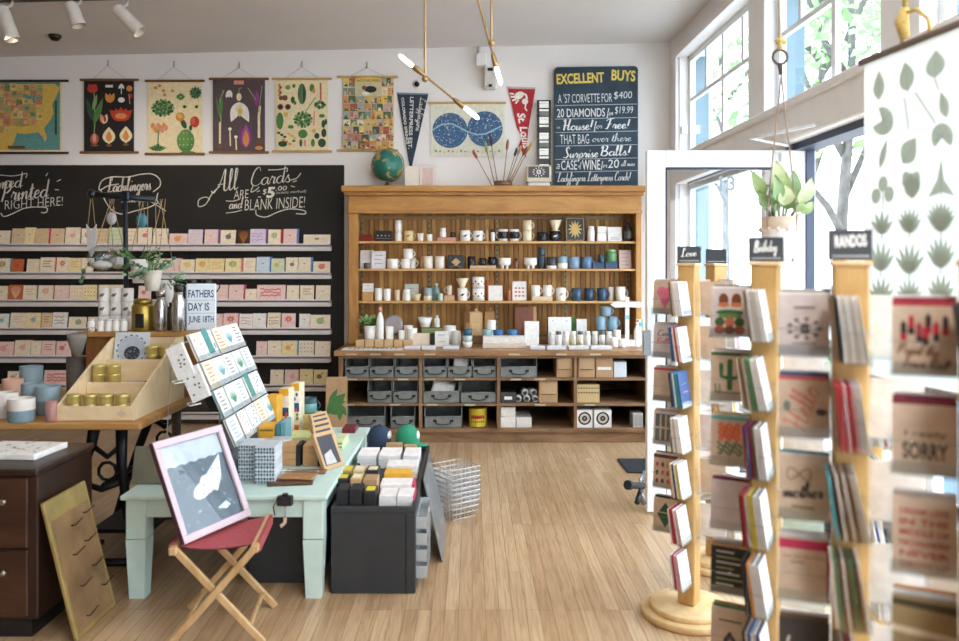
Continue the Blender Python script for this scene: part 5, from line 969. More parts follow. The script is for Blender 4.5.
BX2('white_box', 'white box with tan print on the hutch beside the globe', 405, 419, 166.5, V(236, 228, 214)); BX2('framed_print', 'white frame with a faded pink print on the hutch top', 420, 436, 165.5, V(226, 216, 210), YT + .04, .03, lambda b, d: b.poly([(-d[0] * .38, d[2] * .08), (d[0] * .3, d[2] * .08), (d[0] * .3, d[2] * .9), (-d[0] * .38, d[2] * .9)], PM(214, 190, 180), -d[1] / 2), 'frame')
t = thing('brush_jar', 'low jar holding the tall slender arrows on the hutch', 'jar', (X(503, YT), YT, HT + .0006)); b = MB(); b.lathe(cup_prof(.085, .055), V(120, 84, 60), n=20); b.part('body', t)
AR = [((491, 184), (473, 151), (176, 70, 60), 'leaning furthest left'), ((494, 184), (485, 142), (150, 160, 110), 'with a pale green tip'), ((497.5, 184), (490, 135), (70, 50, 44), 'with a dark tip beside the green one'), ((503, 184), (508, 140), (150, 110, 60), 'upright in the middle'), ((506, 184), (517, 148), (60, 70, 96), 'with a navy tip'), ((507, 184), (521, 146), (200, 170, 110), 'with a straw tip'), ((508, 184), (527, 147), (120, 70, 50), 'with a brown tip'), ((510, 184), (532, 142.5), (196, 150, 80), 'leaning furthest right')]
for i, (p0, p1, c_, s_) in enumerate(AR):
    d0, d1 = P(p0[0], p0[1], YT + .02 * ((i % 3) - 1)), P(p1[0], p1[1], YT + .02 * ((i % 3) - 1)); d0.z = HT + .012; d0.x = X(503, YT) + (d0.x - X(503, YT)) * .9
    t = thing('arrow', f'slender arrow {s_}, in the jar on the hutch', 'arrow', d0, group='arrows in the jar on the hutch'); v = d1 - d0
    b = MB(); b.tube([(0, 0, 0), v], .0045, V(164, 128, 84), 6); b.part('shaft', t)
    b = MB(); b.tube([v * .78, v * .84, v * .95, v * 1.02], [.006, .014, .013, .004], V(*c_, r=.8), 6); b.part('fletching', t)
YQ = YT
t = thing('dial_scale', 'white counter scale with a square black dial on the hutch', 'scale', (X(538.5, YQ), YQ, HT + .0006)); k = YQ / F
b = MB(); b.box((0, 0, 2.2 * k), (22 * k, .12, 4.4 * k), V(222, 218, 210), bv=.01); b.part('base', t); b = MB(); b.box((0, 0, 13 * k), (25 * k, .06, 17.5 * k), V(216, 206, 180), bv=.012); b.part('housing', t)
b = MB(); b.b2(-10.5 * k, 10.5 * k, -.034, -.03, 9.5 * k, 20.5 * k, BLK)
for i in range(12): a = PI * 2 * i / 12; b.line([(4.3 * k * math.cos(a), 15 * k + 3.4 * k * math.sin(a)), (6.3 * k * math.cos(a), 15 * k + 4.8 * k * math.sin(a))], .006, CW, -.034)
b.ell(0, 15 * k, 2.3 * k, 2.3 * k, CW, -.034); b.ell(0, 15 * k, 1.5 * k, 1.5 * k, BLK, -.034); b.line([(-1 * k, 14.2 * k), (1.6 * k, 16 * k)], .004, CW, -.034); b.b2(-12.6 * k, 12.6 * k, -.034, -.02, 3.6 * k, 5.2 * k, BLK); b.part('dial', t)
t = thing('film_strip_sign', 'tall black and white strip of photo squares behind the scale', 'sign', (X(544, YT + .1), YT + .1, HT + .0006)); k = (YT + .1) / F; b = MB()
b.b2(-7 * k, 7 * k, 0, .012, 0, Z(100, YT + .1) - HT, BLK, .002); H_ = Z(100, YT + .1) - HT
for i in range(11):
    h0 = H_ * (.02 + .089 * i); b.poly([(-4.6 * k, h0), (4.6 * k, h0), (4.6 * k, h0 + H_ * .05), (-4.6 * k, h0 + H_ * .05)], (CW, PM(120, 120, 118), CW, PM(70, 70, 70))[i % 4], 0)
    b.poly([(-4.6 * k, h0 + H_ * .052), (4.6 * k, h0 + H_ * .052), (4.6 * k, h0 + H_ * .075), (-4.6 * k, h0 + H_ * .075)], CW, 0)
b.part('strip', t)
# chalkboard price sign
YG = YT + .12; t = thing('price_chalkboard', 'tall chalkboard sign of excellent buys leaning on the wall above the hutch', 'sign', (X(596, YG), YG, HT + .0006)); o = t.location; T = Matrix.Translation(-o)
b = MB(T); q = lambda x, y: (X(x, YG), Z(y, YG)); slate = M((44, 64, 78), .75, var=.3, scale=5)
pts = []
for cx_, cy_, a0 in ((634, 70, 0), (558, 71, 90)): pts += [q(cx_ + 4 * math.cos(rad(a0 + a)), cy_ - 4 * math.sin(rad(a0 + a))) for a in (0, 30, 60, 90)]
pts = [q(638, 185)] + pts + [q(554, 185)]; pts[0] = (pts[0][0], HT + .001); pts[-1] = (pts[-1][0], HT + .001)
b.prism(pts, YG, YG + .02, slate); b.part('board', t)
b = MB(T); yl = PM(226, 204, 96); ch = PM(226, 230, 228)
b.text('EXCELLENT', *[X(556.5, YG), X(604, YG), Z(83.5, YG), Z(73, YG)], yl, YG - .001, 0, rad(2.5), .03); b.text('BUYS', X(611.5, YG), X(635.5, YG), Z(81, YG), Z(70, YG), yl, YG - .001, 0, rad(-3), .03)
for s_, x0, x1, y0, y1, sh, bo in (("A '57 CORVETTE FOR", 558, 612, 93.5, 102.5, 0, .0), ('$400', 614, 632, 91.5, 99.5, .1, 0), ('20 DIAMONDS', 557, 605, 108.5, 117, 0, .012), ('for', 607, 613, 109, 116, .3, 0), ('$19.99', 615, 633, 106.5, 114.5, .1, 0), ('a', 556.5, 560, 125, 129, .3, 0), ('House!', 562.5, 592, 120, 130.5, .35, .02), ('for', 594, 602, 122, 129, .3, 0), ('Free!', 605, 629, 119.5, 129, .35, .02), ('THAT BAG', 560, 589, 134.5, 144, 0, 0), ('over there', 592, 631, 134, 142, .35, .0), ('Surprise', 563, 598, 148, 158, .35, .015), ('Balls!', 600, 630, 146, 156, .35, .02), ('a', 556.5, 560, 164, 169, .2, 0), ('CASE', 561, 577, 160.5, 170, 0, .01), ('of', 578, 581, 163, 168, .3, 0), ('WINE', 582, 600, 160, 170, 0, .02), ('for', 601, 607, 162, 168, .3, 0), ('20', 608, 619, 159.5, 168, .1, .01), ('all mine', 621, 635, 161, 166.5, .3, 0), ('Ladyfingers Letterpress Cards!', 557, 630, 173, 181.5, .45, .004)):
    if sh >= .3 and s_[0].isalpha(): b.script(s_, X(x0, YG), X(x1, YG), Z(y1 - .5, YG), Z(y0 - .5, YG), ch, YG - .001, .35, rad(1.2), .16 + bo * 6)
    else: b.text(s_, X(x0, YG), X(x1, YG), Z(y1, YG), Z(y0, YG), ch, YG - .001, sh, rad(1.2), bo - .008)
for yy in (105, 118.5, 132, 145.5, 158.8, 171.5): b.line([q(555, yy + .8), q(637, yy - .8)], .006, PM(170, 180, 186), YG - .001)
b.part('chalk_lettering', t)
# ---------------------------------------------------------------- left: wooden work table on iron legs, dresser
TZ = .741; txr = X(140, 3.78)
butcher = wood((196, 150, 90), (160, 112, 60), .4, (3, 14, 14)); ply = wood((240, 220, 182), (224, 198, 154), .5, (4, 18, 10)); iron = M((30, 30, 34), .5, .5)
t = thing('work_table', 'wooden work table with black cast iron legs at the left', 'table', (-2.4, 4.3, 0)); T = Matrix.Translation((2.4, -4.3, 0))
b = MB(T); b.b2(-3.3, txr, 3.78, 4.86, TZ - .034, TZ, butcher, .005); b.part('tabletop', t)
def ironleg(x, y, s):
    b = MB(T); z1 = TZ - .035
    b.tube([(x, y, z1), (x - .02 * s, y, .6), (x - .09 * s, y, .42), (x - .16 * s, y, .22), (x - .21 * s, y, .03)], [.03, .026, .024, .022, .028], iron, 8); b.tube([(x + .13 * s, y, z1), (x + .13 * s, y, .5), (x + .16 * s, y, .25), (x + .24 * s, y, .03)], [.03, .026, .022, .028], iron, 8)
    b.tube([(x - .09 * s, y, .42), (x + .03 * s, y, .38), (x + .135 * s, y, .42)], .016, iron, 7); b.tube([(x - .02 * s, y, .6), (x + .06 * s, y, .54), (x + .13 * s, y, .6)], .014, iron, 7)
    b.tube([(x - .23 * s, y, .02), (x + .26 * s, y, .02)], .02, iron, 7); b.tube([(x + .06 * s + .045 * math.cos(a * .7), y, .47 + .045 * math.sin(a * .7)) for a in range(9)], .009, iron, 6, True); b.part('iron_leg', t)
ironleg(-1.86, 3.95, 1); ironleg(-1.86, 4.68, 1); ironleg(-2.95, 3.95, 1)
b = MB(T); b.tube([(-1.82, 3.95, .4), (-1.82, 4.68, .4)], .014, iron); b.tube([(-2.95, 3.95, .12), (-1.82, 3.95, .12)], .014, iron); b.box((-1.78, 4.3, .14), (.3, .5, .02), iron); b.part('treadle', t)
drk = wood((56, 34, 24), (34, 20, 15), .35, (10, 10, 2)); drx = X(36.5, 3.156); dl = drx - .78
t = thing('dresser', 'dark brown wooden dresser with two drawers below the work table', 'dresser', (drx - .39, 3.39, 0)); T = Matrix.Translation((-(drx - .39), -3.39, 0))
b = MB(T); b.b2(dl, drx, 3.165, 3.62, .085, .655, drk, .004); b.b2(dl + .04, drx - .04, 3.2, 3.58, 0, .085, M((24, 18, 16), .6)); b.part('case', t)
b = MB(T); b.b2(dl - .01, drx + .008, 3.145, 3.63, .655, .682, drk, .006); b.part('top', t); kn = M((170, 168, 160), .25, .9)
for z0, z1 in ((.37, .645), (.1, .36)):
    b = MB(T); b.b2(dl + .04, drx - .035, 3.152, 3.172, z0, z1, wood((74, 46, 32), (46, 28, 20), .35, (2, 10, 10)), .004); o = b.part('drawer', t)
    for kx in (X(4, 3.14), X(4, 3.14) - .36): b = MB(T); b.lathe([(0, 0), (.006, 0), (.006, .012), (.014, .02), (.01, .027), (0, .028)], kn, T=Matrix.Translation((kx, 3.152, (z0 + z1) / 2 + .05)) @ Matrix.Rotation(PI / 2, 4, 'X'), n=12); b.part('knob', o)
b = MB(); b.box((0, 0, .0125), (.3, .24, .025), paperw, bv=.003)
for i in range(40): x_, y_ = RND.uniform(-.1, .12), RND.uniform(-.08, .1); b.add([(x_, y_, .0253), (x_ + .012, y_, .0253), (x_ + .012, y_ + .008, .0253), (x_, y_ + .008, .0253)], [(0, 1, 2, 3)], (PM(90, 90, 96), PM(214, 200, 120), gry)[i % 3])
b.solo('magazine', 'white magazine lying on the dark dresser top', 'magazine', (X(18, 3.42), 3.42, .6826), rad(-4))
# brass hook panel leaning on the dresser
brass = M((172, 150, 92), .5, .35, var=.3, scale=9)
t = thing('hook_panel', 'worn golden panel with rows of small hooks leaning on the dresser', 'panel', (-1.56, 3.32, .003)); A = Matrix.Rotation(rad(-14), 4, 'Y')
b = MB(A); b.b2(-.008, .008, -.17, .17, 0, .56, brass, .003); b.b2(.008, .0095, -.15, .15, .02, .48, M((150, 120, 84), .6, .1, var=.4, scale=7)); b.part('board', t)
for i, (y_, z_) in enumerate(((-.02, .42), (.05, .33), (-.06, .31), (.06, .22), (-.06, .18), (-.07, .06), (.09, .44), (.1, .12))): b = MB(A); b.tube([(.009, y_, z_), (.03, y_ - .01, z_), (.032, y_ + .06, z_ + .01)], .0026, iron, 5); b.part('hook', t)

# stepped display bin with candle tins
t = thing('tiered_bin', 'pale plywood display bin with three stepped tiers of gold tins', 'display bin', ((X(57, 3.83) + X(133, 3.83)) / 2, 3.83, TZ + .0006)); w_ = .366; hw = w_ / 2; D_ = .68
for s_ in (-1, 1):
    b = MB(); prof = [(0, 0), (D_, 0), (D_, .345), (D_ - .1, .345), (0, .075)]; x0, x1 = (s_ * hw, s_ * (hw - .011)); n = 5
    b.add([(x0, p[0], p[1]) for p in prof] + [(x1, p[0], p[1]) for p in prof], [tuple(range(n)), tuple(range(2 * n - 1, n - 1, -1))] + [(i, (i + 1) % n, n + (i + 1) % n, n + i) for i in range(n)], ply); b.part('side_panel', t)
iw = hw - .0115
TIER = [(.0, .02, .07, .27), (.27, .085, .145, .5), (.5, .16, .235, .67)]
for y0, zf_, zt_, y1 in TIER:
    b = MB(); b.b2(-iw, iw, y0, y0 + .011, 0, zt_, ply, .002); b.b2(-iw, iw, y0 + .011, y1, zf_, zf_ + .01, ply); b.part('tier', t)
b = MB(); b.b2(-iw, iw, D_ - .012, D_, 0, .34, ply); b.part('back_panel', t)
b = MB(); b.poly([(.1, .034), (.125, .015), (.15, .034), (.125, .053)], PM(206, 190, 160), 0); b.part('stamp', t)
bx, by = t.location.x, 3.83
tin = MB(); tin.lathe([(0, 0), (.033, 0), (.034, .003), (.034, .03), (.035, .031), (.035, .042), (.033, .044), (0, .044)], M((214, 196, 120), .3, .45), n=22); tm = tin.mesh('candle_tin')
TP = ['front', 'middle', 'back']
def tins(tier, lst, lev):
    for i, x_ in enumerate(lst):
        for j in range(lev): put(tm, 'candle_tin', f'gold candle tin, {["lower", "middle", "upper"][j] if lev == 3 else ["lower", "upper"][j]}, {ORD[i]} pile from the left, {TP[tier]} tier of the plywood bin', 'tin', (bx + x_, by + TIER[tier][0] + .055, TZ + TIER[tier][1] + .0112 + .045 * j), group=f'gold tins on the {TP[tier]} tier')
tins(0, (-.125, -.048, .03, .108), 2); tins(1, (-.13, -.055), 3); tins(2, (.055, .13), 3)
b = MB(); b.b2(-.075, .075, 0, .004, 0, .05, PM(190, 200, 206)); b.poly([(.02, .004), (.045, .004), (.045, .048), (.02, .048)], PM(40, 44, 52), 0); b.solo('tier_card', 'small printed card beside the gold tins on the middle tier', 'card', (bx + .085, by + TIER[1][0] + .05, TZ + .0955 + .001), rot=(rad(-6), 0, 0))
b = MB(Matrix.Translation((0, 0, .02))); b.b2(-.093, .093, 0, .004, -.02, .19, PM(206, 214, 220)); 
for i in range(16): a = 2 * PI * i / 16; b.line([(.078 * math.cos(a + .13 * j / 2), .095 + .078 * math.sin(a + .13 * j / 2)) for j in range(4)], .006, PM(50, 60, 76), 0)
b.ell(0, .095, .073, .073, PM(178, 190, 200), 0, n=28); b.ell(.004, .075, .043, .038, PM(52, 56, 68), 0, n=24)
for i in range(14): a, r_ = RND.uniform(0, 6.3), .034 * math.sqrt(RND.random()); b.ell(.004 + r_ * math.cos(a), .075 + r_ * .85 * math.sin(a), .003, .003, PM(150, 160, 180), 0, n=6)
b.solo('moon_print', 'pale blue print of a dark full moon leaning in the plywood bin', 'print', (bx - .065, by + TIER[2][0] + .04, TZ + .1712 + .001), rot=(rad(-14), 0, rad(3)))

# riser shelf and wares on it
YR = 4.62; RZ = Z(332, YR - .1)
t = thing('display_riser', 'raised wooden plank shelf standing on the work table', 'riser', ((X(76, YR) + X(216, YR)) / 2, YR, TZ + .0006)); o = t.location; T = Matrix.Translation(-o); rx0, rx1 = X(77, YR - .1), X(214, YR - .1)
b = MB(T); b.b2(rx0, rx1, YR - .1, YR + .2, RZ - .03, RZ, butcher, .004); b.part('plank', t)
for x_ in (rx0 + .03, rx1 - .2): b = MB(T); b.b2(x_, x_ + .17, YR - .06, YR + .16, TZ + .0006, RZ - .03, wood((168, 116, 66), (130, 84, 44), .5, (12, 12, 3)), .004); b.part('support_block', t)
RG = 'wares on the riser shelf'; steel = M((190, 190, 188), .22, .9); goldc = M((170, 146, 70), .3, .8); 
for c_ in range(3):
    for r_ in range(3):
        Yc = YR + .09; h_ = .08; mug('enamel_cup', f'white enamel cup, {("bottom", "middle", "top")[r_]} of the {ORD[c_]} stack from the left on the riser', 'cup', (X(104.3 + 11.8 * c_, Yc), Yc, RZ + .0006 + r_ * (h_ + .001)), .033, h_, CW, 0, logo=V(120, 120, 124), group='stacked white enamel cups')
for i, px in enumerate((91, 101, 108.5, 116.3, 123.8)): jar('jar', f'little white jar, {ORD[i]} from the left in the front row of the riser', (X(px, YR - .06), YR - .06, RZ + .0006), .021, .07, CW, V(226, 226, 226), group='little white jars on the riser', lid=.12)
t = thing('canister', 'gold canister with a black label and wire clasp on the riser', 'canister', (X(143, YR), YR, RZ + .0006), group=RG); b = MB(); b.lathe([(0, 0), (.06, 0), (.062, .005), (.062, .14), (.05, .155), (0, .155)], goldc, n=24); b.part('body', t); b = MB(); b.lathe([(0, .1553), (.052, .1553), (.052, .175), (.03, .185), (0, .186)], goldc, n=24); b.part('lid', t); b = MB(); b.box((.005, -.061, .06), (.05, .01, .08), BLK, bv=.003); b.part('label', t)
bottle('bottle', 'dark amber bottle between the two steel bottles on the riser', (X(172, YR + .04), YR + .04, RZ + .0006), .035, .16, M((92, 76, 40), .15), BLK, RG)
def flask(lab, px, Y, h, capm):
    t = thing('steel_flask', lab, 'flask', (X(px, Y), Y, RZ + .0006), group=RG); b = MB(); b.lathe([(0, 0), (.034, 0), (.036, .004), (.036, h * .66), (.024, h * .76), (.024, h * .86), (0, h * .86)], steel, n=22); b.part('body', t); b = MB(); b.lathe([(0, h * .8603), (.026, h * .8603), (.027, h), (0, h)], capm, n=18); b.part('cap', t)
flask('left stainless steel flask with a silver cap on the riser', 161, YR - .03, .23, steel); flask('stainless steel flask with a black cap beside the lettered sign', 178.5, YR - .07, .265, BLK)
t = thing('letter_board', 'white lettered light box sign standing at the end of the riser', 'sign', (X(200.5, YR - .02), YR - .01, RZ + .0006), rz=rad(14)); sw_, sh_ = .165, .27
b = MB(); b.b2(-sw_ / 2, sw_ / 2, 0, .05, .0, sh_, V(226, 236, 244), .006); b.part('case', t); b = MB()
for s_, z0, z1 in (('FATHERS', .19, .235), ('DAY IS', .115, .16), ('JUNE 18TH', .035, .085)): b.text(s_, -.07, .07 if s_ != 'DAY IS' else .045, z0, z1, PM(50, 76, 116), -.0005, 0, 0, .02)
for z_ in (.1, .175): b.line([(-.078, z_), (.078, z_)], .003, PM(160, 176, 190), -.0005)
b.part('lettering', t); b = MB(); b.tube([(sw_ / 2, .025, .22), (sw_ / 2 + .02, .025, .25), (sw_ / 2 + .012, .025, .29), (sw_ / 2 - .03, .025, sh_)], .004, iron, 5); b.part('wire_handle', t)
for i, px in enumerate((192, 207)): jar('jar', ('left', 'right')[i] + ' tall clear jar with a black lid behind the lettered sign', (X(px, YR + .14), YR + .14, RZ + .0006), .036, .29, V(206, 210, 210, r=.15), BLK, group=RG, lid=.14)
# hanging display stand
YS2 = YR + .13
t = thing('hanging_stand', 'dark pole stand with a crossbar of hanging planters above the riser', 'stand', (X(126, YS2), YS2, RZ + .0006)); dkp = M((34, 44, 52), .35, .4); zt = Z(196, YS2) - RZ; k = YS2 / F
b = MB(); b.tube([(0, 0, 0), (0, 0, zt * .5), (-1.2 * k, 0, zt + .03)], .014, dkp, 8); b.part('pole', t)
b = MB(); b.tube([(-34 * k, .0, zt + .012), (28 * k, .0, zt - .022)], .017, dkp, 8); b.sphere((-34 * k, 0, zt + .012), .028, dkp, 10); b.box((0, 0, zt), (.05, .05, .06), dkp, bv=.008); b.part('crossbar', t)
b = MB(); b.lathe([(0, 0), (.07, 0), (.07, .008), (.02, .014), (0, .014)], dkp, n=18); b.part('base', t)
twine = M((168, 140, 100), .9); HG = 'ornaments hanging from the pole stand'
def hang(name, lab, cat, px, pyt, pyb, Y, parts, wpx=4, top=199):
    t = thing(name, lab, cat, P(px, pyb, Y), group=HG); o = t.location
    parts(t, Z(pyt, Y) - o.z, Y / F)
    b = MB()
    for s_ in (-1, 1): b.tube([(s_ * wpx * Y / F, 0, Z(pyt, Y) - o.z - .004), (s_ * wpx * .25 * Y / F, YS2 - o.y, Z(top, YS2) - o.z)], .0022, twine, 5)
    b.part('cord', t); return t
def arrowp(t, h, k):
    b = MB(); b.prism([(0, h * .78), (-5 * k, h), (-4 * k, h * .25), (0, 0), (4 * k, h * .25), (5 * k, h)], -.004, .004, V(196, 196, 198)); b.part('plate', t)
hang('metal_arrow', 'silver arrow shaped ornament hanging at the left of the crossbar', 'ornament', 91.5, 224, 257, YS2, arrowp, 3.5)
def discp(c_, r):
    def f(t, h, k): b = MB(); b.sphere((0, 0, h / 2), h / 2, c_, 16, 1, .8, .35); b.part('bead', t)
    return f
hang('round_ornament', 'pale grey round disc hanging by the middle of the crossbar', 'ornament', 111.5, 212, 225, YS2 - .02, discp(V(186, 186, 192), 1), 2); hang('round_ornament', 'teal egg shaped ornament hanging right of the pole', 'ornament', 141.5, 213, 228, YS2, discp(V(70, 132, 150, r=.15), 1), 3)
gl = MC.get('glass') or None
def clearg():
    m = bpy.data.materials.new('clear glass'); m.use_nodes = True; b = m.node_tree.nodes['Principled BSDF']; b.inputs['Transmission Weight'].default_value = .85; b.inputs['Roughness'].default_value = .03; b.inputs['IOR'].default_value = 1.2
    n = m.node_tree.nodes.new('ShaderNodeTexNoise'); n.inputs['Scale'].default_value = 5; r = m.node_tree.nodes.new('ShaderNodeValToRGB'); r.color_ramp.elements[0].color = (.8, .8, .78, 1); r.color_ramp.elements[1].color = (.95, .95, .94, 1); m.node_tree.links.new(n.outputs['Fac'], r.inputs['Fac']); m.node_tree.links.new(r.outputs['Color'], b.inputs['Base Color']); return m
clg = glassy((246, 250, 250), .3)
def globep(t, h, k):
    b = MB(); r = h / 2; b.sphere((0, 0, r), r, clg, 20, .95); b.part('glass_bowl', t); b = MB(); b.sphere((0, 0, r * .5), r * .72, V(226, 222, 214), 14, .45); b.part('pebbles', t)
def globew(t, h, k):
    b = MB(); r = h / 2; b.sphere((0, 0, r), r, clg, 20, .95); b.part('glass_bowl', t); b = MB(); b.sphere((0, 0, r * .62), r * .8, V(234, 230, 226), 14, .62); b.part('sand', t)
hang('glass_terrarium', 'left clear glass terrarium globe with grey pebbles', 'terrarium', 102, 244, 272, YS2 - .14, globep, 6); hang('glass_terrarium', 'right clear glass terrarium globe with white sand', 'terrarium', 118, 246, 270, YS2 + .1, globew, 5)
def sprigs(b, z0, r, n, up=.6, ln=.09, mats=None):
    for i in range(n):
        a, e = RND.uniform(0, 6.28), RND.uniform(-.5, 1.2) * up; l_ = ln * RND.uniform(.6, 1.3); d_ = Vector((math.cos(a), math.sin(a) * .8, e)).normalized(); p0 = Vector((r * .5 * math.cos(a), r * .5 * math.sin(a), z0)); p1 = p0 + d_ * l_ + Vector((0, 0, -.02 if e < 0 else 0))
        b.tube([p0, (p0 + p1) / 2 + Vector((0, 0, .012)), p1], .0018, grn, 4)
        for q_ in (.45, .7, 1.0):
            c_ = p0 + (p1 - p0) * q_ + Vector((0, 0, .008)); u = d_.orthogonal().normalized(); v = d_.cross(u); s_ = RND.uniform(.009, .016); w2 = (u * math.cos(i) + v * math.sin(i)) * s_; b.add([c_ - d_ * s_, c_ + w2, c_ + d_ * s_ * 1.2, c_ - w2], [(0, 1, 2, 3)], (mats or (grn, lgr, dgr))[i % 3])
def potp(col, n=26, mats=None):
    def f(t, h, k):
        ph = h * .72; b = MB(); b.lathe(cup_prof(9.5 * k, ph, .68), col, n=20); b.lathe([(0, ph * .88), (8.9 * k, ph * .88)], M((66, 50, 40), .9), n=14); b.part('pot', t); b = MB(); sprigs(b, ph * .9, 8 * k, n, .7, .1, mats); b.part('foliage', t)
    return f
ORN = (PM(128, 160, 132), PM(160, 186, 160), PM(88, 124, 100))
hang('hanging_planter', 'white hanging pot with green trailing plant below the crossbar', 'planter', 139.5, 250, 283, YS2 - .09, potp(CW), 8); hang('hanging_planter', 'smaller patterned hanging pot with silvery succulent sprigs', 'planter', 152.5, 262, 291, YS2 - .17, potp(V(206, 200, 186), 34, ORN), 6); hang('hanging_planter', 'low white dotted hanging bowl of sprigs near the steel flasks', 'planter', 165.5, 270, 306, YS2 + .12, potp(V(232, 228, 222), 26, ORN), 9)
t = thing('trailing_cutting', 'single leafy sprig trailing below the left glass terrarium', 'plant', P(81, 281, YS2), group=HG); b = MB(); b.tube([(0, 0, 0), (.01, 0, .05), (.05, 0, .11), (.12, 0, .17)], .002, grn, 5); b.part('stem', t); b = MB()
for c_ in ((0, 0, 0), (.012, 0, .02), (.015, 0, .06), (.05, 0, .1)): b.sphere(c_, .013, ORN[2], 8, 1.2)
b.part('leaves', t)

# stoneware pots at the left end of the table
def pot(name, lab, px0, px1, yt, yb, m, m2=None, lid=None):
    Y = (H - TZ) * F / (yb - CY); cx, r, h = at(px0, px1, yt, TZ, Y); t = thing(name, lab, 'pot', (cx, Y, TZ + .0006), group='stoneware pots on the work table'); b = MB()
    if m2: b.lathe([(0, 0), (r * .96, 0), (r, .004), (r, h * .5)], m2, n=24); b.lathe([(r, h * .5), (r * .99, h * .97), (r * .95, h), (r * .9, h * .97), (r * .9, h * .6), (0, h * .6)], m, n=24)
    else: b.lathe(cup_prof(r, h, .96, .006), m, n=24)
    b.part('body', t); return t
bl, gr2, pk, cr2 = V(134, 156, 166, r=.5), V(112, 124, 126, r=.5), V(216, 170, 150, r=.5), V(226, 220, 212, r=.5)
pot('stoneware_pot', 'white and blue two-tone pot at the front of the work table', 9, 34, 398, 421, cr2, bl); pot('stoneware_pot', 'white pot at the left edge behind the two-tone pot', -8, 17, 392.5, 417, cr2, V(206, 200, 196, r=.5)); pot('stoneware_pot', 'pale pink pot at the left of the work table', 3, 22.5, 379, 405, pk); pot('stoneware_pot', 'tall blue grey pot behind the pale pink pot', 20.5, 42, 366, 401, bl)
pot('stoneware_pot', 'wide blue grey pot in the middle of the pots', 22, 42, 383, 412, bl, gr2); pot('stoneware_pot', 'blue grey pot with darker base beside the plywood bin', 36.5, 59.5, 386, 414, bl, gr2); pot('tumbler', 'dusty pink tumbler next to the plywood bin', 46, 57.5, 401, 421, V(176, 130, 126, r=.3))
cnt = V(120, 118, 112, r=.8); pot('planter_pot', 'large grey concrete pot behind the plywood bin', 67, 86, 357, 393, cnt); t = thing('planter_pot', 'grey cone pot hanging above the concrete pot', 'pot', P(77, 357, YR - .16)); b = MB(); b.lathe([(0, 0), (.022, 0), (.05, .1), (.052, .13), (.046, .13), (0, .03)], V(140, 136, 128, r=.8), n=20); b.part('body', t); b = MB(); b.tube([(.05, 0, .125), (.07, .06, .162)], .002, twine, 5); b.tube([(-.05, 0, .125), (.06, .06, .162)], .002, twine, 5); b.part('cord', t)

# ---------------------------------------------------------------- pale teal table and its goods
AQ = M((200, 226, 220), .5, var=.06); GZ = .466; gx0, gx1, gy0, gy1 = X(122.5, 3.57), -.642, 3.54, 5.05
t = thing('teal_table', 'low pale teal painted table in the middle of the shop', 'table', ((gx0 + gx1) / 2, 4.3, 0)); o = t.location; T = Matrix.Translation(-o)
b = MB(T); b.b2(gx0, gx1, gy0, gy1, GZ - .022, GZ, AQ, .005); b.part('tabletop', t)
b = MB(T); 
for a in ((gx0 + .06, gx1 - .06, gy0 + .03, gy0 + .05), (gx0 + .06, gx1 - .06, gy1 - .05, gy1 - .03), (gx0 + .03, gx0 + .05, gy0 + .05, gy1 - .05), (gx1 - .05, gx1 - .03, gy0 + .05, gy1 - .05)): b.b2(*a, GZ - .105, GZ - .022, AQ, .003)
b.part('apron', t)
for sx in (0, 1):
    for sy in (0, 1):
        x_, y_ = (gx0 + .065, gx1 - .065)[sx], (gy0 + .06, gy1 - .06)[sy]; b = MB(T); b.b2(x_ - .045, x_ + .045, y_ - .045, y_ + .045, GZ - .2, GZ - .022, AQ, .004); vs = []
        for z_, r_ in ((0, .034), (GZ - .2, .045)): vs += [(x_ - r_, y_ - r_, z_), (x_ + r_, y_ - r_, z_), (x_ + r_, y_ + r_, z_), (x_ - r_, y_ + r_, z_)]
        b.add(vs, [(0, 1, 5, 4), (1, 2, 6, 5), (2, 3, 7, 6), (3, 0, 4, 7), (3, 2, 1, 0)], AQ); b.part('leg', t)
def onT(y): return (H - GZ) * F / (y - CY)
# tilted card rack
acr = glassy((246, 250, 252), .25)
CR0 = Vector((-1.175, 3.86, GZ + .125)); eu = Vector((-.40, 0, .9165)); en = Vector((.9165, 0, .40)); RL = .98
t = thing('tilted_card_rack', 'clear slanted rack full of white blue cards on the teal table', 'card rack', (-1.27, 4.35, GZ + .0006)); o = t.location; T = Matrix.Translation(-o)
b = MB(T); b.b2(-1.5, -1.13, 3.84, 4.66, GZ + .001, GZ + .09, M((126, 140, 148), .5, var=.2), .004); b.part('base_box', t)
for y_ in (3.835, 4.665): b = MB(T); b.add([(-1.47, y_, GZ + .09), (-1.135, y_, GZ + .09), (-1.16, y_, GZ + .125), (-1.42, y_, 1.125), (-1.445, y_, 1.1)], [(0, 1, 2, 3, 4)], acr); b.part('clear_side', t)
b = MB(T); b.tube([(-1.47, 3.84, GZ + .1), (-1.44, 3.84, 1.1), (-1.44, 4.66, 1.1), (-1.47, 4.66, GZ + .1)], .005, M((220, 224, 226), .3), 6); b.part('wire_frame', t)
EB = [(GZ + .06)]
def rack_M(y, u, off): # card frame: x along the row, y away from the viewer (-normal), z up the slope
    p = CR0 + eu * u + en * off + Vector((0, y, 0)); return Matrix(((0, -en.x, eu.x, p.x), (1, 0, 0, p.y), (0, -en.z, eu.z, p.z), (0, 0, 0, 1)))
CC = [(PM(240, 242, 244), PM(150, 178, 210)), (PM(236, 240, 240), PM(110, 170, 180)), (PM(244, 240, 234), PM(226, 150, 130)), (PM(240, 240, 240), PM(120, 120, 130)), (PM(236, 240, 246), PM(84, 116, 150)), (PM(232, 238, 236), PM(90, 150, 120)), (PM(244, 232, 214), PM(226, 150, 60))]
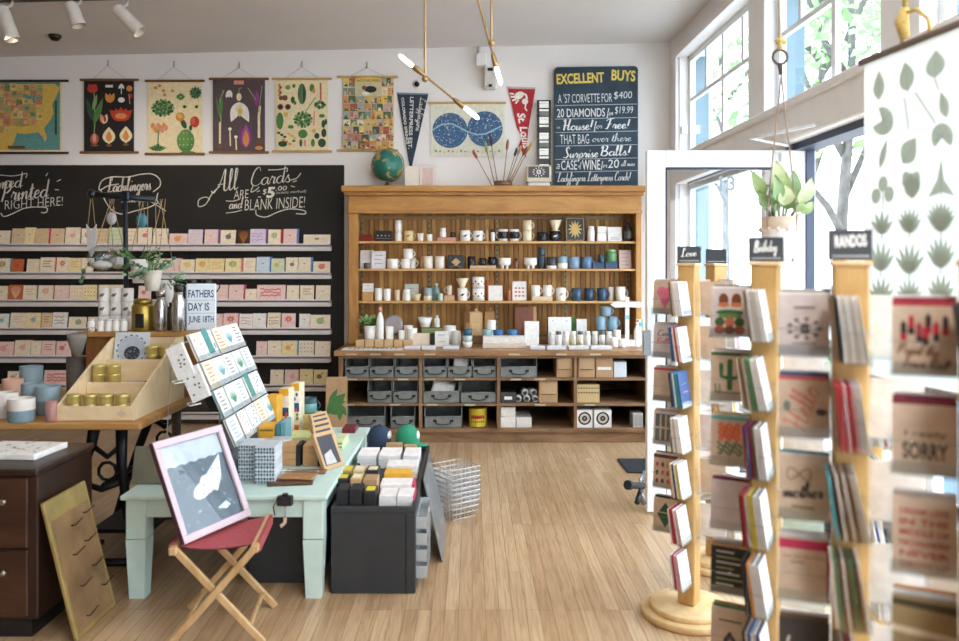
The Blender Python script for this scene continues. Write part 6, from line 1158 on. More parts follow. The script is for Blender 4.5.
CN = ['blue dashes', 'teal strokes', 'coral marks', 'grey writing', 'navy marks', 'green leaves', 'orange splashes']
for r in range(4):
    b = MB(T); 
    for y0 in [j * .162 for j in range(5)]:
        b.box((0, 0, 0), (.155, .003, .03), acr, rack_M(y0 + .08, .012 + r * .15, .05)); b.box((0, 0, 0), (.155, .045, .003), acr, rack_M(y0 + .08, -.003 + r * .15, .027))
    b.part('clear_pocket', t)
    for c in range(5):
        k = (r * 3 + c * 2) % 7; pm, am = CC[k]; wd = (.15, .135, .156, .145)[(r + c) % 4]; n_ = 2
        for j in range(n_):
            b = MB(); b.b2(-wd / 2, wd / 2, 0, .004, 0, .141 + .002 * j, pm if j == 0 else (PM(238, 238, 238), PM(*((150, 186, 196) if k % 2 else (232, 232, 228))))[j % 2])
            if j == 0:
                q_ = random.Random(r * 7 + c)
                if k in (0, 3, 6):
                    for i in range(5): b.line([(wd * -.3, .04 + .02 * i), (wd * (q_.uniform(.0, .35)), .04 + .02 * i + q_.uniform(-.003, .003))], .006, am, 0)
                elif k in (1, 5):
                    for i in range(6): a = i * .5 - 1.2; b.leafp(0, .04, .05 * math.sin(a) * 1.2, .075 + .04 * math.cos(a), .006, am, 0)
                else:
                    for i in range(9): b.ell(q_.uniform(-.4, .4) * wd, q_.uniform(.03, .13), .008, .006, am, 0, n=8)
            o2 = b.solo('greeting_card' if j == 0 else 'envelope', f'white card with {CN[k]}, {ORD[c]} column, {ORD[3 - r]} row of the slanted rack' if j == 0 else f'blank envelope behind the {CN[k]} card, {ORD[c]} column, {ORD[3 - r]} row, slanted rack', 'card' if j == 0 else 'envelope', group='cards in the slanted rack' if j == 0 else f'blank cards, column {c + 1} row {4 - r} of the slanted rack')
            o2.matrix_world = rack_M(c * .162 + .08 + RND.uniform(-.006, .006), -.0005 + r * .15, .046 - j * .012) @ Matrix.Translation((0, 0, .0016))
            if (r, c) in ((3, 1), (1, 3)) and j == 0: 
                for i in range(5): e_ = MB(); e_.b2(-.06 + i * .016, -.05 + i * .016, -.004, .0, .02, .155, PM(96, 160, 156)); e_.part('teal_stripe', o2)
for i, (px, py, s_) in enumerate(((173, 346, .95), (188, 368, 1.0))):   # end pockets facing the shop door
    Yc = 3.735; b = MB(); b.b2(-.045 * s_, .045 * s_, 0, .02, -.16, 0, PM(236, 238, 238)); q_ = random.Random(i)
    for j in range(6): b.ell(q_.uniform(-.03, .03), q_.uniform(-.13, -.03), .006, .005, PM(90, 90, 100), 0, n=7)
    b.solo('greeting_card', f'narrow white card pack with dark marks, {ORD[i]} from the top on the rack end', 'card', P(px, py, Yc), group='cards on the end of the slanted rack', rot=(0, rad(-24), rad(-6)))
    e_ = MB(Matrix.Translation(-o)); p_ = P(px, py, Yc); e_.tube([p_ + Vector((.06, .0, -.165)), p_ + Vector((.02, -.03, -.172)), p_ + Vector((.0, -.012, -.165)), p_ + Vector((.03, .05, -.16))], .003, M((236, 238, 238), .3), 5); e_.part('wire_pocket', t)
# patterned boxes
nav = PM(60, 76, 116)
def patt(b, d):
    n = 7
    for i in range(n):
        for j in (0, 1): x_ = d[0] * (-.5 + (i + .5) / n); b.ell(x_, d[2] * (.28 + .44 * j), d[0] * .058, d[2] * .19, (nav, PM(96, 126, 116))[(i + j) % 2], -d[1] / 2, n=8)
Yp = 3.72; bh = .034
for cI, (p0, p1) in enumerate(((234.5, 253), (254, 274.5))):
    for j in range(5):
        cx, r, _ = at(p0, p1, 400, GZ, Yp); bxo('patterned_box', f'little blue patterned box, {ORD[j]} from the bottom, {("left", "right")[cI]} pile on the teal table', 'box', (cx, Yp + .08 + (.05 if cI == 0 else 0), GZ + .0008 + j * (bh + .0006)), (2 * r, .15, bh), PM(204, 212, 220) if j % 2 else PM(190, 200, 208), 'blue patterned boxes on the teal table', rad(RND.uniform(-1, 1)), patt)
for i in range(3): stand_card('notebook', f'thin striped notebook leaning behind the patterned boxes, {ORD[i]} of three', 'notebook', (X(262 + 6.5 * i, 4.02), 4.03 + .05 * i, GZ + .001), .1, .135, PM(196, 198, 196), lambda b, w2, h2: [b.line([(-w2 * .4, h2 * (.2 + .12 * j)), (w2 * .4, h2 * (.26 + .12 * j))], .006, (PM(70, 90, 80), paperw)[j % 2]) for j in range(6)] and None, -20, 'striped notebooks', .012)
kb = M((188, 146, 100), .8); Yk = 4.06; h_ = .0345
for cI, (p0, p1) in enumerate(((281.5, 300), (302.5, 322))):
    for j in range(3): 
        cx, r, _ = at(p0, p1, 400, GZ, Yk); o2 = bxo('soap_box', f'kraft soap box with a black band, {("lower", "middle", "upper")[j]} in the {("left", "right")[cI]} pile', 'box', (cx, Yk + .06, GZ + .0008 + j * (h_ + .0006)), (2 * r, .12, h_), kb, 'kraft soap boxes on the teal table', rad(RND.uniform(-1.5, 1.5)))
        e_ = MB(); e_.b2(r * .55, r * 1.01, -.0612, .0612, -.0003, h_ + .0003, PM(40, 38, 36)); e_.part('black_band', o2, 'black paper band around the soap box')
for i, (y_, lab, c_) in enumerate(((452.5, 'pale pink magazine at the bottom of the magazine pile', (222, 180, 190)), (449, 'black patterned magazine in the middle of the magazine pile', (60, 56, 50)), (446, 'yellow green magazine on top of the magazine pile', (206, 214, 150)))):
    Ym = 4.45; cx, r, _ = at(284, 318, 400, GZ, Ym); bxo('magazine', lab, 'magazine', (cx + .01 * i, Ym + .1, GZ + .0008 + i * .0215), (2 * r, .2, .021), PM(*c_), 'magazines on the teal table', rad(4 * i - 3))
for j in range(2): Yb_ = 4.86; cx, r, _ = at(290, 318, 400, GZ, Yb_); bxo('wooden_box', ('lower', 'upper')[j] + ' pale wooden box at the far end of the teal table', 'box', (cx, Yb_ + .07, GZ + .0008 + j * .0565), (2 * r, .13, .056), wood((222, 198, 140), (198, 170, 110), .5, (4, 14, 14)), 'pale wooden boxes on the teal table')
Yb_ = 4.93; zb = GZ + .1145; mug('mug', 'dark teal mug with a sprig inside on the pale wooden boxes', 'mug', (X(309.5, Yb_), Yb_, zb), .045, Z(397.5, Yb_) - zb, V(46, 84, 92), 1, m2=V(104, 158, 160), band=(.05, .62));
for i, (p0, p1, yt, c_, lab) in enumerate(((250, 266.5, 423, (222, 164, 48), 'thick yellow book with a small house on its front'), (267.5, 272, 420, (64, 128, 140), 'thin teal book beside the thick yellow book'), (272.5, 277.5, 418, (110, 160, 170), 'pale teal book beside the thin teal book'))):
    Yy = 4.22; cx, r, h2 = at(p0 + 8, p1 + 8, yt + 4, GZ, Yy); bxo('book', lab, 'book', (cx, Yy + .07, GZ + .0008), (2 * r, .14, h2), PM(*c_), 'books standing on the teal table', 0, (lambda b, d: (b.poly([(-.02, .03), (.02, .03), (.02, .06), (0, .08), (-.02, .06)], PM(120, 90, 40), -d[1] / 2), b.poly([(-d[0] * .4, d[2] * .86), (d[0] * .4, d[2] * .86), (d[0] * .4, d[2] * .92), (-d[0] * .4, d[2] * .92)], PM(120, 90, 40), -d[1] / 2)) and None) if i == 0 else None)
def gamex(b, d):
    q_ = random.Random(int(d[2] * 1e4)); H2 = d[2]
    for z0, z1, c_ in ((.0, .2, (214, 120, 60)), (.45, .62, (50, 84, 130)), (.62, .85, (232, 232, 228)), (.85, 1, (230, 170, 50))): b.poly([(-d[0] * .46, H2 * z0), (d[0] * .46, H2 * z0), (d[0] * .46, H2 * z1), (-d[0] * .46, H2 * z1)], PM(*c_), -d[1] / 2)
    for i in range(7): b.ell(q_.uniform(-.3, .3) * d[0], q_.uniform(.08, .8) * H2, .008, .012, PM(*((214, 70, 50), (60, 90, 130), (90, 140, 90))[i % 3]), -d[1] / 2, n=7)
for i, (p0, p1, yt, lab) in enumerate(((266, 278, 396, 'tall yellow box at the left of the tall patterned boxes'), (279.5, 290, 389, 'tall patterned box with a blue band in the middle'), (291, 300.5, 383.5, 'tall patterned box with blue band next to the dark teal mug'))):
    Yy = 4.62 + .09 * i; cx, r, h2 = at(p0, p1, yt, GZ, Yy); bxo('tall_box', lab, 'box', (cx, Yy + .05, GZ + .0008), (2 * r, .09, h2), PM(226, 168, 56) if i == 0 else PM(232, 222, 196), 'tall patterned boxes on the teal table', rad(-8), gamex if i else None)
# tilted photo tiles, stack, wallets, leather
def photo(b, w2, h2): b.poly([(-w2 * .4, h2 * .1), (w2 * .4, h2 * .1), (w2 * .4, h2 * .9), (-w2 * .4, h2 * .9)], PM(70, 72, 80), 0); b.poly([(-w2 * .34, h2 * .12), (w2 * .2, h2 * .12), (w2 * .1, h2 * .5), (-w2 * .3, h2 * .4)], PM(196, 196, 196), 0)
for i, Yt in enumerate((4.02, 4.22, 4.42, 4.62, 4.8)):
    o2 = stand_card('photo_tile', f'tilted wooden photo tile, {ORD[i]} from the near end of the row', 'photo tile', (X(338 - 2.4 * i, Yt) - .015, Yt, GZ + .004), .14, .19 - .012 * i, V(200, 164, 118, r=.6), photo, -26, 'tilted photo tiles on the teal table', .022, rad(58))
bxo('pattern_pad', 'pale green leaf patterned pad at the right edge of the teal table', 'notepad', (X(340, 4.5) + .0, 4.52, GZ + .0008), (.06, .2, .05), PM(206, 218, 170), None, 0, lambda b, d: [b.ell(d[0] * (-.3 + .2 * (i % 4)), d[2] * (.3 + .4 * (i // 4)), .006, .006, PM(90, 120, 80), -d[1] / 2, n=6) for i in range(8)] and None)
bxo('wallet', 'small maroon wallet at the far end of the teal table', 'wallet', (X(350, 4.92), 4.93, GZ + .0008), (.08, .14, .03), V(120, 40, 52, r=.4))
lea = M((168, 126, 84), .45, var=.3); lea2 = M((92, 62, 44), .45, var=.3)
for i, (px, Yl, sx, sy, c_, rz_, z_, lab) in enumerate(((291, 3.76, .21, .13, lea2, 8, 0, 'dark brown leather pouch at the bottom of the leather pile'), (298, 3.79, .17, .1, lea, -6, .0135, 'tan leather pouch on top of the leather pile'), (306, 3.93, .2, .07, M((128, 92, 62), .45, var=.3), 2, 0, 'long brown leather case before the kraft soap boxes'))):
    b = MB(); b.box((0, 0, .006), (sx, sy, .012), c_, bv=.005); b.line([(-sx * .4, -sy * .0), (sx * .4, 0)], .003, lea2); b.solo('leather_pouch', lab, 'pouch', (X(px, Yl), Yl, GZ + .0008 + z_), rad(rz_), 'leather goods on the teal table')
b = MB(); b.tube([(-.1 + .2 * i / 10, -.03 + .03 * math.sin(PI * i / 10), .005) for i in range(11)], .004, steel, 6); b.solo('metal_strap', 'thin curved silver strap lying on the leather pouches', 'strap', (X(299, 3.85), 3.86, GZ + .027))
t = thing('camera_keyring', 'black toy camera keyring hanging over the front table edge', 'keyring', (X(285, 3.52), 3.52, GZ - .06)); b = MB(); b.box((0, -.0, .045), (.07, .03, .045), M((30, 32, 36), .35), bv=.006); b.cyl((0, -.015, .045), (0, -.032, .045), .014, M((70, 74, 80), .2, .6), n=14); b.box((0, 0, .071), (.025, .022, .012), M((30, 32, 36), .35), bv=.003); b.part('camera_body', t)
b = MB(); b.tube([(0, 0, .025), (.004, -.004, .0), (0, -.002, -.03)], .0025, steel, 5); b.prism([(-.006, -.03), (.008, -.03), (.006, -.055), (-.016, -.075), (-.022, -.062), (-.006, -.05)], -.004, .004, V(214, 190, 176)); b.part('charm', t); b = MB(); b.tube([(-.035, 0, .05), (-.05, -.006, .02), (-.044, -.004, -.02)], .003, BLK, 5); b.part('strap', t)
b = MB(); b.b2(-.085, .085, -.004, .004, 0, Z(379, 6.35), kraft); gm = PM(74, 122, 66); hh = Z(379, 6.35)
for sx_, a0 in ((1, .5), (1, .95), (-1, .4), (1, 1.4), (-1, .9)): b.leafp(-.03 * sx_ if sx_ < 0 else -.06, hh * .62, (-.03 if sx_ < 0 else -.06) + .14 * math.sin(a0), hh * .62 + (.15 if sx_ > 0 else -.14) * math.cos(a0), .024, gm, -.004)
b.leafp(-.075, hh * .5, .07, hh * .78, .05, gm, -.004); b.leafp(-.07, hh * .55, .075, hh * .52, .03, gm, -.004); b.solo('leaf_print_board', 'kraft board with a big green leaf leaning by the counter end', 'board', (X(336, 6.35), 6.35, .012), rot=(rad(-7), 0, rad(4)))

# ---------------------------------------------------------------- folding stool and framed print
beech = wood((202, 170, 124), (176, 140, 94), .45, (16, 16, 3)); redc = M((170, 76, 82), .85, var=.12, scale=60)
t = thing('folding_stool', 'folding wooden stool with a red canvas seat in the foreground', 'stool', (-1.02, 3.29, 0), rad(6))
for y_, nm in ((-.18, 'front'), (.18, 'rear')):
    for s_ in (-1, 1): b = MB(); yy = y_ + .011 * s_ * (1 if y_ < 0 else -1); b.beam((-.155 * s_, yy, .385), (.185 * s_, yy, .0035), .028, .02, beech, (0, 1, 0), .004); b.part('leg', t)
for s_ in (-1, 1): b = MB(); b.beam((s_ * .155, -.2, .383), (s_ * .155, .2, .383), .03, .032, beech, (0, 0, 1), .005); b.part('seat_rail', t)
for s_ in (-1, 1): b = MB(); b.beam((s_ * .13, -.17, .065), (s_ * .13, .17, .065), .016, .02, beech, (0, 0, 1), .003); b.part('stretcher', t)
b = MB(); vs = []; n = 10
for i in range(n + 1):
    u = -1 + 2 * i / n; z_ = .402 - .022 * (1 - u * u); vs += [(u * .17, -.17, z_), (u * .17, .17, z_)]
b.add(vs, [(2 * i, 2 * i + 2, 2 * i + 3, 2 * i + 1) for i in range(n)], redc, True); vs2 = [(v[0], v[1], v[2] - .004) for v in vs]; b.add(vs2, [(2 * i, 2 * i + 1, 2 * i + 3, 2 * i + 2) for i in range(n)], redc, True)
for s_ in (-1, 1): b.b2(s_ * .17 - .003 * s_, s_ * .173, -.17, .17, .362, .402, redc)
b.part('canvas_seat', t)
BLp = Vector((-1.112, 3.1, .404)); ang = math.atan2(.37, .158); 
t = thing('framed_print', 'white framed grey print of a pale bird leaning on the red stool', 'picture', BLp, rot=(rad(-23.5), 0, ang)); t.rotation_mode = 'XYZ'
fw, fh = .402, .415; fw2 = .03
b = MB(); pf = M((204, 186, 196), .35)
for x0, x1, z0, z1 in ((0, fw, 0, fw2), (0, fw, fh - fw2, fh), (0, fw2, fw2, fh - fw2), (fw - fw2, fw, fw2, fh - fw2)): b.b2(x0, x1, 0, .022, z0, z1, pf, .003)
b.b2(-.0012, 0, .001, .021, .001, fh - .001, M((74, 38, 50), .4)); b.part('frame', t); b = MB(); blk2 = PM(40, 44, 52)
b.b2(fw2, fw - fw2, .016, .02, fw2, fh - fw2, PM(104, 118, 126)); b.poly([(fw2, fh - fw2), (fw - fw2, fh - fw2), (fw - fw2, fh * .72)] + [(fw - fw2 - (fw - 2 * fw2) * i / 12, fh * (.71 + .018 * (i % 2))) for i in range(1, 13)], PM(206, 216, 222), .016)
b.poly([(fw * .5, fh * .5), (fw * .86, fh * .72), (fw * .8, fh * .5), (fw * .68, fh * .36), (fw * .58, fh * .4)], PM(236, 232, 230), .016); b.ell(fw * .48, fh * .42, .06, .032, PM(240, 226, 226), .016, .3); b.ell(fw * .56, fh * .46, .04, .04, PM(240, 228, 228), .016)
b.poly([(fw * .6, fh * .2), (fw * .74, fh * .24), (fw * .8, fh * .19), (fw * .72, fh * .16)], PM(232, 230, 228), .016)
for i in range(22): b.ell(fw * RND.uniform(.15, .85), fh * RND.uniform(.12, .66), .004, .005, PM(170, 190, 196), .016, n=6)
b.line([(fw - fw2, fw2), (fw - fw2, fh - fw2)], .006, blk2, .0155); b.part('print', t)
b = MB(); b.b2(fw2 - .004, fw - fw2 + .004, .0125, .0145, fw2 - .004, fh - fw2 + .004, glassy((250, 252, 254), .06)); b.part('glass', t)

# ---------------------------------------------------------------- black cabinet with packs on top
bkm = M((46, 50, 54), .5, var=.15); cx0, cx1, cy0, cy1, CZ = -.638, -.256, 3.617, 4.87, .393
t = thing('black_cabinet', 'low black cabinet of small packs beside the teal table', 'cabinet', ((cx0 + cx1) / 2, 4.24, 0)); T = Matrix.Translation((-(cx0 + cx1) / 2, -4.24, 0))
b = MB(T); b.b2(cx0, cx1, cy0, cy1, .001, CZ - .03, bkm, .004); b.part('case', t); b = MB(T)
for a in ((cx0, cx1, cy0, cy0 + .02), (cx0, cx1, cy1 - .02, cy1), (cx0, cx0 + .02, cy0 + .02, cy1 - .02), (cx1 - .02, cx1, cy0 + .02, cy1 - .02)): b.b2(*a, CZ - .03, CZ, bkm, .003)
b.part('rim', t); b = MB(T); b.b2(cx1 - .045, cx1 - .04, cy0 - .002, cy0, 0.0, CZ - .03, iron); b.part('seam', t)
t = thing('black_crate', 'black crate pushed under the teal table behind the stool', 'crate', (X(286, 3.8), 4.1, 0)); b = MB(); b.b2(-.165, .165, -.36, .36, .001, .35, bkm, .004); b.part('case', t); b = MB(); b.b2(-.155, .155, -.35, .35, .3502, .354, M((60, 62, 64), .6)); b.part('lid', t)
b = MB(Matrix.Rotation(rad(-16), 4, 'X')); b.b2(-.085, .09, -.008, .008, 0, .17, M((112, 110, 92), .7, var=.2), .003); b.solo('canvas_board', 'dull olive board leaning at the left end of the teal table', 'board', (X(148, 3.7), 3.72, GZ + .005), 0)
t = bpy.data.objects['black_cabinet']; trm = M((216, 224, 228), .2, trans=.4)
for i in range(4):
    z0 = .28 - .075 * i; b = MB(T)
    for a in ((cx1 + .0005, cx1 + .003, 3.66, 3.97, z0, z0 + .06), (cx1 + .003, cx1 + .05, 3.66, 3.97, z0, z0 + .003), (cx1 + .047, cx1 + .05, 3.66, 3.97, z0, z0 + .045), (cx1 + .003, cx1 + .05, 3.66, 3.663, z0, z0 + .055), (cx1 + .003, cx1 + .05, 3.967, 3.97, z0, z0 + .055)): b.b2(*a, trm)
    b.part('clear_tray', t)
Z0 = CZ - .03 + .0008
def onC(px0, px1, Y, z0, h_, dep, m, name, lab, cat='box', extra=None, grp='packs on the black cabinet', rz=0, rx=0):
    return bxo(name, lab, cat, (X((px0 + px1) / 2, Y), Y + dep / 2, z0), ((px1 - px0) * Y / F, dep, h_), m, grp, rz, extra, .002, rx)
bk, ye = PM(36, 36, 38), PM(226, 206, 60)
def ytop(b, d): b.add([(-d[0] * .38, -d[1] * .3, d[2] + .0004), (d[0] * .38, -d[1] * .3, d[2] + .0004), (d[0] * .38, d[1] * .35, d[2] + .0004), (-d[0] * .38, d[1] * .35, d[2] + .0004)], [(0, 1, 2, 3)], ye)
def ctop(b, d): b.add([(-d[0] * .38, -d[1] * .3, d[2] + .0004), (d[0] * .38, -d[1] * .3, d[2] + .0004), (d[0] * .38, d[1] * .35, d[2] + .0004), (-d[0] * .38, d[1] * .35, d[2] + .0004)], [(0, 1, 2, 3)], PM(232, 220, 190)); b.ell(0, d[2] * .5, d[0] * .2, d[2] * .2, PM(160, 100, 70), -d[1] / 2)
for a in ((336.5, 347.5, 3.7, .085, bk, None, 'plain black pack at the front left of the black cabinet'), (349.5, 361.5, 3.7, .085, bk, None, 'plain black pack, middle of the front row on the cabinet'), (363.5, 375.5, 3.7, .075, bk, ytop, 'black pack with a yellow label, right in the front row'),
          (336, 347.5, 3.83, .098, bk, ytop, 'black pack with a yellow label in the second row, left'), (350, 361, 3.83, .1, PM(206, 172, 120), ctop, 'tan pack with a cream top in the second row'), (363, 377, 3.83, .095, kraft, None, 'plain kraft pack right in the second row'),
          (341, 351, 3.98, .1, PM(190, 170, 90), ytop, 'olive pack with yellow top in the third row, left'), (352.5, 364, 3.98, .1, PM(214, 196, 150), ctop, 'cream pack in the middle of the third row'), (366, 378, 3.98, .1, bk, ctop, 'black pack with a round pale top in the third row, right')):
    onC(a[0], a[1], a[2], Z0, a[3], .11, a[4], 'small_pack', a[6], extra=a[5])
wp = PM(240, 236, 236); pkc = PM(206, 70, 100)
def pend(b, d): b.b2(d[0] * .42, d[0] * .501, -d[1] * .501, d[1] * .501, -.0003, d[2] + .0003, pkc)
for a in ((379, 396, 3.72, .05, .14, wp, None, 'white paper pack at the right front of the black cabinet, left one'), (397, 414.5, 3.72, .05, .14, wp, pend, 'white paper pack with a pink end at the right front'), (380, 414.5, 3.9, .055, .12, wp, pend, 'long white pack with a pink end behind the front packs'), (384, 411, 4.05, .07, .1, PM(232, 178, 60), None, 'yellow orange pack among the white packs'), (386, 417, 4.2, .07, .14, wp, None, 'wide white pack behind the yellow orange pack')):
    onC(a[0], a[1], a[2], Z0, a[3], a[4], a[5], 'paper_pack', a[7], extra=a[6])
for i, (p0, p1) in enumerate(((357, 376), (378.5, 399.5), (403, 419))):
    for j in range(3): onC(p0, p1, 4.42, Z0 + j * .0245, .024, .2, (wp, PM(226, 228, 230))[j % 2], 'folded_cloth', f'white folded cloth, {ORD[j]} from the bottom of the {("left", "middle", "right")[i]} pile', 'cloth', None, 'white folded cloths on the black cabinet')
onC(386, 402, 4.65, Z0, .085, .05, kraft, 'kraft_box', 'small kraft box in front of the navy cap on the cabinet'); onC(404, 416, 4.65, Z0, .075, .05, kraft, 'kraft_box', 'small kraft box in front of the green cap on the cabinet')
onC(373, 418, 4.715, Z0, .027, .13, kraft, 'shallow_tray', 'shallow kraft tray under the two caps on the cabinet', 'tray')
def cap(lab, px, m, pm_, rz):
    Yc = 4.785; t = thing('baseball_cap', lab, 'cap', (X(px, Yc), Yc, Z0 + .028), rz, 'caps on the black cabinet'); b = MB(); r = .068
    b.lathe([(r, .03), (r, .05), (r * .97, .085), (r * .8, .115), (r * .45, .135), (0, .14)], m, n=24, sx=.98, sy=1.05); b.lathe([(0, 0), (r, 0), (r, .03)], m, n=24, sx=.98, sy=1.05); b.sphere((0, 0, .14), .008, m, 8); b.part('crown', t)
    b = MB(); pts = [(r * .9 * math.sin(a), -r * .95 * math.cos(a)) for a in [-1.1 + .22 * i for i in range(11)]]; out = [(r * .95 * math.sin(a), -r * .95 * math.cos(a) - .062 * math.cos(a * 1.2)) for a in [-1.1 + .22 * i for i in range(11)]]
    vs = [(p[0], p[1], .034) for p in pts] + [(p[0], p[1], .026 - .0) for p in out]; vs += [(v[0], v[1], v[2] - .004) for v in vs]; b.add(vs, [(i, i + 1, 12 + i, 11 + i) for i in range(10)] + [(22 + i, 33 + i, 34 + i, 23 + i) for i in range(10)] + [(11 + i, 12 + i, 34 + i, 33 + i) for i in range(10)], m, True); b.part('brim', t)
    b = MB(); b.sphere((0, -r * .9, .082), .029, pm_, 14, .9, 1, .3, T=Matrix.Translation((0, -.003, 0))); b.part('front_patch', t)
cap('navy blue cap at the back of the black cabinet', 379.5, V(40, 58, 84, r=.8), V(226, 226, 220, r=.8), rad(74)); cap('green cap with a white patch at the back of the black cabinet', 407.5, V(38, 140, 106, r=.8), V(228, 232, 226, r=.8), rad(80))
# leaning metal sheet and wire baskets
gal = M((150, 158, 164), .35, .75, var=.25, scale=6)
t = thing('metal_sheet', 'grey metal sheet leaning against the side of the black cabinet', 'panel', (-.148, 4.28, .003)); b = MB(Matrix.Rotation(rad(-13), 4, 'Y')); b.b2(-.003, .003, -.28, .28, 0, .425, gal, .001); b.part('sheet', t)
b = MB(Matrix.Rotation(rad(-13), 4, 'Y'))
for y_, z_ in ((-.2, .36), (-.08, .22), (.1, .4), (-.22, .12), (.05, .1)): b.box((.0035, y_, z_), (.001, .03, .02), PM(206, 190, 170))
b.part('magnet', t)
wire = M((226, 228, 230), .3, .3); b = MB(); r0, r1, hB = .104, .082, .1
def sq(r, z): return [(-r, -r, z), (r, -r, z), (r, r, z), (-r, r, z)]
b.tube(sq(r0, hB), .0032, wire, 6, True); b.tube(sq(r0 * .95, hB * .68), .002, wire, 5, True); b.tube(sq(r0 * .89, hB * .34), .002, wire, 5, True); b.tube(sq(r1, 0), .0025, wire, 5, True)
for i in range(7):
    u = -1 + 2 * i / 6
    for a, c_ in (((u * r0, -r0), (u * r1, -r1)), ((u * r0, r0), (u * r1, r1)), ((-r0, u * r0), (-r1, u * r1)), ((r0, u * r0), (r1, u * r1))): b.tube([(a[0], a[1], hB), (c_[0], c_[1], 0)], .0015, wire, 4)
    b.tube([(u * r1, -r1, 0), (u * r1, r1, 0)], .0014, wire, 4)
wm = b.mesh('wire_basket')
for i in range(8): put(wm, 'wire_basket', f'white wire basket, {ORD[i]} from the bottom of the nested stack on the floor', 'basket', (X(455.5, 4.76), 4.76, .004 + i * .028), (0, 0, rad(38)), 'nested wire baskets on the floor')
g = MB(); g.b2(0, .26, 0, .4, .0005, .012, M((34, 40, 50), .8, var=.4, scale=60), .003); g.solo('floor_mat', 'dark rectangular mat on the floor near the open door', 'mat', (X(610, 6.1) + .06, 5.72, 0))
# ---------------------------------------------------------------- card racks by the door
pole_w = wood((212, 174, 112), (186, 144, 82), .45, (14, 14, 3)); base_w = wood((236, 206, 158), (214, 178, 122), .45, (8, 8, 8)); lip = glassy((244, 248, 250), .3)
KR, GL = (206, 184, 164), (214, 204, 204)
def p_(*c): return PM(*c)
def dr_heart(b, w, h):
    c = p_(226, 120, 150); b.ell(-.16 * w, .68 * h, .2 * w, .2 * w, c); b.ell(.16 * w, .68 * h, .2 * w, .2 * w, c); b.poly([(-.34 * w, .62 * h), (.34 * w, .62 * h), (0, .14 * h)], c)
def dr_script(b, w, h): b.script('Ciao', -.34 * w, .26 * w, .66 * h, .84 * h, p_(60, 50, 54), w=.26); b.script('Bella', -.36 * w, .3 * w, .42 * h, .6 * h, p_(196, 50, 70), w=.26)
def dr_top(c): return lambda b, w, h: b.poly([(-.5 * w, .93 * h), (.5 * w, .93 * h), (.5 * w, h), (-.5 * w, h)], p_(*c))
def dr_window(b, w, h):
    b.poly([(-.42 * w, .1 * h), (.42 * w, .1 * h), (.42 * w, .92 * h), (-.42 * w, .92 * h)], p_(100, 108, 104))
    for x in (-.2, .02, .22): b.line([(x * w, .12 * h), (x * w, .9 * h)], .008, p_(200, 186, 168))
    b.line([(-.4 * w, .5 * h), (.4 * w, .5 * h)], .008, p_(200, 186, 168))
def dr_grid(b, w, h):
    b.poly([(-.5 * w, .9 * h), (.5 * w, .9 * h), (.5 * w, h), (-.5 * w, h)], p_(110, 60, 50))
    for i in range(12): b.ell((-.34 + .23 * (i % 4)) * w, (.2 + .25 * (i // 4)) * h, .007, .011, (p_(110, 70, 70), p_(70, 60, 64), p_(180, 90, 90))[i % 3], n=8)
def dr_diamond(b, w, h): b.poly([(0, .88 * h), (.34 * w, .5 * h), (0, .12 * h), (-.34 * w, .5 * h)], p_(40, 92, 70)); b.line([(-.4 * w, .56 * h), (.4 * w, .56 * h)], .004, p_(200, 190, 150))
def dr_pinkpack(b, w, h): b.poly([(-.5 * w, 0), (-.32 * w, 0), (-.32 * w, h), (-.5 * w, h)], p_(206, 60, 80)); b.line([(-.1 * w, .8 * h), (.35 * w, .86 * h)], .008, p_(206, 80, 110))
def dr_burger(b, w, h):
    br = p_(124, 70, 44)
    for s in (-1, 1): b.ell(s * .17 * w, .76 * h, .13 * w, .14 * h, br); b.ell(s * .17 * w, .66 * h, .15 * w, .05 * h, p_(210, 130, 70))
    b.ell(0, .5 * h, .36 * w, .06 * h, p_(56, 110, 60)); b.ell(0, .43 * h, .32 * w, .05 * h, p_(110, 146, 64))
    for s in (-1, 0, 1): b.ell(s * .26 * w, .3 * h, .13 * w, .1 * h, (p_(196, 110, 90), p_(60, 100, 60))[s % 2]); b.ell(s * .26 * w, .14 * h, .14 * w, .09 * h, (p_(130, 80, 60), p_(176, 90, 70))[s % 2])
def dr_cactus(b, w, h):
    g = p_(44, 104, 62); dr_top((70, 104, 60))(b, w, h); b.line([(0, .22 * h), (0, .82 * h)], .14 * w, g); b.ell(0, .82 * h, .07 * w, .05 * h, g)
    for s in (-1, 1): b.line([(0, .46 * h), (s * .22 * w, .5 * h), (s * .23 * w, .74 * h)], .11 * w, g); b.ell(s * .23 * w, .74 * h, .055 * w, .04 * h, g)
    for s in (-.35, -.25, .28, .38): b.line([(s * w, .18 * h), (s * 1.1 * w, .34 * h)], .006, p_(120, 130, 100))
    b.line([(-.4 * w, .17 * h), (.4 * w, .17 * h)], .004, p_(110, 110, 90))
def dr_orange(b, w, h):
    dr_top((96, 186, 176))(b, w, h)
    for j in range(4): b.line([(-.3 * w + .07 * i * w, (.8 - .08 * j) * h + .008 * math.sin(i * 2 + j)) for i in range(9)], .009, p_(226, 110, 70))
    for j in range(3): b.line([(-.32 * w + .08 * i * w, (.42 - .08 * j) * h + .008 * math.cos(i * 2 + j)) for i in range(9)], .008, p_(110, 130, 96))
    b.ell(0, .1 * h, .03 * w, .02 * h, p_(214, 90, 80))
def dr_list(b, w, h):
    for j in range(7): b.line([(-.36 * w, (.84 - .11 * j) * h), ((.1 + .2 * (j % 3) * .8) * w, (.84 - .11 * j) * h)], .005, p_(150, 150, 110) if j % 2 else p_(200, 196, 186))
    b.poly([(-.5 * w, .95 * h), (.5 * w, .95 * h), (.5 * w, h), (-.5 * w, h)], p_(190, 150, 110))
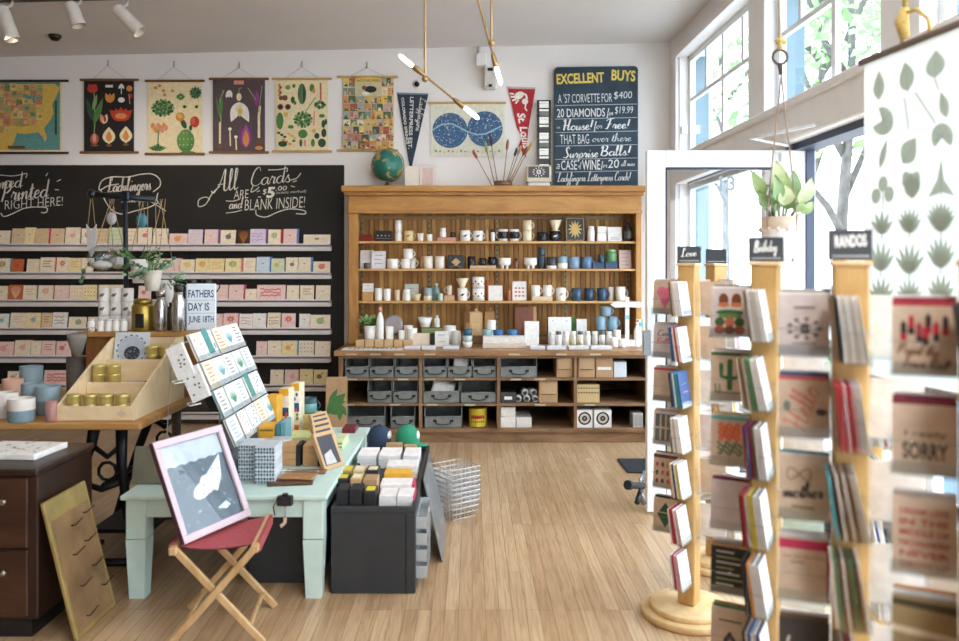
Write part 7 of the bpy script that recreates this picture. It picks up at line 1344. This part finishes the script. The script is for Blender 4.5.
def dr_house(b, w, h): b.line([(-.3 * w, .75 * h), (.3 * w, .75 * h)], .005, p_(90, 80, 80)); b.poly([(-.16 * w, .2 * h), (.16 * w, .2 * h), (.16 * w, .38 * h), (0, .55 * h), (-.16 * w, .38 * h)], p_(70, 60, 58)); b.ell(0, .33 * h, .05 * w, .05 * h, p_(*KR))
def dr_flower(b, w, h):
    k = p_(56, 52, 58)
    for i in range(6): b.leafp(.02 * w, .44 * h, .02 * w + .13 * w * math.cos(i * 1.05), .44 * h + .1 * h * math.sin(i * 1.05), .05 * w, k)
    for i in range(9): a = i * .7; b.line([(0, .44 * h), (.3 * w * math.cos(a), .44 * h + .16 * h * math.sin(a))], .002, p_(120, 114, 118)); b.ell(.3 * w * math.cos(a), .44 * h + .16 * h * math.sin(a), .005, .005, p_(120, 114, 118), n=7)
    b.line([(-.2 * w, .78 * h), (.22 * w, .79 * h)], .004, p_(140, 130, 134)); b.line([(-.24 * w, .2 * h), (.24 * w, .2 * h)], .003, p_(140, 130, 134))
def dr_hello(b, w, h): dr_top((190, 90, 84))(b, w, h); b.script('Hello', -.45 * h + .26 * w, .3 * h + .26 * w, .42 * h, .42 * h + .5 * w, p_(206, 92, 78), 0, .35, rad(72), .15); b.ell(.34 * w, .42 * h, .012, .008, p_(80, 80, 96)); b.ell(-.34 * w, .5 * h, .008, .012, p_(120, 130, 120))
def dr_mother(b, w, h): b.script('mother', -.42 * w, .36 * w, .34 * h, .58 * h, p_(44, 40, 44), 0, .35, rad(3), .3); b.line([(-.1 * w + .24 * w * math.cos(a * .45), .72 * h + .1 * h * math.sin(a * .9)) for a in range(15)], .0025, p_(120, 100, 70)); b.line([(-.25 * w, .2 * h), (.2 * w, .18 * h)], .006, p_(150, 130, 90))
def dr_pinktop(b, w, h): b.poly([(-.5 * w, .82 * h), (.5 * w, .82 * h), (.5 * w, .97 * h), (-.5 * w, .97 * h)], p_(188, 50, 92)); b.text('you are the best', -.42 * w, .4 * w, .66 * h, .73 * h, p_(176, 70, 70), 0, .2); b.text('party', -.25 * w, .0 * w, .57 * h, .63 * h, p_(90, 70, 70), 0, .2); b.poly([(.44 * w, 0), (.5 * w, 0), (.5 * w, .9 * h), (.44 * w, .9 * h)], p_(160, 50, 80))
def dr_dark(b, w, h): b.script('hooray', -.38 * w, .32 * w, .5 * h, .7 * h, p_(214, 206, 190), w=.25); b.line([(-.4 * w, .35 * h), (.4 * w, .35 * h)], .004, p_(190, 180, 160))
def dr_lips(b, w, h):
    dr_top((170, 50, 60))(b, w, h)
    for x, y, c in ((-.32, .62, 0), (-.2, .7, 1), (-.08, .6, 2), (.06, .72, 0), (.18, .62, 1), (.32, .7, 0), (.02, .56, 1)):
        b.poly([((x - .045) * w, (y - .1) * h), ((x + .045) * w, (y - .1) * h), ((x + .045) * w, (y + .06) * h), (x * w, (y + .12) * h), ((x - .045) * w, (y + .06) * h)], (p_(50, 44, 46), p_(190, 40, 60), p_(170, 60, 80))[c]); b.poly([((x - .05) * w, (y - .16) * h), ((x + .05) * w, (y - .16) * h), ((x + .05) * w, (y - .07) * h), ((x - .05) * w, (y - .07) * h)], (p_(180, 40, 56), p_(50, 44, 46), p_(60, 60, 60))[c])
    b.script('Paint the', -.42 * w, .22 * w, .27 * h, .41 * h, p_(112, 62, 44), 0, .35, rad(-4), .3); b.script('Town Red!', -.34 * w, .36 * w, .09 * h, .24 * h, p_(112, 62, 44), 0, .35, rad(-4), .3)
def dr_sorry(b, w, h): dr_top((120, 36, 46))(b, w, h); b.text('I really', -.3 * w, .34 * w, .48 * h, .58 * h, p_(70, 62, 58), 0, .1, 0, .01); b.text('SORRY', -.34 * w, .36 * w, .2 * h, .42 * h, p_(62, 54, 48), 0, 0, 0, .03)
def dr_lines(b, w, h):
    for j, s in enumerate(('DREAM LOVE', 'IN THE', 'MIDDLE OF', 'NOWHERE', 'NEVER', 'GROW UP')): z = .86 - .14 * j; b.text(s, -.38 * w, .38 * w, (z - .09) * h, z * h, p_(172, 74, 70), 0, .05, 0, .025)
def dr_olive(b, w, h): b.poly([(-.5 * w, .86 * h), (.5 * w, .82 * h), (.5 * w, .93 * h), (-.5 * w, .95 * h)], p_(70, 62, 40)); b.line([(-.5 * w, .55 * h), (.5 * w, .5 * h)], .012, p_(206, 196, 170))
def dr_blooms(b, w, h):
    for x, y in ((-.25, .75), (.2, .3), (.3, .8), (-.1, .2)): b.ell(x * w, y * h, .1 * w, .07 * h, p_(230, 130, 100)); b.leafp(x * w, y * h, x * w + .2 * w, y * h - .1 * h, .04 * w, p_(80, 140, 90))
def dr_banner(b, w, h): b.poly([(-.5 * w, .72 * h), (.5 * w, .72 * h), (.5 * w, .9 * h), (-.5 * w, .9 * h)], p_(60, 100, 140)); b.text('HAPPY', -.36 * w, .36 * w, .75 * h, .87 * h, p_(236, 236, 232), 0, 0, 0, .03)
def dr_tealb(b, w, h): b.line([(-.38 * w, .1 * h), (-.4 * w, .8 * h), (-.2 * w, .92 * h), (.4 * w, .9 * h)], .012, p_(120, 190, 180)); b.line([(-.3 * w, .14 * h), (-.3 * w, .7 * h), (-.1 * w, .82 * h), (.4 * w, .8 * h)], .006, p_(230, 200, 180))
def dr_rasp(b, w, h):
    for i in range(6): b.ell((-.25 + .25 * (i % 3)) * w, (.3 + .36 * (i // 3)) * h, .14 * w, .15 * h, p_(208, 60, 100)); b.ell((-.25 + .25 * (i % 3)) * w, (.36 + .36 * (i // 3)) * h, .05 * w, .04 * h, p_(236, 170, 160))
def dr_green(b, w, h): b.line([(.3 * w * math.cos(a * .4), .62 * h + .2 * h * math.sin(a * .4)) for a in range(17)], .01, p_(96, 160, 110))
dr_n = None
TP_ = {'w': (240, 238, 236), 'k': KR, 'g': GL, 'r': (196, 60, 66), 'm': (140, 34, 66), 'b': (70, 96, 150), 't': (60, 160, 176), 'y': (226, 204, 90), 'o': (226, 150, 70), 'n': (122, 96, 66), 'd': (44, 42, 44), 'p': (232, 180, 190), 'v': (96, 92, 160), 'c': (214, 206, 196), 'e': (96, 140, 96)}
TN = {'w': 'white', 'k': 'kraft', 'g': 'pale grey', 'r': 'red', 'm': 'dark maroon', 'b': 'blue', 't': 'turquoise', 'y': 'yellow', 'o': 'orange', 'n': 'brown', 'd': 'black', 'p': 'pink', 'v': 'violet', 'c': 'stone', 'e': 'green'}
def rack(label, px, Y, rz, sign, nm, left, front, right, br=.165, zoff=0.0, post=.037):
    x0 = X(px, Y); t = thing('card_rack', label, 'card rack', (x0, Y, 0), rz, 'wooden spinner racks of cards'); W = Matrix.Translation((x0, Y, 0)) @ Matrix.Rotation(rz, 4, 'Z')
    b = MB(); b.lathe([(0, 0.001), (br - .004, .001), (br, .006), (br, .026), (br - .004, .03), (0, .03)], base_w, n=40); b.part('base_disc', t); b = MB(); b.lathe([(0, .0305), (br * .81, .0305), (br * .825, .035), (br * .825, .05), (br * .8, .054), (0, .054)], base_w, n=40); b.part('turntable_disc', t)
    b = MB(); b.box((0, 0, .77), (2 * post, 2 * post, 1.43), pole_w, bv=.004); b.part('post', t); b = MB(); b.box((0, 0, 1.489), (2 * post + .012, 2 * post + .012, .012), base_w, bv=.003); b.part('post_cap', t)
    if sign:
        b = MB(); R2 = Matrix.Rotation(-rz, 4, 'Z'); b.b2(-.05, .05, -.003, .003, 1.4955, 1.566, M((40, 42, 46), .6), .001, R2); b.b2(-.042, .042, -.0045, -.003, 1.503, 1.5075, M((150, 150, 150), .5), T=R2); o = b.part('sign', t)
        b = MB(); b.text(sign, -.036, .036, 1.526, 1.554, PM(232, 230, 224), -.0034, .0, rad(3), .03, R2) if sign == 'RANDOS' else b.script(sign, -.036, .03, 1.524, 1.556, PM(232, 230, 224), -.0034, .35, rad(3), .24, R2); b.part('lettering', o)
    rows = 7
    for k, col in enumerate((left, front, right)):
        for i in range(rows):
            if not col[i]: continue
            Lk = Matrix.Rotation(rad(90 * k), 4, 'Z') @ Matrix.Translation((-(post + .06), 0, 1.28 + zoff - .187 * i))
            b = MB(Lk); b.b2(-.058, .058, -.03, .026, -.006, -.003, lip); b.b2(-.058, .058, -.032, -.0295, -.006, .022, lip); b.tube([(-.058, -.031, .06), (.058, -.031, .06)], .0022, lip, 5)
            for s_ in (-1, 1): b.tube([(s_ * .058, .024, -.004), (s_ * .058, .024, .12)], .0018, lip, 4); b.tube([(s_ * .058, .024, .06), (s_ * .058, -.031, .06)], .0018, lip, 4)
            b.part('clear_pocket', t)
            side = ('left side', 'front edge', 'far side')[k]
            if k != 1:
                pc, fn, lab = col[i][:3]; fl2 = col[i][3] if len(col[i]) > 3 else 'ww'
                b = MB(); b.b2(-.054, .054, 0, .0035, 0, .14, p_(*pc))
                if fn: fn(b, .108, .14)
                o = b.solo('greeting_card', f'{lab}, {ORD[i]} pocket down, {side} of the {nm} rack', 'card', group=f'cards on the {nm} rack'); o.matrix_world = W @ Lk @ Matrix.Translation((0, -.027, -.002)) @ Matrix.Rotation(rad(-5), 4, 'X')
                for j, c_ in enumerate(fl2 if k == 0 and nm not in ('half-hidden', 'window-side') else ''):
                    b = MB(); b.b2(-.0525, .0525, 0, .006, 0, .146 + .004 * j, p_(*TP_[c_])); o = b.solo('envelope', f'{TN[c_]} envelope {("directly", "second")[j]} behind the {ORD[i]} {side} card, {nm} rack', 'envelope', group=f'envelopes on the {nm} rack')
                    o.matrix_world = W @ Lk @ Matrix.Translation((.002 * j, -.017 + .011 * j, -.002)) @ Matrix.Rotation(rad(-5), 4, 'X')
            else:
                s_ = col[i]; n = len(s_); a0 = RND.uniform(-12, -6); used = {}
                for j, c_ in enumerate(s_):
                    b = MB(); b.b2(-.054, .054, 0, .0042, 0, .142 - .003 * (j % 2), p_(*TP_[c_]))
                    if j == 0: b.line([(-.03, .09), (.03, .095)], .003, p_(150, 150, 160)); b.line([(-.02, .06), (.025, .06)], .003, p_(200, 150, 150))
                    nk = ('greeting_card', 'card') if j % 2 == 0 else ('envelope', 'envelope'); o = b.solo(nk[0], f'{TN[c_]} {nk[1]} edge-on, {ORD[j]} from the right, {ORD[i]} front pocket, {nm} rack', nk[1], group=f'{TN[c_]} {nk[1]}s, {ORD[i]} front edge pocket, {nm} rack')
                    o.matrix_world = W @ Lk @ Matrix.Translation((.0, -.027 + .0085 * j, -.002)) @ Matrix.Rotation(rad(a0 + 1.2 * j * .4), 4, 'X')
KC = lambda fn, lab, fl2='ww': (KR, fn, lab, fl2)
rack('card rack topped by the Love sign on a round wooden base, furthest from the eye', 689, 3.4, rad(-35), 'Love', 'love',
     [KC(dr_heart, 'kraft card with a big pink heart', 'kw'), (GL, dr_script, 'grey card with black and red script', 'gw'), KC(dr_top((190, 70, 76)), 'kraft card with a red top edge', 'wg'), (GL, dr_window, 'grey card with a dark window grid', 'kw'), KC(dr_grid, 'kraft card with rows of tiny figures', 'wn'), KC(dr_diamond, 'kraft card with a dark green diamond', 'dw'), None],
     ['wwwwkn', 'wwrwbb', 'bttwbd', 'wwwkwn', 'wywdwo', 'wpwrrw', 'wpprw'],
     [KC(None, 'kraft card with its back showing', 'wk'), (KR, None, 'kraft card back', 'ow'), ((236, 232, 230), None, 'white card back', 'tw'), (GL, None, 'grey card back', 'ww'), KC(None, 'kraft card back', 'yw'), ((236, 232, 230), None, 'white card back', 'ww'), None], .2)
rack('card rack topped by the Birthday sign, beneath the hanging pot plant', 766, 2.3, rad(-29), 'Birthday', 'birthday',
     [(GL, dr_burger, 'grey card with burger and olive halves', 'wn'), KC(dr_cactus, 'kraft card with a green cactus', 'wk'), KC(dr_orange, 'kraft card with orange and green lettering', 'wy'), (GL, dr_n, 'plain pinkish grey card', 'mw'), ((44, 44, 42), dr_list, 'black card with a list of lines', 'kw'), KC(dr_house, 'kraft card with a small dark house', 'eo'), KC(dr_n, 'plain kraft card', 'rw')],
     ['wwccwn', 'wwweeknk', 'wwwnmvm', 'wwwyycrm', 'wwwwodd', 'wvcwbcd', 'wpcrw'],
     [((238, 234, 232), None, 'white card back', 'ww'), ((238, 234, 232), dr_n, 'white card back', 'cw'), ((232, 226, 220), None, 'pale card back', 'ww'), ((206, 226, 212), None, 'pale green card back', 'ww'), ((238, 234, 232), None, 'white card back', 'wt'), ((226, 220, 226), None, 'lilac white card back', 'wv'), ((238, 234, 232), None, 'white card back', 'ww')])
rack('card rack topped by the sign lettered RANDOS, in the middle of the racks', 850, 1.82, rad(-21), 'RANDOS', 'RANDOS',
     [(GL, dr_flower, 'grey card with a black flower', 'wn'), KC(dr_hello, 'kraft card with red slanted script', 'bw'), KC(dr_mother, 'kraft card with black brush script', 'ct'), KC(dr_pinktop, 'kraft card with a magenta band', 'wg'), ((60, 56, 52), dr_dark, 'black card with white script', 'nw'), KC(dr_n, 'plain kraft card', 'ww'), KC(dr_n, 'plain kraft card', 'wk')],
     ['cwcwcwdn', 'wwprprrn', 'wcncncdt', 'wnencnec', 'wmmcnd', 'wcnwkd', 'wkwrk'],
     [((232, 238, 236), dr_tealb, 'white card with a teal border', 'tw'), ((240, 232, 228), dr_rasp, 'white card with raspberry blooms', 'rw'), ((240, 234, 230), dr_rasp, 'white card with pink rounds', 'pw'), ((236, 238, 238), dr_green, 'white card with a green ring', 'ww'), ((236, 236, 238), None, 'white card back', 'ww'), ((236, 230, 226), None, 'white card back', 'rw'), ((236, 236, 238), None, 'white card back', 'ww')])
rack('nearest card rack at the right edge, its cards larger than all the others', 984, 1.48, rad(-27), None, 'nearest',
     [KC(dr_lips, 'kraft card with lipsticks and brown script', 'mw'), KC(dr_sorry, 'kraft card with SORRY lettering', 'mw'), KC(dr_lines, 'kraft card covered in red block lettering', 'kw'), ((150, 130, 92), dr_olive, 'olive brown card with a pale band', 'wo'), KC(dr_n, 'plain kraft card', 'dw'), KC(dr_n, 'plain kraft card', 'ww'), KC(dr_n, 'plain kraft card', 'ww')],
     ['wcccwcnd', 'wcncnwc', 'nnwccdd', 'wmrmrpm', 'wcnmrd', 'wcnwkd', 'wkwrk'], [None] * 7)
rack('card rack half hidden behind the Love rack, near the door jamb', 716, 3.95, rad(20), ' ', 'half-hidden',
     [(KR, None, 'kraft card', 'ww'), ((236, 232, 230), None, 'white card', 'rw'), ((226, 232, 236), None, 'pale blue card', 'ww'), ((236, 232, 230), None, 'white card', 'yw'), ((230, 214, 206), None, 'pale pink card', 'ww'), (KR, None, 'kraft card', 'ww'), None],
     ['wwkw', 'wpww', 'wtww', 'wwyw', 'wwpw', 'wwkw', 'wwww'],
     [((236, 232, 230), dr_banner, 'white card with a blue banner', 'ww'), ((236, 232, 230), dr_green, 'white card with green ring', 'ww'), ((236, 228, 226), dr_rasp, 'white card with pink blooms', 'ww'), ((216, 232, 230), dr_tealb, 'white card with teal border', 'ww'), ((236, 232, 230), None, 'white card', 'ww'), ((236, 232, 230), None, 'white card', 'ww'), None])
rack('card rack standing behind the RANDOS rack by the windows', 868, 2.72, rad(-12), None, 'window-side',
     [((236, 236, 232), dr_banner, 'white card with a HAPPY banner', 'wy'), ((228, 236, 232), dr_green, 'white card with a green wreath', 'tw'), ((236, 236, 240), None, 'plain white card', 'ww'), ((222, 230, 240), None, 'pale blue card', 'ww'), ((40, 40, 42), dr_blooms, 'black card with coral blooms', 'rw'), ((236, 232, 230), None, 'plain white card', 'ww'), ((236, 232, 230), None, 'plain white card', 'ww')],
     ['wwtw', 'wwpw', 'wrww', 'wwew', 'wwbw', 'wwkw', 'wwww'],
     [((226, 238, 234), dr_tealb, 'white card with teal border', 'tw'), ((238, 232, 230), None, 'white card', 'ww'), ((238, 232, 230), None, 'white card', 'rw'), ((238, 232, 230), None, 'white card', 'ww'), ((40, 40, 42), dr_blooms, 'black card with coral blooms', 'rw'), ((238, 232, 230), None, 'white card', 'ww'), None])

# ---------------------------------------------------------------- leaf print banner hanging in front of the window
bd = Vector((.15, -1, 0)).normalized(); b0 = Vector((X(864, 2.6), 2.6, 0)); BW = .62
def onB(px, py):
    r = Vector(((px - CX) / F, 1)); # find the spot on the banner's sheet that the photograph shows there
    den = r.x * bd.y - r.y * bd.x; s = (b0.x * bd.y - b0.y * bd.x) / den; p = r * s; u = (p - b0.xy).dot(bd.xy); return (u, H - (py - CY) / F * p.y)
ztop = onB(866, 62)[1]; zbot = ztop - 1.02
ang = math.atan2(bd.y, bd.x); t = thing('leaf_banner', 'white hanging banner printed with rows of grey green leaves', 'banner', (b0.x, b0.y, zbot), ang); T = Matrix.Translation((0, 0, -zbot))
def sheer(m, c, f=.5):
    nt = m.node_tree; tr = nt.nodes.new('ShaderNodeBsdfTranslucent'); mx = nt.nodes.new('ShaderNodeMixShader'); mx.inputs['Fac'].default_value = f; tr.inputs['Color'].default_value = rgba(c)
    nt.links.new(nt.nodes['Principled BSDF'].outputs[0], mx.inputs[1]); nt.links.new(tr.outputs[0], mx.inputs[2]); nt.links.new(mx.outputs[0], nt.nodes['Material Output'].inputs[0]); return m
cloth = sheer(M((240, 242, 238), .86, var=.04), (236, 240, 236), .3); b = MB(T); b.add([(0, 0, zbot), (BW, 0, zbot), (BW, 0, ztop), (0, 0, ztop)], [(0, 1, 2, 3)], cloth); lf, lf2 = sheer(M((190, 202, 190), .74), (190, 202, 190), .4), sheer(M((172, 186, 174), .74), (172, 186, 174), .4)
def L2(a, c, w_, m=None): b.leafp(*onB(*a), *onB(*c), w_, m or lf, -.0003); b.line([onB(*a), onB(*c)], .0022, lf2, -.0003)
for a, c, w_ in (((879, 100), (879, 71), .026), ((908, 91), (905, 62), .032), ((935, 78), (936, 50), .038), ((947, 117), (941, 92), .018), ((880, 168), (887, 140), .014), ((903, 163), (916, 138), .036), ((944, 196), (940, 158), .0), ((914, 198), (911, 172), .034)): 
    if w_: L2(a, c, w_)
for pts in ([(935, 78), (939, 90)], [(905, 98), (909, 129)], [(916, 93), (936, 123)]): b.line([onB(*p) for p in pts], .004, lf2, -.0003)
for cx, cy, a0 in ((883, 121, 3.6), (943, 137, 5.6)):
    pts = [onB(cx + 11 * math.cos(a0 + i * .42), cy - 14 * math.sin(a0 + i * .42)) for i in range(12)] + [onB(cx, cy)]; b.poly(pts, lf, -.0003)
    for i in range(0, 12, 2): b.line([onB(cx, cy), onB(cx + 9 * math.cos(a0 + i * .42), cy - 12 * math.sin(a0 + i * .42))], .002, lf2, -.0003)
b.poly([onB(942, 160), onB(945, 180), onB(956, 196), onB(943, 192), onB(929, 197), onB(938, 180)], lf, -.0003); b.line([onB(942, 160), onB(942, 195)], .0025, lf2, -.0003)
b.ell(*onB(907, 178), .017, .02, lf, -.0003); b.ell(*onB(917, 178), .017, .02, lf, -.0003); b.poly([onB(902, 182), onB(922, 181), onB(912, 199)], lf, -.0003)
for cx, cy in ((877, 196), (890, 194), (884, 184)): b.ell(*onB(cx, cy), .022, .024, lf, -.0003)
b.line([onB(884, 192), onB(884, 208)], .003, lf2, -.0003)
for cx, cy, r_, n in ((883, 222, 12, 5), (911, 220, 13, 7), (943, 216, 16, 9), (883, 256, 15, 6), (912, 258, 16, 6), (944, 252, 16, 7), (884, 290, 14, 6), (913, 292, 14, 7), (945, 288, 15, 6)):
    base = (cx, cy + r_)
    for i in range(n): a = -1.25 + 2.5 * i / (n - 1); L2(base, (cx + r_ * .95 * math.sin(a), cy + r_ * .3 - r_ * 1.25 * math.cos(a)), .011)
    b.line([onB(*base), onB(cx, cy + r_ * 1.4)], .003, lf2, -.0003)
b.part('printed_cloth', t)
b = MB(T); b.tube([(-.02, 0, ztop + .004), (BW + .02, 0, ztop + .004)], .011, M((112, 98, 88), .5), 8); b.part('top_rod', t); b = MB(T); b.tube([(-.02, 0, zbot), (BW + .02, 0, zbot)], .011, M((112, 98, 88), .5), 8); b.part('bottom_rod', t)
rp = M((206, 178, 104), .8, var=.3, scale=90); b = MB(T); u_, z_ = onB(907, 38); zt_ = 3.58
b.tube([(u_, -.005, zt_), (u_, -.005, z_ + .09)], .008, rp, 7); b.tube([(u_, -.005, z_ + .09), (u_ - .01, -.01, z_ + .05), (u_, -.006, z_)], [.012, .02, .014], rp, 8); b.tube([(u_, -.005, z_ + .075), (u_ + .05, -.005, z_ + .07), (u_ + .09, 0, z_ + .03), (u_ + .1, 0, z_ - .02)], .006, rp, 6); b.tube([(u_ - .006, -.014, z_ + .05), (u_ - .02, 0, z_ - .03)], .006, rp, 6); b.part('rope', t)

# ---------------------------------------------------------------- hanging pot plant
YPl = 3.4; k = YPl / F
t = thing('hanging_plant', 'broad leaved plant in a white dipped pot hanging by the door', 'plant', P(781, 262, YPl)); ph = Z(217, YPl) - Z(262, YPl)
b = MB(); b.lathe([(0, 0), (.052, 0), (.066, .02), (.078, ph * .6), (.08, ph * .72)], V(236, 234, 232, r=.5), n=26); b.lathe([(.08, ph * .72), (.081, ph), (.074, ph), (.07, ph * .85), (0, ph * .85)], V(206, 186, 166, r=.6), n=26)
for i in range(13): a = 2 * PI * i / 13; b.sphere((.0795 * math.sin(a), -.0795 * math.cos(a), ph * .72), .012, V(206, 186, 166, r=.6), 8, 1, 1, .3)
b.part('pot', t); b = MB()
lm = [M((166, 190, 130), .35, var=.2), M((134, 166, 108), .35, var=.2), M((196, 208, 160), .35, var=.2)]
LV = [(-26, 176, 12, .9), (-14, 192, 12, .2), (-4, 170, 16, .1), (3, 180, 12, -.4), (14, 178, 14, .3), (24, 186, 13, -.8), (30, 196, 11, .5), (8, 200, 12, -.2), (-8, 205, 12, .6), (20, 204, 10, -.1), (-20, 196, 10, .4), (0, 192, 13, -.7), (33, 206, 8, .2), (-12, 182, 10, -.9)]
st = MB()
for i, (dx, py, s, yo) in enumerate(LV):
    tip = Vector((dx * k, yo * .07, (262 - py) * k + s * k * .6)); base = Vector((dx * k * .25, yo * .02, ph * .85)); mid = base + (tip - base) * .45; st.tube([base, mid], .004, M((120, 140, 90), .5), 5)
    d_ = (tip - mid); side = d_.cross(Vector((math.sin(i * 1.7) * .5, -1, .35))).normalized(); nrm = side.cross(d_.normalized()); vs = []; n = 8
    for j in range(n + 1):
        q_ = j / n; w_ = s * k * .62 * math.sin(PI * min(1, q_ ** .75 * .98 + .02)); c_ = mid + d_ * q_ + nrm * (.02 * math.sin(PI * q_)); vs += [c_ - side * w_ + nrm * .008, c_, c_ + side * w_ + nrm * .008]
    b.add(vs, [f for j in range(n) for f in ((3 * j, 3 * j + 1, 3 * j + 4, 3 * j + 3), (3 * j + 1, 3 * j + 2, 3 * j + 5, 3 * j + 4))], lm[i % 3], True)
b.part('leaves', t); st.part('stems', t)
o = t.location; ring = P(780, 57, YPl) - o; leather = M((88, 66, 56), .6); b = MB()
b.tube([ring + Vector((.031 * math.cos(a * .45), 0, .031 * math.sin(a * .45))) for a in range(14)], .006, leather, 7, True); b.part('ring', t)
b = MB(); top = Vector((P(776, -28, YPl) - o)); top.z = 3.565 - o.z
b.tube([ring + Vector((0, 0, .032)), top], .007, M((196, 184, 166), .8), 6); b.tube([ring + Vector((-.02, 0, .06)), ring + Vector((0, -.01, .07)), ring + Vector((.022, 0, .06))], .011, rp, 7); b.tube([ring + Vector((0, 0, .03)), ring + Vector((0, -.004, .09))], [.012, .008], rp, 7); b.part('rope', t)
b = MB(); kn_ = ring + Vector((.005, 0, -.075)); b.tube([ring + Vector((0, 0, -.03)), kn_], [.011, .007], leather, 7)
for a in (.3, 2.0, 3.6, 5.2): e_ = Vector((.082 * math.cos(a), .082 * math.sin(a), ph * .98)); b.tube([kn_, e_, Vector((.06 * math.cos(a), .06 * math.sin(a), .0))], .0035, M((150, 128, 112), .7), 5)
b.part('strap', t)

# ---------------------------------------------------------------- brass chandelier, track lights
YCh = 4.2; br2 = M((178, 150, 104), .3, .85); glow = M((255, 240, 214), .4, emit=9)
def zceil(x): return 3.43 + (x + 5.6) / 7.9 * .17
t = thing('chandelier', 'thin brass jointed ceiling lamp with tube bulbs', 'lamp', P(425, 79, YCh)); o = t.location; T = Matrix.Translation(-o)
def stem(px, py, Y): p = P(px, py, Y); b = MB(T); b.cyl(p, (p.x, p.y, zceil(p.x)), .0065, br2, n=10); b.sphere(p, .018, br2, 10); b.lathe([(0, -.02), (.05, -.015), (.055, 0)], br2, (p.x, p.y, zceil(p.x)), 18); b.part('stem', t)
def arm(p0, p1, b0_, b1_, Y0, Y1):
    a, c = P(*p0, Y0), P(*p1, Y1); b = MB(T); b.cyl(a, c, .006, br2, n=10); b.part('arm', t)
    for e_, f_, lit in ((a, c, b0_), (c, a, b1_)):
        d_ = (e_ - f_).normalized(); b = MB(T); b.tube([e_ - d_ * .075, e_ - d_ * .055, e_ - d_ * .01, e_ + d_ * .005], [.007, .013, .016, .013], br2, 10); b.part('socket', t)
        if lit: b = MB(T); b.tube([e_ + d_ * .003, e_ + d_ * .02, e_ + d_ * .085, e_ + d_ * .1], [.008, .011, .011, .005], glow, 10); b.part('bulb', t)
stem(425, 79, YCh); arm((414, 67), (464, 107), True, True, YCh, YCh)
stem(491.5, 43, YCh - .1); arm((472, -22), (496, 66), True, True, YCh - .1, YCh - .1)
whm = M((232, 228, 222), .4); YT2 = 5.95
t = thing('light_track', 'dark ceiling track rail above the white spotlights', 'track', (-3.2, YT2, zceil(-3.2) - .05)); b = MB()
for x_ in (0,): b.box((0, 0, .035), (3.6, .035, .03), M((60, 56, 54), .5), ry=rad(-1.35), bv=.003)
b.part('rail', t)
for i, (p0, p1, lab) in enumerate((((2, 10), (13, 40), 'left white spotlight at the edge of the ceiling track'), ((71, 6), (79, 26), 'middle white spotlight of the three on the ceiling track'), ((118, 10), (140, 32), 'right white spotlight, tilted most, on the ceiling track'))):
    Yt = YT2 - .06; a, c = P(*p0, Yt), P(*p1, Yt - .0); c.y -= .0; t = thing('spotlight', lab, 'spotlight', a, group='white track spotlights'); d_ = c - a
    b = MB(); L_, l_ = seg((0, 0, 0), d_); b.lathe([(0, -.03), (.03, -.028), (.046, -.01), (.05, .02), (.052, l_)], whm, n=22, T=L_); b.lathe([(.052, l_), (.046, l_), (.042, l_ - .04), (0, l_ - .05)], M((210, 200, 184), .3), n=22, T=L_); b.part('head', t)
    b = MB(); up_ = P((p0[0] + 7), 0, Yt) - a; b.tube([(.0, 0, .0), (up_.x, .03, up_.z * .6), (up_.x, .06, zceil(a.x) - a.z - .005)], .011, whm, 7); b.part('bracket', t)

# ---------------------------------------------------------------- light
w = bpy.data.worlds.new('sky'); SC.world = w; w.use_nodes = True; nt = w.node_tree; bg = nt.nodes['Background']
tc = nt.nodes.new('ShaderNodeTexCoord'); sp = nt.nodes.new('ShaderNodeSeparateXYZ'); nt.links.new(tc.outputs['Generated'], sp.inputs[0]); r = nt.nodes.new('ShaderNodeValToRGB'); nt.links.new(sp.outputs['Z'], r.inputs['Fac'])
r.color_ramp.elements[0].color = (.76, .84, .93, 1); r.color_ramp.elements[1].position = .6; r.color_ramp.elements[1].color = (.86, .94, 1.02, 1); nt.links.new(r.outputs['Color'], bg.inputs['Color']); bg.inputs['Strength'].default_value = WORLD
def lamp(name, kind, loc, energy, col=(1, 1, 1), size=.3, rot=None, size_y=None, spot=None):
    l = bpy.data.lights.new(name, kind); l.energy = energy; l.color = col; o = bpy.data.objects.new(name, l); COL.objects.link(o); o.location = loc
    if kind == 'AREA': l.size = size; l.shape = 'RECTANGLE' if size_y else 'SQUARE'; l.size_y = size_y or size
    elif kind == 'SPOT': l.shadow_soft_size = size; l.spot_size = rad(spot or 70); l.spot_blend = .8
    else: l.shadow_soft_size = size
    if rot: o.rotation_euler = rot
    return o
WARM = (1, .86, .7)
for i, px in enumerate((8, 76, 134)): lamp('spotlight_lamp', 'SPOT', P(px, 36, YT2 - .1), 14, WARM, .05, (rad(52), 0, rad(-10 + 10 * i)), spot=80)
# fill lights added under the ceiling, out of view; one brightens the rack fronts
for x_, y_, e_ in FILL_LIGHTS: lamp('ceiling_fill', 'AREA', (x_, y_, zceil(x_) - .06), e_, (1, .95, .88), .5)
SC.view_settings.exposure = EXPO
